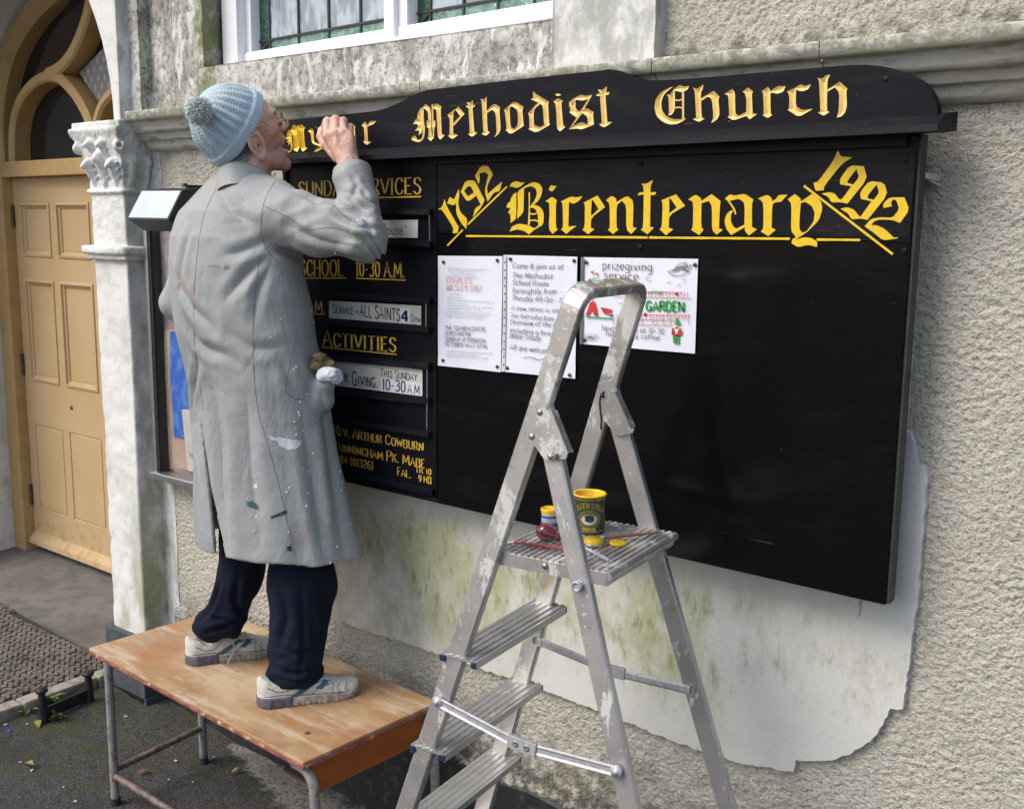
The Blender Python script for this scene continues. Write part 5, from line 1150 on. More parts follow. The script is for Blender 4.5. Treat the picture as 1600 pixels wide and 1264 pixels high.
# ================================================================= STEPLADDER
OX, OY, TH = -1.1829, -.3394, .1267; LA_, LB, LC, H0, H1, R0, R1 = .3178, .313, -.1321, .1443, .0619, .1399, .0657; ZT = 1.72
lc, ls = math.cos(TH), math.sin(TH)
def L(s, w, z): return np.array([OX+lc*s-ls*w, OY+ls*s+lc*w, z])
def Ld(s, w, z): return np.array([lc*s-ls*w, ls*s+lc*w, z])
def fs(z, side): return L(-LA_*(ZT-z), side*(H0+H1*(ZT-z)), z)
def rs(z, side): return L(LC+LB*(ZT-z), side*(R0+R1*(ZT-z)), z)
def fhw(z): return H0+H1*(ZT-z)
def onside(px, py, side, off=0.0):
    """photo point met with the ladder's near (-1) or far (+1) side plane, pushed off outwards"""
    A, B, C_ = fs(0, side), fs(1.7, side), rs(0, side); n = np.cross(B-A, C_-A); n /= np.linalg.norm(n)
    if n@Ld(0, side, 0) < 0: n = -n
    A = A+n*off; s_ = sight(px, py); return CAM+s_*((A-CAM)@n/(s_@n)), n
sl_ = empty('stepladder', L(0, 0, 0), 'paint-splashed aluminium stepladder standing open before the black board', 'stepladder')
def ladder_mat(name, c, splash):
    m = M(name, c, .42, .75, .5); m.mix(m.ramp(m.noise(6, 5), .4, .7), tuple(k*.8 for k in c))
    m.mix(m.ramp(m.noise(15, 7, .75, v=m.mp((1, 1, .5)), dist=.5), .60-.05*splash, .66-.05*splash), (.58, .57, .53), amt=.8); m.mix(m.ramp(m.noise(14, 5, .7, v=m.mp(loc=(3, 1, 7)), dist=.6), .60-.03*splash, .67-.03*splash), (.50, .42, .36), amt=.7)
    m.mix(m.ramp(m.noise(75, 3, .6, v=m.mp(loc=(1, 5, 2))), .68-.03*splash, .70-.03*splash), (.72, .71, .68)); m.mix(m.ramp(m.noise(17, 3, v=m.mp(loc=(9, 2, 2))), .71, .72), (.45, .40, .10), amt=.8)
    m.mix(m.ramp(m.noise(130, 2, v=m.mp(loc=(2, 8, 4))), .70, .72), (.10, .09, .08), amt=.8)
    a = m.ramp(m.noise(15, 7, .75, v=m.mp((1, 1, .5)), dist=.5), .60-.05*splash, .66-.05*splash, .75, .05); m.lk(a, m.p.inputs['Metallic'])
    m.rough(m.math('MULTIPLY_ADD', m.noise(20, 5), .3, .28)); m.bump(m.ramp(m.noise(15, 7, .75, v=m.mp((1, 1, .5)), dist=.5), .60-.05*splash, .66-.05*splash), .25, .002); m.bump(m.noise(200, 3), .12, .0008); return m.done()
al = ladder_mat('splashed_aluminium', (.54, .525, .51), .8); al2 = ladder_mat('scuffed_aluminium', (.58, .575, .57), -.2); al3 = ladder_mat('caked_aluminium', (.50, .49, .47), 1.7)
alc = simple('clean_aluminium', (.50, .50, .51), .58, .55, .12, 90, .08); rivm = simple('rivet', (.40, .40, .40), .4, .8); blueplug = simple('blue_plastic_cap', (.012, .03, .085), .4); blackr = simple('black_foot', (.02, .02, .02), .6)
def channel(mb, path, nrm, inward, wd_, dp, th=.0028):
    """C-section along path: web faces away from inward, flanges point inward"""
    path = [np.array(p, float) for p in path]; secs = []; n = len(path)
    for i in range(n):
        t = path[min(i+1, n-1)]-path[max(i-1, 0)]; t /= np.linalg.norm(t); N = nrm-t*(nrm@t); N /= np.linalg.norm(N); B = inward[i]-t*(inward[i]@t)-N*(inward[i]@N); B /= np.linalg.norm(B)
        p = path[i]; r = .003
        prof = [(-wd_/2+r, 0), (wd_/2-r, 0), (wd_/2, r), (wd_/2, dp-r), (wd_/2-r, dp), (-wd_/2+r, dp), (-wd_/2, dp-r), (-wd_/2, r)]
        secs.append([p+N*a+B*b for a, b in prof])
    k = len(secs[0]); V = [v for s_ in secs for v in s_]
    mb.add(V, [(k*i+j, k*i+(j+1) % k, k*i+k+(j+1) % k, k*i+k+j) for i in range(n-1) for j in range(k)]+[tuple(range(k)), tuple(range(k*(n-1), k*n))[::-1]])
up_f = (fs(1.7, 1)+fs(1.7, -1)-fs(0, 1)-fs(0, -1)); up_f /= np.linalg.norm(up_f); wdir = Ld(0, 1, 0); nf = np.cross(wdir, up_f); nf /= np.linalg.norm(nf)
zc = 1.692; rad = .050; A, B = fs(zc, -1), fs(zc, 1); half = fhw(zc)-rad*.95; cen = (A+B)/2
arc = []; inn = []
for s in (-1, 1):
    aa = np.linspace(0, math.pi/2, 8) if s < 0 else np.linspace(math.pi/2, 0, 8)
    for a in aa: arc.append(cen+wdir*s*(half+rad*math.cos(a))+up_f*rad*math.sin(a)); inn.append(-(wdir*s*math.cos(a)+up_f*math.sin(a)))
q = MB(); pth = [fs(1.50, -1), fs(1.60, -1)]+arc+[fs(1.60, 1), fs(1.50, 1)]; channel(q, pth, nf, [wdir, wdir]+inn+[-wdir, -wdir], .043, .021); q.build('top_hoop', al3, sl_)
for side in (-1, 1):
    q = MB(); channel(q, [fs(.02, side), fs(.8, side), fs(1.502, side)], nf, [-side*wdir]*3, .043, .021); q.build('stile', al, sl_)
    up_r = rs(1.5, side)-rs(0, side); up_r /= np.linalg.norm(up_r); nr = np.cross(wdir, up_r); nr /= np.linalg.norm(nr)
    q = MB(); channel(q, [rs(.02, side), rs(.8, side), rs(1.52, side)], nr, [-side*wdir]*3, .041, .020); q.build('rear_leg', al, sl_)
    for pnt in (fs(.0, side), rs(.0, side)):
        q = MB(); q.box(pnt+(0, 0, .018)-side*wdir*.010, (.027, .014, .018), (Ld(1, 0, 0), wdir, (0, 0, 1)), .003); q.build('rubber_foot', blackr, sl_)
# knuckle plates
def knuckle(poly, side, off, th, rivs):
    n = onside(900, 700, side)[1]; P = [onside(a, b, side, off)[0] for a, b in poly]; q = MB(); q.prism(P, -n*th)
    e0, e1 = P[1], P[2]; q.bar(e0-n*.010, e1-n*.010, .003, .022, n)
    pl = q.build('hinge_plate', al3, sl_)
    for a, b in rivs: q = MB(); c, n2 = onside(a, b, side, off); q.lathe(c, n2, [(.0065, 0), (.0062, .0015), (.0035, .003), (0, .0035)], 14); q.build('rivet', rivm, pl)
knuckle([(843, 639), (861, 642), (887, 708), (884, 717), (857, 719), (849, 716), (831, 690), (829, 668)], -1, .004, .004, [(843.5, 644), (831, 682), (860, 713.5)])
knuckle([(946, 613), (966, 610), (992, 667), (990, 676), (971, 680), (963, 678), (942, 652), (940, 628)], 1, -.0255, .004, [(952, 615.5), (942, 648), (969, 674.5)])
# treads
def tread(z, s0, s1, w0, w1, th, nr_, name, mat, cap=True, sid=None):
    q = MB(); prof = []; n = nr_
    for i in range(n):
        a = s0+(s1-s0)*i/n; b = s0+(s1-s0)*(i+1)/n; g = (b-a)
        prof += [(a+g*.05, -.0030), (a+g*.18, 0), (a+g*.62, 0), (a+g*.78, -.0030)]
    prof = [(s0, -th)]+[(s0, -.004)]+prof+[(s1, -.004), (s1, -th), (s1-.003, -th), (s1-.003, -.007), (s0+.003, -.007), (s0+.003, -th)]
    q.prism([L(s, w0, z+zz) for s, zz in prof], Ld(0, w1-w0, 0)); o = q.build(name, mat, sl_)
    if cap:
        for w in (w0, w1):
            k = MB(); k.box(L(s0+.006, w, z-.011), (.007, .0025, .007), (Ld(1, 0, 0), wdir, dz), .002); k.build('end_cap', blueplug, o); k = MB(); k.box(L(s1-.005, w, z-.011), (.006, .0025, .007), (Ld(1, 0, 0), wdir, dz), .002); k.build('end_cap', blueplug, o)
    return o
for k, z in enumerate((.974, .7585, .5455, .33, .115)):
    s = -LA_*(ZT-z); h = fhw(z)+.003; tread(z, s-.036, s+.052, -h, h, .020, 5, 'tread', al2)
ZP = 1.205; hp_ = .160; tread(ZP, -.168, .090, -hp_, hp_, .030, 18, 'platform', al3, False)
plat = MB(); plat.box(L(-.039, -hp_-.0015, ZP-.016), (.129, .0015, .013), (Ld(1, 0, 0), wdir, dz)); plat.box(L(-.039, hp_+.0015, ZP-.016), (.129, .0015, .013), (Ld(1, 0, 0), wdir, dz))
plat.tube([L(.092, -hp_-.002, ZP-.010), L(.092, hp_+.002, ZP-.010)], .009, 10); plat.build('platform_rim', al, sl_)
q = MB(); zr_ = ZP-.032; c0 = rs(zr_, -1); c1 = rs(zr_, 1); q.tube([c0-wdir*.012, c1+wdir*.012], .009, 12); q.build('pivot_tube', alc, sl_)
q = MB(); q.lathe(c0-wdir*.013, -wdir, [(.006, -.006), (.0065, .001), (.0095, .001), (.011, -.001), (.011, -.004)], 18); q.build('tube_ferrule', alc, sl_)
q = MB(); q.lathe(onside(851, 884, -1, -.012)[0], onside(851, 884, -1)[1], [(.0065, 0), (.006, .002), (0, .003)], 12); q.build('rivet', rivm, sl_)
# folding spreader bars
def spreader(side, pts, off):
    P = [onside(a, b, side, off) for a, b in pts]; n = P[0][1]; P = [p[0] for p in P]
    t = (P[3]-P[0])/np.linalg.norm(P[3]-P[0]); u = np.cross(t, n)
    for a, b in ((P[0], P[1]), (P[2], P[3])):
        q = MB(); d = (b-a)/np.linalg.norm(b-a); v = np.cross(d, n)
        e = .011; ring = [(-e, 0), (-e*.75, .004), (-e*.35, .0015), (e*.35, .0015), (e*.75, .004), (e, 0), (e*.5, -.002), (-e*.5, -.002)]
        q.prism([a+v*x+n*y for x, y in ring], b-a); o = q.build('spreader_bar', alc, sl_)
        q = MB(); e_ = a if a is P[0] else b; q.lathe(e_, n, [(.0125, -.003), (.0125, .003), (.010, .005), (.006, .005), (.0055, .008), (0, .009)], 18); q.build('rivet', alc, o)
    q = MB(); d = (P[2]-P[1]); l = np.linalg.norm(d); d /= l; q.box((P[1]+P[2])/2+n*.001, (l/2+.004, .0135, .005), (d, np.cross(n, d), n), .0015); br = q.build('hinge_bracket', alc, sl_)
    for f_ in (.28, .72): q = MB(); q.lathe(P[1]+(P[2]-P[1])*f_+n*.006, n, [(.0068, 0), (.0066, .0015), (.0048, .002), (.003, .0012), (0, .001)], 14); q.build('rivet', rivm, br)
spreader(-1, [(684, 1096), (797, 1156), (836, 1171), (963, 1205)], .006)
spreader(1, [(840, 1001), (950, 1046), (974, 1053), (1078, 1078)], -.024)
# black cord, wire hook and rust-red splash on the ladder
q = MB(); q.tube([onside(a, b, 1, -.030)[0] for a, b in ((944, 612), (939, 617), (937, 628), (938, 642), (940, 656), (939, 671))], .0022, 8); q.lathe(onside(942, 618, 1, -.028)[0], onside(942, 618, 1)[1]*-1, [(.005, 0), (.004, .006), (0, .007)], 10); q.build('cord', simple('black_cord', (.015, .015, .015), .5), sl_)
q = MB(); P = [onside(a, b, -1, -.03)[0] for a, b in ((843, 891), (838, 905), (829, 918), (826, 935))]; q.tube(P, .0009, 6); q.build('wire', alc, sl_)
q = MB(); rd = random.Random(2); c, n = onside(870, 714, -1, .0048)
e1_ = np.cross(n, dz); e1_ /= np.linalg.norm(e1_); pts = []
for k in range(18): a = k*math.tau/18; r = (.004 if k % 2 else rd.uniform(.008, .016)); pts.append(c+e1_*r*math.cos(a)+dz*r*math.sin(a))
q.add([c+n*.001]+pts, [(0, k+1, (k+1) % 18+1) for k in range(18)]); q.build('paint_splash', simple('rust_red_splash', (.11, .035, .015), .6), sl_)

# ================================================================= PAINTER'S THINGS ON THE PLATFORM
zt_ = ZP+.0005
def onp(px, py, z=0.0): return at(px, py, z=zt_+z)
tin_g = M('syrup_tin_print', (.018, .055, .035), .32, .3, .5); tin_g.mix(tin_g.ramp(tin_g.wave(160, 3, detail=3), .5, .6), (.10, .13, .06), amt=.5); tin_g = tin_g.done()
tin_gold = simple('tin_gold_print', (.50, .36, .08), .35, .5); ypaint = simple('wet_yellow_paint', (.78, .50, .01), .18, 0, .08, 40, .1); tinm = simple('bare_tin', (.45, .44, .42), .3, .9, .15, 60)
tin = empty('syrup_tin', onp(921, 829), 'green and gold syrup tin with yellow paint round its rim', 'tin')
tb = onp(920, 829); rT = .0345; hT = .083
q = MB(); q.lathe(tb, (0, 0, 1), [(0, .001), (rT-.001, 0), (rT, .002), (rT, hT-.004)], 40); q.build('tin_body', tin_g, tin)
q = MB(); q.lathe(tb, (0, 0, 1), [(rT+.0008, hT-.0035), (rT+.0025, hT-.002), (rT+.001, hT+.001), (rT-.003, hT), (rT-.004, hT-.003), (rT-.004, hT-.03), (0, hT-.032)], 40); q.build('painted_rim', ypaint, tin)
vt = math.atan2(CAM[1]-tb[1], CAM[0]-tb[0])
def wrap(mb, s, a0, a1, z0, h, arc_=0., r=rT+.0006, **k):
    """letters round the tin: from angle a0 to a1, optional upward arc"""
    t = MB(); text_mesh(t, s, (0, 0, 0), (1, 0, 0), h, (0, 0, 1), **k)
    V = []
    for x, y, z in t.v: a = a0+(a1-a0)*x; zz = z0+z+arc_*(1-(2*x-1)**2); V.append(tb+np.array([r*math.cos(a), r*math.sin(a), zz]))
    mb.add(V, t.f)
q = MB(); k_ = dict(thick=1.2, thin=.7, serif=.4); wrap(q, 'GOLDEN SYRUP', vt-1.15, vt+1.05, .042, .012, .016, **k_)
def oval(mb, az, z, ra, rz, r, w=None, n=26):
    P = []; 
    for s_ in ((1,) if w is None else (1, 1-w)): P.append([tb+np.array([r*math.cos(vt+az+ra*s_*math.cos(t)/rT), r*math.sin(vt+az+ra*s_*math.cos(t)/rT), z+rz*s_*math.sin(t)]) for t in np.linspace(0, math.tau, n, endpoint=False)])
    if w is None: mb.add(P[0], [tuple(range(n))])
    else: mb.add(P[0]+P[1], [(i, (i+1) % n, n+(i+1) % n, n+i) for i in range(n)])
oval(q, .02, .034, .021, .016, rT+.0005, .12); oval(q, .02, .034, .025, .020, rT+.0005, .07)
for zz in (.006, .0745): 
    V = []
    for i in range(41): a = i*math.tau/40; V += [tb+np.array([(rT+.0005)*math.cos(a), (rT+.0005)*math.sin(a), zz+d_]) for d_ in (0, .0022)]
    q.add(V, [(2*i, 2*i+2, 2*i+3, 2*i+1) for i in range(40)])
V = []
for i in range(9): a = vt-.42+.84*i/8; V += [tb+np.array([(rT+.0005)*math.cos(a), (rT+.0005)*math.sin(a), zz]) for zz in (.009, .016)]
q.add(V, [(2*i, 2*i+2, 2*i+3, 2*i+1) for i in range(8)])
q.build('gold_print', tin_gold, tin, fixn=False)
q = MB(); oval(q, .02, .034, .0165, .0115, rT+.0012); q.build('white_oval', simple('tin_white', (.62, .64, .60), .35), tin, fixn=False)
q = MB(); oval(q, .02, .033, .010, .005, rT+.0017, None, 9); oval(q, .18, .037, .005, .005, rT+.0017, None, 8); q.build('lion_emblem', simple('tin_black', (.03, .05, .04), .4), tin, fixn=False)
st_ = empty('small_paint_tin', onp(857, 826), 'small white and blue paint tin with yellow rim behind the dark bulb', 'tin'); sb = onp(859, 824); rS = .0185; hS = .043
q = MB(); q.lathe(sb, (0, 0, 1), [(0, 0), (rS, 0), (rS, hS)], 28); q.build('tin_body', simple('tin_label_white', (.55, .57, .62), .35), st_)
q = MB(); q.lathe(sb, (0, 0, 1), [(rS+.0004, .006), (rS+.0004, .013)], 28); q.lathe(sb, (0, 0, 1), [(rS+.0004, .024), (rS+.0004, .029)], 28); q.build('blue_band', simple('tin_blue', (.03, .09, .30), .35), st_)
q = MB(); q.lathe(sb, (0, 0, 1), [(rS+.0003, hS-.010), (rS+.0018, hS-.004), (rS+.002, hS), (rS-.001, hS+.001), (rS-.003, hS-.006), (0, hS-.008)], 28); q.build('painted_rim', ypaint, st_)
bulb = MB(); b0, b1 = onp(852, 831, .018), onp(880, 842, .010); ax = (b1-b0); ax_n = ax/np.linalg.norm(ax)
bulb.lathe(b0-ax_n*.020, ax_n, [(0, 0), (.008, .0015), (.015, .007), (.0185, .016), (.0185, .024), (.015, .034), (.010, .044), (.0075, .052), (.0075, .058), (0, .059)], 28)
tag(bulb.build('handle_bulb', M('oxblood_gloss', (.12, .012, .018), .22, coat=.5).done(), None), 'dark red pear-shaped wooden knob lying on the ladder platform', 'brush knob')
def brush(name, pts, rads, mat, label, tip=None):
    e = empty(name, pts[0], label, 'paintbrush'); q = MB(); q.tube(pts, rads, 10); q.build('handle', mat, e)
    if tip: q = MB(); q.tube(tip[0], tip[1], 10); q.build('ferrule', alc, e)
redh = simple('red_handle', (.38, .03, .03), .3); woodh = simple('brown_handle', (.25, .12, .06), .4); whiteh = simple('white_handle', (.62, .63, .64), .35, .2)
brush('paintbrush', [onp(802, 848, .005), onp(830, 850, .005), onp(884, 857, .005)], [.0018, .0036, .0030], redh, 'thin red handled brush lying at the front of the platform', ([onp(790, 846, .004), onp(803, 848, .005)], [.0012, .002]))
brush('paintbrush', [onp(942, 840, .006), onp(985, 836, .007), onp(1034, 831, .008)], [.0042, .0040, .0018], woodh, 'long brown handled brush sticking out past the right of the platform', ([onp(925, 842, .005), onp(943, 840, .006)], [.002, .0042]))
brush('paintbrush', [onp(905, 850, .006), onp(930, 864, .006), onp(947, 873, .005)], [.0024, .0034, .0042], whiteh, 'silver and white brush pointing to the front corner of the platform', ([onp(945, 872, .005), onp(951, 876, .004)], [.0044, .0032]))
l1 = empty('tin_lid', onp(928, 847), 'paint-filled tin lid lying in front of the syrup tin', 'lid'); c = onp(928, 849)
q = MB(); q.lathe(c, (0, 0, 1), [(0, .001), (.028, 0), (.029, .003), (.0275, .0045), (.025, .003), (.024, .0015)], 30); q.build('lid_rim', tinm, l1); q = MB(); q.lathe(c+(-.004, .003, 0), (0, 0, 1), [(.022, .0015), (.020, .005), (.019, .009), (0, .009)], 28); q.build('paint_pool', ypaint, l1)
l2 = empty('tin_lid', onp(966, 848), 'small round yellow painted lid right of the larger lid', 'lid'); c = onp(966, 850); q = MB(); q.lathe(c, (0, 0, 1), [(0, .0005), (.0175, 0), (.0185, .002), (.018, .0045), (.016, .0052), (0, .0045)], 28); q.build('lid_disc', ypaint, l2)
# ================================================================= THE PAINTER
skin = M('skin', (.70, .45, .34), .5, spec=.4); skin.mix(skin.ramp(skin.noise(22, 4), .38, .66), (.62, .33, .24), amt=.8); skin.mix(skin.ramp(skin.noise(75, 4), .5, .7), (.70, .45, .34), amt=.4); skin.mix(skin.ramp(skin.noise(240, 2), .66, .74), (.30, .13, .085), amt=.4)
skin.p.inputs['Subsurface Weight'].default_value = .08; skin.p.inputs['Subsurface Radius'].default_value = (.01, .004, .002)
skin.bump(skin.noise(420, 4), .3, .0012); skin.bump(skin.noise(45, 5, stretch=(1, 1, .5)), .3, .004); skinm = skin.done()
ct = M('grey_overall_cloth', (.315, .328, .318), .60, spec=.4)
ct.mix(ct.ramp(ct.noise(3.2, 5, .6), .35, .65), (.25, .27, .275)); ct.mix(ct.ramp(ct.noise(6, 5, .65), .5, .75), (.38, .365, .325), amt=.6)
ct.mix(ct.mul(ct.ramp(ct.noise(7, 5, .7), .52, .72), .45), (.29, .27, .235))
ct.mix(ct.ramp(ct.noise(120, 3, .6), .72, .73), (.60, .60, .58), amt=.9)
_el = np.array(at(575, 360, d=2.80))
ct.mix(ct.mul(ct.near(_el, .09, .4, 12, (1, 1, 1), .8), ct.ramp(ct.noise(60, 6, .75), .53, .60)), (.50, .49, .46), amt=.6)
ct.mix(ct.mul(ct.near(_el+np.array([0, 0, .0]), .12, .4, 12, (1, 1, 1), .8), ct.ramp(ct.noise(14, 4, .7), .45, .6)), (.25, .22, .205), amt=.7)
ct.mix(ct.mul(ct.ramp(ct.sep()[2], 1.25, .95), ct.ramp(ct.noise(100, 3), .70, .73)), (.62, .63, .62), amt=.7)
ct.bump(ct.noise(5, 3, .5, dist=.4), .25, .03); ct.bump(ct.math('ABSOLUTE', ct.math('SUBTRACT', ct.noise(7, 3, .55, dist=1.2, stretch=(1, 1, .6)), .5)), .30, .03); ct.bump(ct.math('ABSOLUTE', ct.math('SUBTRACT', ct.noise(19, 3, .6, dist=1.), .5)), .13, .010); ct.mix(ct.ramp(ct.noise(2.1, 3), .45, .6), (.35, .345, .325), amt=.5); ct.mix(ct.ramp(ct.noise(420, 2), .35, .65), (.37, .385, .39), amt=.25); ct.bump(ct.noise(1200, 2), .15, .0004); cloth = ct.m
navy = M('navy_trouser_cloth', (.010, .013, .025), .9, spec=.12); navy.bump(navy.noise(700, 2), .3, .0006); navy.bump(navy.noise(26, 4), .35, .006); navym = navy.done()
man = empty('person', (-2.48, -.22, .5), 'painter in a pale blue bobble hat and grey overall coat reaching up to the lettering', 'person')
FA = R(88); fx = np.array([math.sin(FA), -math.cos(FA), 0], np.float32); fy = np.array([math.cos(FA), math.sin(FA), 0], np.float32)   # his right, his front
def dax(row): return 2.987+(row-319)*.000313
ST = [(262, 356, 402), (276, 338, 428), (300, 312, 448), (330, 284, 456), (370, 268, 464), (410, 266, 472), (450, 268, 480), (520, 276, 490), (560, 286, 498), (600, 296, 506), (650, 302, 513), (700, 305, 522), (780, 307, 541), (850, 308, 558), (905, 308, 568)]
_z, _cx, _cy, _a = [], [], [], []
for r_, l_, rr_ in ST:
    d_ = dax(r_); c_ = at((l_+rr_)/2, r_, d=d_); _z.append(c_[2]); _cx.append(c_[0]); _cy.append(c_[1]); _a.append((rr_-l_)/2/FPX*d_/.83)
_o = np.argsort(_z); _z, _cx, _cy, _a = [np.array(k)[_o] for k in (_z, _cx, _cy, _a)]
def torso_local(P):
    z = P[..., 2]; cx = np.interp(z, _z, _cx); cy = np.interp(z, _z, _cy); a = np.interp(z, _z, _a)
    x = (P[..., 0]-cx)*fx[0]+(P[..., 1]-cy)*fx[1]; y = (P[..., 0]-cx)*fy[0]+(P[..., 1]-cy)*fy[1]; return x, y, z, a
SHR, ELR, WRR = at(438, 336, d=2.86), at(566, 369, d=2.80), at(549, 268, d=2.86)
SHL, ELL, WRL = at(322, 352, d=3.08), at(281, 474, d=3.18), at(330, 520, d=3.02)+np.array([0.02, .12, 0])
def ridge(n): return 1-np.abs(2*n-1)
C3 = lambda x, y, d: np.array(at(x, y, d=d))
def coat_f(P):
    x, y, z, a = torso_local(P); b = a*.70
    fl = np.clip((1.45-z)/.55, 0, 1); phi = np.arctan2(y, x)
    Q = np.stack([np.cos(phi)*1.3, np.sin(phi)*1.3, z*.35], -1)
    fold = (vnoise(Q, 2.6, 3)-.5)*2; fold2 = (vnoise(Q, 5.5, 5)-.5)
    rad = 1+fl*(.075*fold+.03*fold2)
    d = (np.sqrt((x/a)**2+(y/b)**2+1e-9)-rad)*np.minimum(a, b)*.92
    d = smax(d, z-1.99, .04)
    d = smin(d, d_caps(P, at(398, 306, d=2.90), at(430, 315, d=2.88), .040, .056), .05)
    d = smin(d, d_caps(P, at(358, 302, d=3.00), SHL, .040, .060), .05)
    # right sleeve
    u = smin(d_caps(P, SHR, ELR, .074, .058), d_ell(P, at(500, 362, d=2.83), (.075, .06, .062)), .03); A, B = v3(ELR), v3(WRR); f_ = d_caps(P, A, B, .057, .044)
    e = d_ell(P, ELR+np.array([.006, .006, -.004]), (.058, .056, .058)); arm = smin(smin(u, f_, .010), e, .025)
    fold_s = np.clip(1-np.linalg.norm(P-v3(ELR), axis=-1)/.17, 0, 1)
    ua = v3(ELR)-v3(SHR); ua /= np.linalg.norm(ua); fa_ = B-A; fa_ /= np.linalg.norm(fa_)
    bis = ua-fa_; bis /= np.linalg.norm(bis); t = P-v3(ELR)
    perp = np.cross(np.cross(ua, fa_), bis); perp /= np.linalg.norm(perp)
    ang = np.arctan2(t@perp, -(t@bis)+.10)            # creases fan out of the crook of the elbow
    arm = arm-fold_s*.015*(np.sin(ang*13+vnoise(P, 12, 3)*5)*.6)
    long_ = np.stack([P@ua*3.0, P@np.cross(ua, v3((0, 0, 1)))*9, P[..., 2]*9-P@ua*5], -1)
    arm = arm-.009*(ridge(vnoise(long_, 1.0, 8))-.55)-.005*(ridge(vnoise(long_, 2.3, 3))-.55)
    cf = d_caps(P, A+(B-A)*.80, B+(B-A)*.3, .037, .036); arm = smax(arm, -cf, .004); arm = smax(arm, (P-B)@fa_-.006, .004)
    d = smin(d, arm, .028)
    # left sleeve
    la = smin(d_caps(P, SHL, ELL, .060, .050), d_caps(P, ELL, WRL, .050, .042), .02); d = smin(d, la-.006*(ridge(vnoise(P*np.array([1, 1, .6], np.float32), 16, 2))-.5), .03)
    # soft drag folds from the armpit and shoulder blades, and general crumple
    sk = np.stack([x*2-z*3.2, y*2, z*1.2+x], -1)
    up_ = np.clip((z-1.25)/.3, 0, 1)
    d = d-.008*up_*(ridge(vnoise(sk, 2.6, 4))-.55)-.003*(1-up_)*(ridge(vnoise(P*np.array([1, 1, .25], np.float32), 11, 7))-.5)-.003*(ridge(vnoise(P*np.array([1.6, 1.6, .6], np.float32), 9, 6))-.5)
    d = smin(d, smin(d_ell(P, C3(505, 620, 2.96), (.026, .03, .045)), d_ell(P, C3(509, 600, 2.94), (.022, .024, .022)), .02), .02)
    # hollow below the hips, at the neck and at the cuff
    hem = .915+.018*(vnoise(Q, 2.4, 9)-.5)-.012*y/.2
    inner = (np.sqrt((x/(a-.011))**2+(y/(b-.011))**2+1e-9)-rad)*np.minimum(a, b)*.92
    d = np.where(z < 1.24, np.maximum(d, -inner), d)
    d = np.maximum(d, hem-z)
    nk = d_caps(P, at(384, 300, d=2.95), at(398, 235, d=2.96), .058, .064); d = smax(d, -nk, .006)
    # back vent
    vt_ = np.clip((1.30-z)/.38, 0, 1); xc = -.055+.060*vt_; vent = np.maximum(np.maximum(np.abs(x-xc)-(.002+.026*vt_**1.6), y+.02), z-1.30)
    d = np.maximum(d, -vent)
    return d
coatV = nets(coat_f, (-3.0, -.60, .88), (-1.98, .12, 2.07), .0050)
CR = [('512,316 545,330 578,344', .011, .011), ('520,334 555,350 592,360', .009, .010), ('540,308 570,322 599,342', .011, .010), ('528,300 560,306 590,322', .006, .010), ('428,388 470,402 520,407', .010, .016), ('424,374 380,392 345,400', .006, .018), ('420,400 385,430 350,470', .008, .018), ('425,412 405,450 397,500', .007, .016),
      ('300,350 285,400 280,460', .006, .016), ('275,430 300,480 335,512', .007, .018), ('290,500 315,540 365,560', .008, .020), ('330,600 345,700 350,800 362,890', .012, .026), ('385,620 392,740 412,885', .008, .026), ('500,600 515,700 537,862', .010, .022), ('470,640 490,760 507,872', .008, .022), ('310,560 300,640 314,760', .010, .018),
      ('455,298 500,316 540,320', .008, .015), ('448,350 500,376 560,386', .007, .015), ('546,272 557,290 550,312', .005, .009), ('440,560 455,600 490,640', .005, .016), ('340,290 362,330 400,350', .005, .018), ('360,520 400,545 450,540', .005, .020), ('560,290 575,310 596,330', .006, .008)]
from mathutils.bvhtree import BVHTree
def press_folds(V, Q, CR):
    tr = BVHTree.FromPolygons([tuple(map(float, p)) for p in V], [tuple(map(int, q)) for q in Q])
    N = np.zeros_like(V); a = V[Q[:, 0]]; n = np.cross(V[Q[:, 1]]-a, V[Q[:, 3]]-a)
    for k in range(4): np.add.at(N, Q[:, k], n)
    N /= np.maximum(np.linalg.norm(N, axis=1, keepdims=True), 1e-9); D = np.zeros(len(V))
    for s_, amp, wd_ in CR:
        pts = smooth_pts([tuple(map(float, k.split(','))) for k in s_.split(' ')], 5); W3 = []
        for p in pts:
            s = sight(*p); s /= np.linalg.norm(s); r_ = tr.ray_cast(Vector(CAM), Vector(s))
            if r_[0] is not None: W3.append(np.array(r_[0]))
        if len(W3) < 3: continue
        W3 = np.array(W3); best = np.full(len(V), 9.); tt = np.zeros(len(V))
        near_ = np.linalg.norm(V-W3.mean(0), axis=1) < np.ptp(W3, axis=0).max()+.1; idx_ = np.where(near_)[0]; P = V[idx_]; b_ = np.full(len(P), 9.); t_ = np.zeros(len(P))
        for i in range(len(W3)-1):
            A, B = W3[i], W3[i+1]; ba = B-A; t = np.clip(((P-A)@ba)/max(ba@ba, 1e-9), 0, 1); dd = np.linalg.norm(P-A-t[:, None]*ba, axis=1); m_ = dd < b_; b_[m_] = dd[m_]; t_[m_] = (i+t[m_])/(len(W3)-1)
        env = np.sin(np.pi*np.clip(t_*.94+.03, 0, 1))**.7; g = (-1.15*np.exp(-b_/(wd_*.62))+.62*np.exp(-((b_-1.5*wd_)/(wd_*.85))**2))*amp*env; D[idx_] += g
    return V+N*D[:, None]
coatV = (press_folds(coatV[0], coatV[1], CR), coatV[1])
coat = npmesh('coat', coatV[0], coatV[1], cloth, man, True)
bv = BVHTree.FromPolygons([tuple(map(float, p)) for p in coatV[0]], [tuple(map(int, q)) for q in coatV[1]])
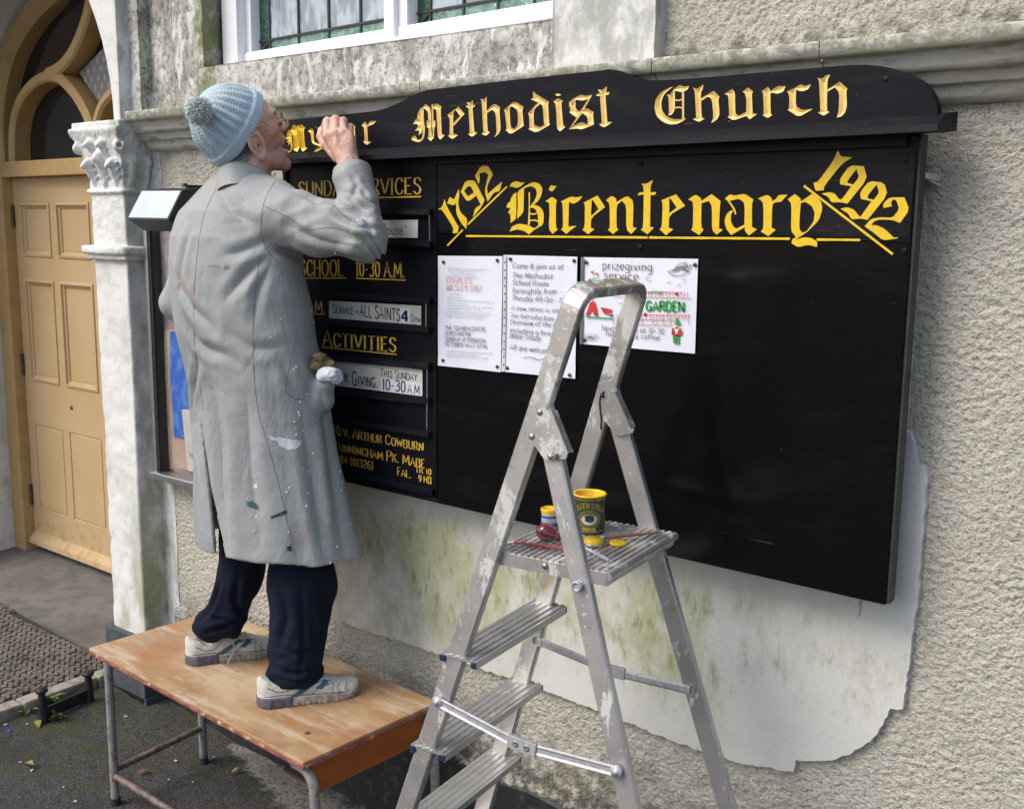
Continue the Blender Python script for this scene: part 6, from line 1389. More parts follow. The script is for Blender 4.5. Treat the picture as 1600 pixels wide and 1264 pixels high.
def hit(px, py, off=.0012, tree=None):
    s = sight(px, py); s /= np.linalg.norm(s); r_ = (tree or bv).ray_cast(Vector(CAM), Vector(s))
    if r_[0] is None: return None
    n = np.array(r_[1]); 
    if n@s > 0: n = -n
    return np.array(r_[0])+n*off
for (px_, py_, r_, c_, a_, st_3) in ((355, 419, .010, (.24, .12, .10), .85, (1, 1, 1.5)), (334, 417, .012, (.27, .16, .13), .6, (.6, .6, 3)), (284, 448, .020, (.28, .17, .14), .6, (1, 1, 2)), (300, 455, .014, (.27, .16, .13), .6, (1, 1, .8)), (292, 500, .020, (.29, .21, .18), .6, (1.6, 1.6, .6)),
        (561, 376, .019, (.17, .25, .14), .8, (1, 1, 1)), (472, 846, .016, (.36, .22, .20), .6, (.7, .7, 2)), (400, 300, .03, (.24, .24, .23), .5, (1, 1, 1)), (330, 300, .035, (.36, .28, .22), .45, (1.4, 1.4, .7)), (360, 345, .02, (.17, .17, .16), .5, (.7, .7, 2.5))):
    h_ = hit(px_, py_)
    if h_ is not None: ct.mix(ct.near(tuple(h_), r_, .6, 70, st_3, .35), c_, amt=a_)
ct.done()
def seam(pts, name, mat, r=.0008, off=.0001, par=None, tree=None, step=4):
    P = smooth_pts([np.array(p, float) for p in pts], 6); out = [h for h in (hit(p[0], p[1], off, tree) for p in P) if h is not None]
    if len(out) < 3: return
    runs = [[out[0]]]
    for p in out[1:]:
        if np.linalg.norm(p-runs[-1][-1]) > .035: runs.append([])
        runs[-1].append(p)
    q = MB()
    for r_ in runs:
        if len(r_) > 2: q.tube(r_, r, 6)
    if q.v: return q.build(name, mat, par or coat)
seamm = simple('seam_shadow_thread', (.17, .175, .17), .9)
seam([(350, 268), (335, 300), (318, 340), (308, 400), (303, 470), (304, 540), (312, 600), (318, 640)], 'seam', seamm)
seam([(432, 280), (415, 310), (408, 345), (410, 372), (420, 395), (437, 410)], 'seam', seamm)
seam([(406, 400), (401, 440), (396, 500), (396, 570), (403, 640), (420, 700), (436, 760), (452, 830), (462, 870)], 'seam', seamm)
seam([(412, 322), (450, 340), (482, 358), (520, 356), (560, 366), (592, 370)], 'seam', seamm)
seam([(463, 508), (461, 535), (452, 575), (447, 612), (473, 624), (479, 596)], 'pocket_edge', seamm)
seam([(505, 300), (530, 330), (550, 345)], 'crease_shade', seamm, .0009)  # dark tube along the sleeve fold, drawn as its shade
def patch(poly, name, mat, par=None, tree=None, off=.0012, g=3.0, jag=0., seed=0):
    rd_ = random.Random(seed); pl = []
    for i in range(len(poly)):
        a = np.array(poly[i], float); b = np.array(poly[(i+1) % len(poly)], float)
        for k in range(3): pl.append(a+(b-a)*k/3+(np.array([rd_.uniform(-jag, jag), rd_.uniform(-jag, jag)]) if k else 0))
    V, T = letter_cdt([pl], [], g); P = [hit(v[0], v[1], off, tree) for v in V]
    ok = [all(P[i] is not None for i in t) and max(np.linalg.norm(P[t[0]]-P[t[1]]), np.linalg.norm(P[t[1]]-P[t[2]])) < .04 for t in T]
    P = [p if p is not None else np.zeros(3) for p in P]; q = MB(); q.add(P, T[np.array(ok)]); return q.build(name, mat, par or coat, fixn=False)
wp = simple('dried_white_paint', (.66, .68, .70), .5, 0, .1, 120, .4, 160); gp = simple('dried_green_paint', (.05, .13, .12), .7); gp2 = simple('faded_green_stain', (.20, .28, .17), .8); rp = simple('brick_red_smear', (.25, .14, .115), .8); bp = simple('black_paint_spot', (.03, .04, .04), .6)
def w_(s): return [tuple(map(float, k.split(','))) for k in s.split(' ')]
patch(w_('421,680 429,684 436,683 452,686 470,689 468,697 460,702 452,703 444,699 436,697 432,689 424,688'), 'white_smear', wp, jag=1.2)
patch(w_('556,342 563,341 570,349 566,352 559,351'), 'white_smear', wp, jag=.5); 
patch(w_('385,783 395,783 404,790 403,796 393,793 386,789'), 'green_stain', gp, jag=1.5); patch(w_('396,757 402,756 403,763 397,763'), 'white_smear', wp, jag=.6); patch(w_('398,804 403,803 402,810 398,809'), 'white_smear', wp, jag=.6)
patch(w_('422,807 446,797 449,799 446,803 424,810'), 'dark_mark', bp, jag=.4, g=2); patch(w_('448,853 456,853 455,861 449,860'), 'dark_mark', bp, jag=1., g=2)
rdp = random.Random(11); sp_ = MB(); nsp = 0
for k in range(150):
    if k < 60: x_, y_ = rdp.gauss(480, 24), rdp.uniform(480, 860)
    elif k < 100: x_, y_ = rdp.uniform(350, 560), rdp.uniform(700, 880)
    elif k < 130: x_, y_ = rdp.gauss(565, 28), rdp.gauss(345, 40)
    else: x_, y_ = rdp.uniform(290, 480), rdp.uniform(300, 700)
    h = hit(x_, y_, .0006)
    if h is None: continue
    r_ = rdp.choice([.001, .0013, .0018, .003]); s = sight(x_, y_); s /= np.linalg.norm(s); u_ = np.cross(s, dz); u_ /= np.linalg.norm(u_); v_ = np.cross(u_, s)
    pts = [h-s*.0006+(u_*math.cos(t)*r_*rdp.uniform(.6, 1.2)+v_*math.sin(t)*r_*rdp.uniform(.7, 1.6)) for t in np.linspace(0, math.tau, 7, endpoint=False)]; sp_.add(pts, [tuple(range(7))])
tag(sp_.build('paint_specks', wp, coat, fixn=False), kind='stuff')

# ---- head frame
def frame(ps, pi, ro):
    e2 = np.array([math.cos(ps)*math.cos(pi), math.sin(ps)*math.cos(pi), math.sin(pi)]); e1 = np.array([math.sin(ps), -math.cos(ps), 0]); e3 = np.cross(e1, e2)
    return np.array([math.cos(ro)*e1+math.sin(ro)*e3, e2, -math.sin(ro)*e1+math.cos(ro)*e3])
HF = frame(R(66), R(23), R(-15)); HO = np.array([-2.4775, -.2129, 2.0824])
def hw_(p): return HO+np.array(p, float)@HF
def hl(P): return ((P-v3(HO))@HF.T.astype(np.float32)).astype(np.float32)
NB = ((at(384, 300, d=2.95)-HO)@HF.T)
def head_f(P):
    L_ = hl(P); X = np.stack([np.abs(L_[..., 0]), L_[..., 1], L_[..., 2]], -1)
    d = d_ell(X, (0, -.012, .050), (.076, .098, .086))
    d = smin(d, d_ell(X, (0, .040, .000), (.060, .055, .080)), .02)
    d = smin(d, d_caps(X, (.054, -.004, -.030), (.050, .012, -.062), .016, .016), .02)
    d = smin(d, d_caps(X, (.050, .012, -.062), (.014, .070, -.110), .016, .015), .018)
    d = smin(d, d_ell(X, (0, .078, -.110), (.022, .018, .018)), .015)
    d = smin(d, d_ell(X, (0, .045, -.075), (.045, .045, .035)), .02)
    d = smin(d, d_ell(X, (.043, .058, .004), (.020, .020, .016)), .018)
    d = smin(d, d_caps(X, (0, .092, .040), (.036, .078, .040), .010, .010), .014)
    d = smax(d, -d_ell(X, (.033, .098, .020), (.017, .017, .013)), .012)
    d = smin(d, d_ell(X, (.032, .073, .019), (.014, .014, .012)), .004)
    d = smin(d, d_caps(X, (0, .090, .030), (0, .116, -.002), .0075, .011), .012)
    d = smin(d, d_ell(X, (0, .117, -.008), (.012, .011, .011)), .006); d = smin(d, d_ell(X, (.012, .104, -.012), (.008, .011, .009)), .006)
    d = smin(d, d_ell(X, (0, .086, -.036), (.026, .017, .014)), .012); d = smin(d, d_caps(X, (0, .1015, -.042), (.022, .088, -.048), .0055, .004), .006)
    d = smax(d, -d_ell(X, (0, .100, -.059), (.022, .034, .0155)), .005)
    d = smin(d, d_caps(X, (0, .094, -.080), (.021, .081, -.072), .0065, .0045), .006)
    ck = d_caps(X, (.020, .094, -.022), (.034, .076, -.062), .0022, .0022); d = smax(d, -ck, .006)       # fold from nose to mouth
    for zz in (-.004, .004): d = smax(d, -d_caps(X, (.058, .050, .022+zz*1.4), (.066, .034, .024+zz*4), .0012, .0012), .005)
    # ears
    q = X-v3((.077, -.001, -.008)); c_, s_ = math.cos(.12), math.sin(.12)
    qy = q[..., 1]*c_+q[..., 2]*s_; qz = -q[..., 1]*s_+q[..., 2]*c_; qx = q[..., 0]+qy*.40
    E_ = np.stack([qx, qy, qz], -1)
    tap = np.clip(1+qz*7, .6, 1.2)
    el = (np.sqrt((qy/(.0205*tap))**2+(qz/.037)**2)-1)
    rim = np.sqrt((el*.0205+.001)**2+(qx-.010)**2)-.0046
    disc = np.maximum(el*.02, np.abs(qx-.002)-.0035)
    ear = smin(rim, disc, .004); ear = smin(ear, d_ell(E_, (.003, .006, -.034), (.006, .009, .010)), .006); ear = smin(ear, d_caps(E_, (.004, -.006, .016), (.004, .002, -.006), .004, .003), .005)
    d = smin(d, ear, .005); d = smax(d, -d_ell(E_, (.010, .005, -.005), (.012, .0085, .013)), .003); d = smin(d, d_caps(E_, (.008, -.010, .014), (.009, -.006, -.012), .0028, .0028), .003)
    # neck down to the collar
    d = smin(d, d_caps(L_, (0, -.018, -.035), NB+np.array([0, 0, 0]), .056, .066), .03)
    d = smin(d, d_caps(X, (.046, -.030, -.03), (.022, .030, -.165), .012, .011), .02)
    d = d-.0014*(ridge(vnoise(L_*np.array([.6, 1, 1.4], np.float32), 42, 3))-.5)*np.clip((-L_[..., 2]+.06)*12, 0, 1)-.0012*(vnoise(L_, 95, 2)-.5)
    return d
_c8 = np.array([hw_((a, b, c)) for a in (-.09, .095) for b in (-.118, .135) for c in (-.135, .145)]+[at(384, 300, d=2.95)+(.05, .05, -.03), at(384, 300, d=2.95)-(.07, .07, .03)]); lo = _c8.min(0); hi = _c8.max(0)
hv = nets(head_f, lo, hi, .0019)
# ---- right hand (holding the brush) and wrist
C3 = lambda x, y, d: np.array(at(x, y, d=d))
wr = C3(547, 262, 2.865)
MC = [C3(511, 214, 2.862), C3(523.5, 209, 2.858), C3(536, 209, 2.862), C3(547, 216, 2.874)]
PI_ = [C3(511.5, 190.5, 2.878), C3(524, 187.5, 2.876), C3(536, 190, 2.880), C3(546.5, 200, 2.890)]
DI = [C3(507.5, 196, 2.908), C3(520, 196, 2.910), C3(532, 199, 2.912), C3(542, 208, 2.915)]
TI = [C3(504, 206, 2.914), C3(514, 209, 2.918), C3(527, 212, 2.918), C3(538, 220, 2.918)]
TH_ = [C3(527, 246, 2.885), C3(509, 227, 2.895), C3(501, 214, 2.908), C3(502, 203, 2.918)]
def hand_f(P):
    d = d_caps(P, C3(549, 290, 2.85), wr, .030, .0265)
    for k, m_ in enumerate(MC): d = smin(d, d_caps(P, wr+(m_-wr)*.18, m_, .019, .0135), .016)
    d = smin(d, d_ell(P, (MC[1]+MC[2]+wr)/3+np.array([0, .008, 0]), (.034, .016, .040)), .014)
    rr = (.0108, .0112, .0108, .0095)
    for k in range(4):
        f_ = d_caps(P, MC[k], PI_[k], rr[k]*1.08, rr[k]*.98); f_ = smin(f_, d_ell(P, PI_[k], (rr[k]*1.06,)*3), .004); f_ = smin(f_, d_caps(P, PI_[k], DI[k], rr[k]*.95, rr[k]*.85), .003); f_ = smin(f_, d_caps(P, DI[k], TI[k], rr[k]*.85, rr[k]*.72), .003)
        d = smin(d, f_, .0035); d = smin(d, d_ell(P, MC[k]+np.array([.004, -.006, .0])*.8, (.010, .009, .010)), .006)
    t = smin(d_caps(P, TH_[0], TH_[1], .015, .0125), d_caps(P, TH_[1], TH_[2], .0125, .0105), .004); t = smin(t, d_caps(P, TH_[2], TH_[3], .0105, .0085), .003); d = smin(d, t, .008)
    # tendons and veins on the back of the hand
    for k in range(4):
        s_ = wr+(MC[k]-wr)*.35+np.array([.006, -.010, 0]); e_ = MC[k]+np.array([.005, -.009, 0]); d = smin(d, d_caps(P, s_, e_, .0035, .0045), .007)
    d = d-.0022*(ridge(vnoise(P*np.array([1, 1, .55], np.float32), 62, 4))-.55)-.0008*(vnoise(P, 260, 2)-.5)
    return d
mn = np.array(MC+PI_+TI+TH_+[wr]).min(0)-.04; mx = np.array(MC+PI_+TI+TH_+[wr, C3(549, 290, 2.85)]).max(0)+.04; mn[2] -= .06
gv = nets(hand_f, mn, mx, .0019)
# ---- the rest of the figure under the clothes, left hand included
RA, LA3 = np.array([-2.285, -.255, .585]), np.array([-2.705, -.205, .585]); RK, LK = np.array([-2.30, -.20, .95]), np.array([-2.615, -.17, .95]); RH_, LH_ = np.array([-2.36, -.2, 1.30]), np.array([-2.545, -.2, 1.30])
def body_f(P):
    x, y, z, a = torso_local(P); d = (np.sqrt((x/(a*.70+.0))**2+(y/(a*.48))**2+1e-9)-1)*a*.45; d = smax(smax(d, z-1.97, .04), 1.28-z, .04)
    for h_, k_, a_ in ((RH_, RK, RA), (LH_, LK, LA3)): d = smin(d, d_caps(P, h_, k_, .070, .048), .03); d = smin(d, d_caps(P, k_, a_, .046, .034), .02)
    d = smin(d, d_caps(P, SHR, ELR, .050, .036), .03); d = smin(d, d_caps(P, ELR, wr, .036, .025), .015); d = smin(d, d_caps(P, SHL, ELL, .048, .036), .03); d = smin(d, d_caps(P, ELL, WRL, .035, .026), .015)
    hd = (WRL-ELL)/np.linalg.norm(WRL-ELL); p0 = WRL+hd*.035; d = smin(d, d_caps(P, WRL, p0, .026, .030), .02)
    for k in range(4):
        b_ = p0+np.array([0, 0, .028-.018*k]); d = smin(d, d_caps(P, b_, b_+hd*.045, .0105, .010), .006); d = smin(d, d_caps(P, b_+hd*.045, b_+hd*.05+np.array([.030, 0, -.004]), .010, .008), .004)
    d = smin(d, d_caps(P, p0+np.array([.015, 0, .02]), p0+hd*.03+np.array([.035, 0, .03]), .012, .010), .006)
    return d
bo = nets(body_f, (-2.95, -.5, .56), (-1.95, .14, 2.02), .011)
V = np.vstack([hv[0], gv[0], bo[0]]); Q = np.vstack([hv[1], gv[1]+len(hv[0]), bo[1]+len(hv[0])+len(gv[0])])
npmesh('body', V, Q, skinm, man, True)
hb_ = BVHTree.FromPolygons([tuple(map(float, p)) for p in hv[0]], [tuple(map(int, q)) for q in hv[1]])
# ---- collar
q = MB(); V = []; n = 40
c0 = (at(384, 292, d=2.95)); axn = (hw_((0, -.02, -.05))-c0); axn /= np.linalg.norm(axn)
u1 = np.cross(axn, fx); u1 /= np.linalg.norm(u1); u2 = np.cross(axn, u1)
for (r_, h_) in ((.080, -.048), (.0785, -.012), (.0755, .018), (.0735, .0225), (.071, .020), (.071, -.02)):
    for k in range(n): a = k*math.tau/n; V.append(c0+u1*r_*math.cos(a)*1.05+u2*r_*math.sin(a)*.98+axn*(h_+.012*math.cos(a)*-1))
q.add(V, [(i*n+k, i*n+(k+1) % n, (i+1)*n+(k+1) % n, (i+1)*n+k) for i in range(5) for k in range(n)], True); q.build('collar', cloth, man)
q = MB(); V = []
for (r_, h_) in ((.0715, -.01), (.0700, .026), (.0685, .0265), (.068, -.01)):
    for k in range(n): a = k*math.tau/n; V.append(c0+u1*r_*math.cos(a)*1.05+u2*r_*math.sin(a)*.98+axn*(h_+.012*math.cos(a)*-1))
q.add(V, [(i*n+k, i*n+(k+1) % n, (i+1)*n+(k+1) % n, (i+1)*n+k) for i in range(3) for k in range(n)], True); q.build('shirt_collar', simple('pale_shirt', (.55, .56, .57), .8), man)
# ---- hat
hatm = M('pale_blue_wool', (.40, .51, .58), .95, spec=.1); hatm.mix(hatm.ramp(hatm.noise(9, 4), .4, .65), (.44, .53, .55)); hatm.mix(hatm.ramp(hatm.noise(150, 4), .5, .7), (.54, .68, .73), amt=.6); hatm.mix(hatm.ramp(hatm.sep()[0], -2.55, -2.62), (.42, .50, .46), amt=.6)
hatm.bump(hatm.noise(900, 3), .5, .0015); hatmm = hatm.done()
hax = np.array([0, -.6, .8]); hbr = np.array([0, .8, .6]); HC = np.array([0, -.010, .020])
def hat_f(P):
    L_ = hl(P)-v3(HC); h = L_@v3(hax); f_ = L_@v3(hbr); s_ = L_[..., 0]
    ang = np.arctan2(s_, f_)
    rr = np.sqrt((s_/.093)**2+(f_/.112)**2+1e-9); hh = np.clip(h, -.1, .2)
    top = .142
    tt = np.clip(h/top, 0, 1.05); prof_ = np.sqrt(np.clip(1-tt**2.6, 0, 1))
    d = (rr-np.maximum(prof_, .02))*.085; d = smax(d, h-top, .02)
    dome = (np.sqrt(rr**2+(np.maximum(h, 0)/top)**2)-1)*.09; d = .5*d+.5*dome
    nrib = 23; rib = np.cos(ang*nrib); up_ = np.clip((h-.030)/.02, 0, 1)*np.clip((top-h)/.05, .25, 1)
    knit = np.sin(h*2*math.pi/.0068+np.where(rib > 0, 0, math.pi))
    d = d-up_*(.0022*rib+.0015*knit*np.clip(.6-rib, 0, 1))
    band = 1-np.clip((h-.030)/.006, 0, 1); d = d-band*(.0035+.0007*np.sin(h*2*math.pi/.0052)+.0007*np.cos(ang*60))
    d = d-.003*(vnoise(L_, 28, 2)-.5)*up_
    inn_ = (np.sqrt(rr**2+(np.maximum(h, 0)/top)**2)-1)*.09+.007
    d = np.maximum(d, -inn_); d = smax(d, .003-h+.002*np.sin(ang*5), .004)
    return d
lo = HO-.21; hi = HO+.21
ht = nets(hat_f, lo, hi, .0021); hat = npmesh('hat', ht[0], ht[1], hatmm, man, True)
pc = C3(311, 170, 2.80)
pomm = M('bobble_wool', (.58, .68, .70), .95, spec=.1); pomm.mix(pomm.ramp(pomm.noise(60, 3), .4, .65), (.66, .70, .62)); pomm = pomm.done()
q = MB(); rd = random.Random(6); q.lathe(pc-np.array([0, 0, .020]), (0, 0, 1), [(0, 0), (.014, .004), (.020, .014), (.020, .026), (.013, .036), (0, .040)], 12)
hd_ = hw_((0, -.01, .02)); out_ = pc-hd_; out_ /= np.linalg.norm(out_)
for k in range(1500):
    v = np.array([rd.gauss(0, 1) for _ in range(3)]); v /= np.linalg.norm(v); v = v+out_*.15; v /= np.linalg.norm(v); r1 = .036*rd.uniform(.72, 1.08)
    a = pc+v*.012; b = pc+v*r1+np.array([0, 0, -.012*rd.random()]); s_ = np.cross(v, [rd.gauss(0, 1) for _ in range(3)]); s_ /= np.linalg.norm(s_); w2 = np.cross(v, s_); b = b+s_*rd.uniform(-.012, .012); m_ = (a+b)/2+v*.004+s_*rd.uniform(-.008, .008); w_0 = .0013
    V = []; 
    for p, ww in ((a, .7), (m_, 1), (b, .8)):
        for t in (0, 2.1, 4.2): V.append(p+(s_*math.cos(t)+w2*math.sin(t))*w_0*ww)
    q.add(V, [(0, 1, 4, 3), (1, 2, 5, 4), (2, 0, 3, 5), (3, 4, 7, 6), (4, 5, 8, 7), (5, 3, 6, 8), (6, 7, 8)], True)
q.build('bobble', pomm, hat)
# ---- hair below the brim
q = MB(); rd = random.Random(3); hairm = simple('grey_hair', (.36, .35, .34), .6, 0, .25, 200)
for k in range(1900):
    th = rd.uniform(.0, 1.0); sd = rd.choice([-1, 1])
    f_ = rd.uniform(-.115, -.012); ang = math.acos(max(-1, min(1, f_/.112))); sx = sd*.080*math.sin(ang)
    base = HC+hbr*f_*.93+np.array([sx, 0, 0])+hax*rd.uniform(-.030, .012)*(1 if f_ < -.05 else .55); root = hw_(base)
    cc = hw_(base*np.array([.0, 1, 1])*.6); o_ = root-cc; o_ /= np.linalg.norm(o_)
    nr_ = hb_.find_nearest(Vector(root)); root = np.array(nr_[0])+np.array(nr_[1])*.0002; nn = np.array(nr_[1]); 
    dn_ = np.array([0, -.35, -.9])@HF; dn_ = dn_+np.array([rd.gauss(0, .25) for _ in range(3)]); dn_ -= nn*(dn_@nn)*.9; dn_ /= np.linalg.norm(dn_); l_ = rd.uniform(.010, .026); sw = np.cross(dn_, nn); sw /= np.linalg.norm(sw); w_0 = .0006
    a, b, c = root, root+dn_*l_*.5+nn*.0035, root+dn_*l_+nn*.0045
    q.add([a-sw*w_0, a+sw*w_0, b+sw*w_0, b-sw*w_0, c], [(0, 1, 2, 3), (3, 2, 4)], True)
q.build('hair', hairm, man, fixn=False)
q = MB()
for k in range(150):          # eyebrow
    sd = 1; t = rd.random(); root = hw_((sd*(.016+.034*t), .103-.020*t*t, .041+.003*math.sin(t*3))); nr_ = hb_.find_nearest(Vector(root)); root = np.array(nr_[0]); nn = np.array(nr_[1]); dn_ = np.array([sd*.8, -.3, .35+rd.gauss(0, .25)])@HF; dn_ /= np.linalg.norm(dn_); sw = np.cross(dn_, nn); sw /= np.linalg.norm(sw)
    b = root+dn_*.006+nn*.003; c = root+dn_*.012+nn*.003; q.add([root-sw*.0005, root+sw*.0005, b+sw*.0004, b-sw*.0004, c], [(0, 1, 2, 3), (3, 2, 4)])
q.build('eyebrow', simple('brow_hair', (.16, .13, .11), .7), man, fixn=False)
# ---- eyes, glasses
eye = simple('eye_white', (.6, .57, .53), .2); iris = simple('eye_iris', (.05, .04, .035), .1)
for s in (-1, 1):
    q = MB(); c = hw_((s*.032, .0755, .0195)); q.lathe(c-HF[1]*.0125, HF[1], [(0, 0), (.008, .003), (.0122, .010), (.0122, .015), (.009, .0215), (.0055, .0240)], 18); q.build('eye', eye, man)
    q = MB(); q.lathe(c+HF[1]*.0118, HF[1]+HF[2]*.2, [(.0055, -.0005), (.003, .0008), (0, .001)], 14); q.build('iris', iris, man)
gl_ = empty('spectacles', hw_((.05, .10, .03)), 'thin gold-rimmed spectacles on the painter', 'spectacles')
gf = simple('gold_wire', (.72, .52, .20), .25, .9, .05)
for s in (-1, 1):
    ring_ = [hw_((s*.034+.0235*math.cos(t)*s, .110-.006*abs(math.cos(t))*(1 if math.cos(t) > 0 else .2)-.004*math.sin(t)*-1*.4, .018+.0185*math.sin(t)*(1.0))) for t in np.linspace(0, math.tau, 25)]
    q = MB(); q.tube(ring_, .0007, 8, caps=False); q.build('rim', gf, gl_)
    q = MB(); tp = [hw_((s*.0585, .107, .026)), hw_((s*.0665, .102, .027)), hw_((s*.0745, .060, .025)), hw_((s*.0800, .020, .0215)), hw_((s*.0805, .004, .019))]
    q.tube(tp, [.0016, .0018, .0017, .0017, .0017], 8); q.build('temple', gf, gl_); q = MB(); q.tube([hw_((s*.0805, .004, .019)), hw_((s*.080, -.014, .014)), hw_((s*.076, -.026, -.006))], .0019, 8); q.build('temple_tip', simple('dark_tip', (.03, .02, .02), .4), gl_)
    q = MB(); cl = hw_((s*.034, .1085, .018)); V = [cl]+[hw_((s*.034+.0225*math.cos(t)*s, .109, .018+.0178*math.sin(t))) for t in np.linspace(0, math.tau, 24, endpoint=False)]; q.add(V, [(0, k+1, (k+1) % 24+1) for k in range(24)]); q.build('lens', gl, gl_)
q = MB(); q.tube([hw_((-.011, .112, .022)), hw_((0, .117, .025)), hw_((.011, .112, .022))], .0011, 8); q.build('bridge', gf, gl_)
q = MB(); q.lathe(hw_((0, .070, -.058)), HF[1], [(0, -.002), (.014, 0), (.018, .003)], 16); q.build('mouth_inside', simple('dark_mouth', (.05, .012, .010), .5), man)
# ---- trousers
def trouser_f(P):
    z = P[..., 2]
    hipR, kR, aR = C3(468, 800, 3.06), C3(473, 910, 3.08), C3(463, 1046, 3.085)
    hipL, kL, aL = C3(392, 800, 3.22), C3(375, 905, 3.27), C3(352, 972, 3.33)
    d = smin(d_caps(P, hipR, kR, .084, .088), d_caps(P, kR, aR, .088, .078), .03)
    d2 = smin(d_caps(P, hipL, kL, .088, .058), d_caps(P, kL, aL, .057, .062), .03)
    d2 = smin(d2, d_ell(P, C3(333, 975, 3.30), (.055, .055, .042)), .03)
    d = np.minimum(d, d2); d = smin(d, d_caps(P, RH_, LH_, .10, .10), .05)
    bunch = np.clip((.80-z)/.16, 0, 1)
    w1 = P*np.array([1, 1, 1], np.float32); ws = z*1.0+(P[..., 0]+P[..., 1])*.35*np.where(P[..., 0] < -2.5, 1.6, -.6)
    bunch = np.clip((.72-z)/.12, 0, 1)
    d = d-bunch*.0045*np.sin(ws*85+vnoise(P, 13, 3)*11)-.014*(ridge(vnoise(P*np.array([1.5, 1.5, .35], np.float32), 7, 5))-.5)-.004*(vnoise(P, 30, 2)-.5)
    hem = np.where(P[..., 0] < -2.5, .572, .545)+.010*vnoise(P, 14, 3)
    d = smax(d, hem-z, .006); sh = np.minimum(d_caps(P, aR, aR+np.array([0, 0, -.3]), .060, .06), d_caps(P, aL, aL+np.array([0, 0, -.3]), .052, .052)); d = smax(d, -np.maximum(sh, z-.60), .006)
    return smax(d, z-1.08, .02)
tv = nets(trouser_f, (-2.95, -.5, .52), (-2.05, .12, 1.44), .0068)
TC = [('428,1010 470,1020 500,1010', .005, .010), ('424,1040 460,1052 498,1042', .007, .009), ('436,1060 470,1066 496,1056', .005, .006), ('432,905 447,960 436,1010', .010, .016), ('500,895 508,960 500,1010', .009, .016), ('470,900 474,1000 468,1060', .005, .010),
      ('345,905 332,945 312,972', .011, .012), ('318,990 355,978 392,958', .011, .010), ('330,965 365,972 396,984', .009, .009), ('372,900 368,940 384,965', .009, .012)]
npmesh('trousers', press_folds(tv[0], tv[1], TC), tv[1], navym, man, True)
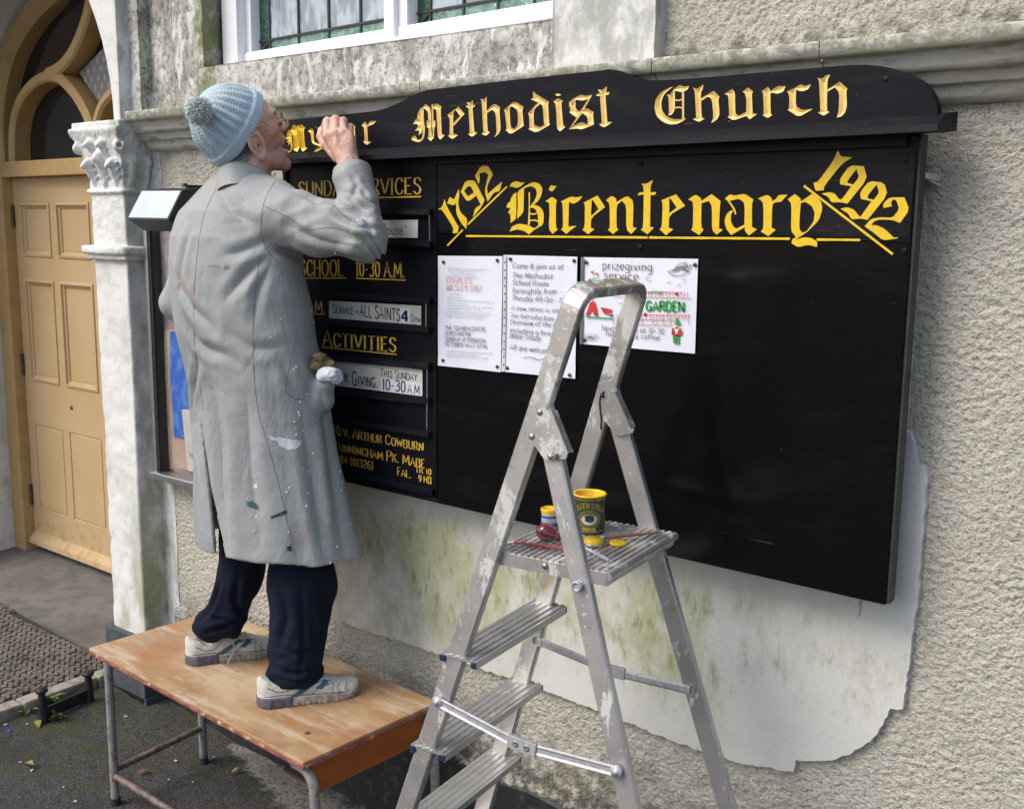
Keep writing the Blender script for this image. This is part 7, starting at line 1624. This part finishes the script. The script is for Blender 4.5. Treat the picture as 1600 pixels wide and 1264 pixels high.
# ---- trainers
shw = M('worn_white_leather', (.60, .58, .54), .6, spec=.3); shw.mix(shw.ramp(shw.noise(26, 5, .7), .45, .7), (.46, .43, .38)); shw.mix(shw.ramp(shw.noise(70, 6, .8), .58, .66), (.20, .17, .14), amt=.7); shw.bump(shw.noise(70, 4), .3, .003); shw = shw.done()
solem = simple('dirty_sole', (.40, .36, .30), .7, 0, .3, 60, .4, 90); heelm = simple('purple_heel', (.12, .11, .15), .6, 0, .3, 60, .3, 80); tealm = simple('teal_flash', (.02, .15, .17), .5); greym = simple('mesh_grey', (.28, .29, .30), .8); lacem = simple('lace', (.62, .62, .60), .8); linm = simple('cream_lining', (.62, .62, .50), .8)
def shoe(heel, toe, label):
    heel = np.array(heel, float); toe = np.array(toe, float); e = empty('trainer', heel, None); e.parent = man; e.matrix_parent_inverse = man.matrix_basis.inverted()
    fd = toe-heel; LN = np.linalg.norm(fd[:2]); fd = np.array([fd[0], fd[1], 0])/LN; sd = np.array([fd[1], -fd[0], 0]); o = heel.copy(); o[2] = .5
    def loc(P): q = P-v3(o); return q@v3(fd), q@v3(sd), q[..., 2]
    hwf = lambda t: np.interp(t, [-.1, 0, .06, .14, .20, .25, .29, .4], [.034, .036, .037, .040, .048, .046, .034, .02]).astype(np.float32)
    def foot(P, z0, z1, off=0.):
        t, s, z = loc(P); c_ = .006*np.sin(np.clip(t/LN, 0, 1)*3.1); h_ = hwf(t*.285/LN)+off
        ex = np.abs(s-c_)-h_; et = np.maximum(-t+.030, t-(LN-.036)); r_ = np.where(t < .05, .036, .040)
        dd = np.sqrt(np.maximum(np.abs(s-c_)*(.036/h_), 0)**2+np.maximum(et, 0)**2)-.036-off*.5
        return np.maximum(np.where(et > 0, dd, ex), np.abs(z-(z0+z1)/2)-(z1-z0)/2), t, s, z
    def up_f(P):
        d, t, s, z = foot(P, .012, .2, -.001)
        top = np.interp(t/LN, [-.1, 0, .10, .22, .35, .55, .75, .92, 1.05], [.085, .088, .078, .074, .094, .078, .056, .046, .036]).astype(np.float32)
        ell = np.sqrt((s/.060)**2+(z/top)**2+1e-9); d = smax(d, (ell-1)*.045, .012)
        ank = d_caps(P, v3(o+fd*.062+dz*.06), v3(o+fd*.055+dz*.16), .030, .034); d = smax(d, -ank, .005)
        groove = np.exp(-((t-.185-.3*z)/.002)**2)+np.exp(-((z-.030-.10*np.abs(t-.12))/.0016)**2); return d+.0012*groove-.0018*(vnoise(P, 55, 3)-.5)
    lo = np.minimum(heel, toe)-.07; hi = np.maximum(heel, toe)+.07; lo[2] = .495; hi[2] = .62
    u_ = nets(up_f, lo, hi, .0030); up = npmesh('upper', u_[0], u_[1], shw, e, True)
    def so_f(P):
        d, t, s, z = foot(P, .0, .024, .0025); toe_up = np.clip((t/LN-.78)/.22, 0, 1)**2*.010; d = np.maximum(d, toe_up-z); return np.maximum(smax(d, z-.023-.006*np.clip(1-t/.09, 0, 1), .003), .085-t)-.0010*np.sin(t*2*math.pi/.016)*(z < .014)
    sdf_obj('sole', so_f, lo, hi, .0030, solem, e)
    sdf_obj('heel_block', lambda P: (lambda r: np.maximum(np.maximum(r[0], r[3]-.030), r[1]-.088))(foot(P, .0, .034, .0035)), lo, hi, .0030, heelm, e)
    tr = BVHTree.FromPolygons([tuple(map(float, p)) for p in u_[0]], [tuple(map(int, q)) for q in u_[1]])
    def onsh(t, z, s=.09, off=.0008):
        p = o+fd*t+sd*s+dz*z; r_ = tr.ray_cast(Vector(p), Vector(-sd)); 
        return None if r_[0] is None else np.array(r_[0])+np.array(r_[1])*off*(1 if np.array(r_[1])@sd > 0 else -1)
    def stripe(name, poly, mat):
        V, T = letter_cdt([[np.array(k) for k in poly]], [], .004); P = [onsh(*v) for v in V]; ok = np.array([all(P[i] is not None for i in t) for t in T]); P = [p if p is not None else np.zeros(3) for p in P]
        if ok.any(): q = MB(); q.add(P, T[ok]); q.build(name, mat, e, fixn=False)
    stripe('flash', [(.080, .030), (.100, .026), (.165, .062), (.150, .066), (.105, .046)], tealm); stripe('flash', [(.150, .045), (.170, .040), (.192, .054), (.180, .062)], tealm); stripe('side_panel', [(.012, .068), (.03, .055), (.055, .064), (.06, .072), (.04, .078), (.015, .088)], linm)
    for k in range(5):
        t = .112+k*.017; P = [o+fd*(t+.002*math.sin(a*3))+sd*.024*math.cos(a)+dz*0 for a in np.linspace(0, math.pi, 7)]; pts = []
        for p in P:
            r_ = tr.ray_cast(Vector(p+dz*.2), Vector((0, 0, -1)))
            if r_[0] is not None: pts.append(np.array(r_[0])+dz*.002)
        if len(pts) > 2: q = MB(); q.tube(pts, .0021, 6); q.build('lace', lacem, e)
    sq = MB()
    for ln in ([(.205, .012), (.200, .030), (.205, .050)], [(.235, .012), (.215, .036), (.225, .046)], [(.262, .014), (.238, .030), (.245, .040)], [(.02, .06), (.05, .046), (.08, .05), (.10, .07)], [(.012, .036), (.06, .036), (.12, .030), (.19, .026), (.25, .022)], [(.10, .03), (.13, .05), (.17, .06), (.2, .055)], [(.14, .03), (.165, .045), (.195, .05)]):
        W_ = [onsh(*k, off=.0002) for k in smooth_pts(ln, 6)]; W_ = [k for k in W_ if k is not None]
        if len(W_) > 3: sq.tube(W_, .0011, 6)
    sq.build('stitched_seam', simple('shoe_seam', (.12, .10, .09), .8), e)
    if toe[0] > -2.4: return e
    p = o+fd*.125+sd*.030+dz*.075; q = MB(); q.tube([p, p+sd*.014+fd*.006-dz*.008, p+sd*.022+fd*.010-dz*.030, p+sd*.028-fd*.004-dz*.055, p+sd*.034-fd*.014-dz*.070], .0022, 6); q.build('lace', lacem, e)
    return e
shoe((-2.335, -.335, .5), (-2.195, -.085, .5), ''); shoe((-2.742, -.290, .5), (-2.615, -.035, .5), '')
# ---- rags at his front
wc = M('white_rag', (.62, .65, .70), .9, spec=.1); wc.bump(wc.noise(40, 5), .5, .006); wc = wc.done(); oc = M('olive_cloth', (.13, .105, .05), .9, spec=.1); oc.bump(oc.noise(45, 5), .6, .006); oc = oc.done()
def lump(name, ells, mat, label, h=.003, par=None):
    def f(P):
        d = None
        for c, r in ells: k = d_ell(P, c, r); d = k if d is None else smin(d, k, .012)
        return d-.012*(ridge(vnoise(P, 30, 2))-.5)-.006*(ridge(vnoise(P, 75, 4))-.5)
    c = np.array([e_[0] for e_ in ells]); r = max(max(e_[1]) for e_ in ells)+.02; o = sdf_obj(name, f, c.min(0)-r, c.max(0)+r, h, mat, par)
    if label: tag(o, label, 'rag', 'rags tucked into the coat front')
    return o
lump('rag', [(C3(516, 584, 2.91), (.022, .020, .013)), (C3(523, 590, 2.92), (.013, .018, .014)), (C3(507, 587, 2.92), (.017, .018, .016))], wc, 'bunched white rag at the front of the grey coat')
lump('rag', [(C3(500, 560, 2.92), (.012, .016, .014)), (C3(512, 569, 2.93), (.022, .014, .006)), (C3(497, 572, 2.93), (.014, .018, .012))], oc, 'olive brown cloth poking out above the white rag')
# ---- brush in his hand
bsh = empty('sign_brush', C3(502, 204, 2.92), 'fine sign-writing brush held to the gold letter y', 'paintbrush')
q = MB(); t0 = at(491.5, 198.5, y=YH-.010); t1 = C3(503, 204, 2.925); dd_ = (t1-t0); q.tube([t0+dd_*.7, t1, t1+dd_*.25], [.0022, .0030, .0028], 8); q.build('handle', simple('dark_handle', (.03, .03, .05), .35), bsh)
q = MB(); q.tube([t0, t0+dd_*.25, t0+dd_*.72], [.0004, .0018, .0020], 8); q.build('bristles', simple('brush_hair', (.06, .05, .06), .6), bsh)
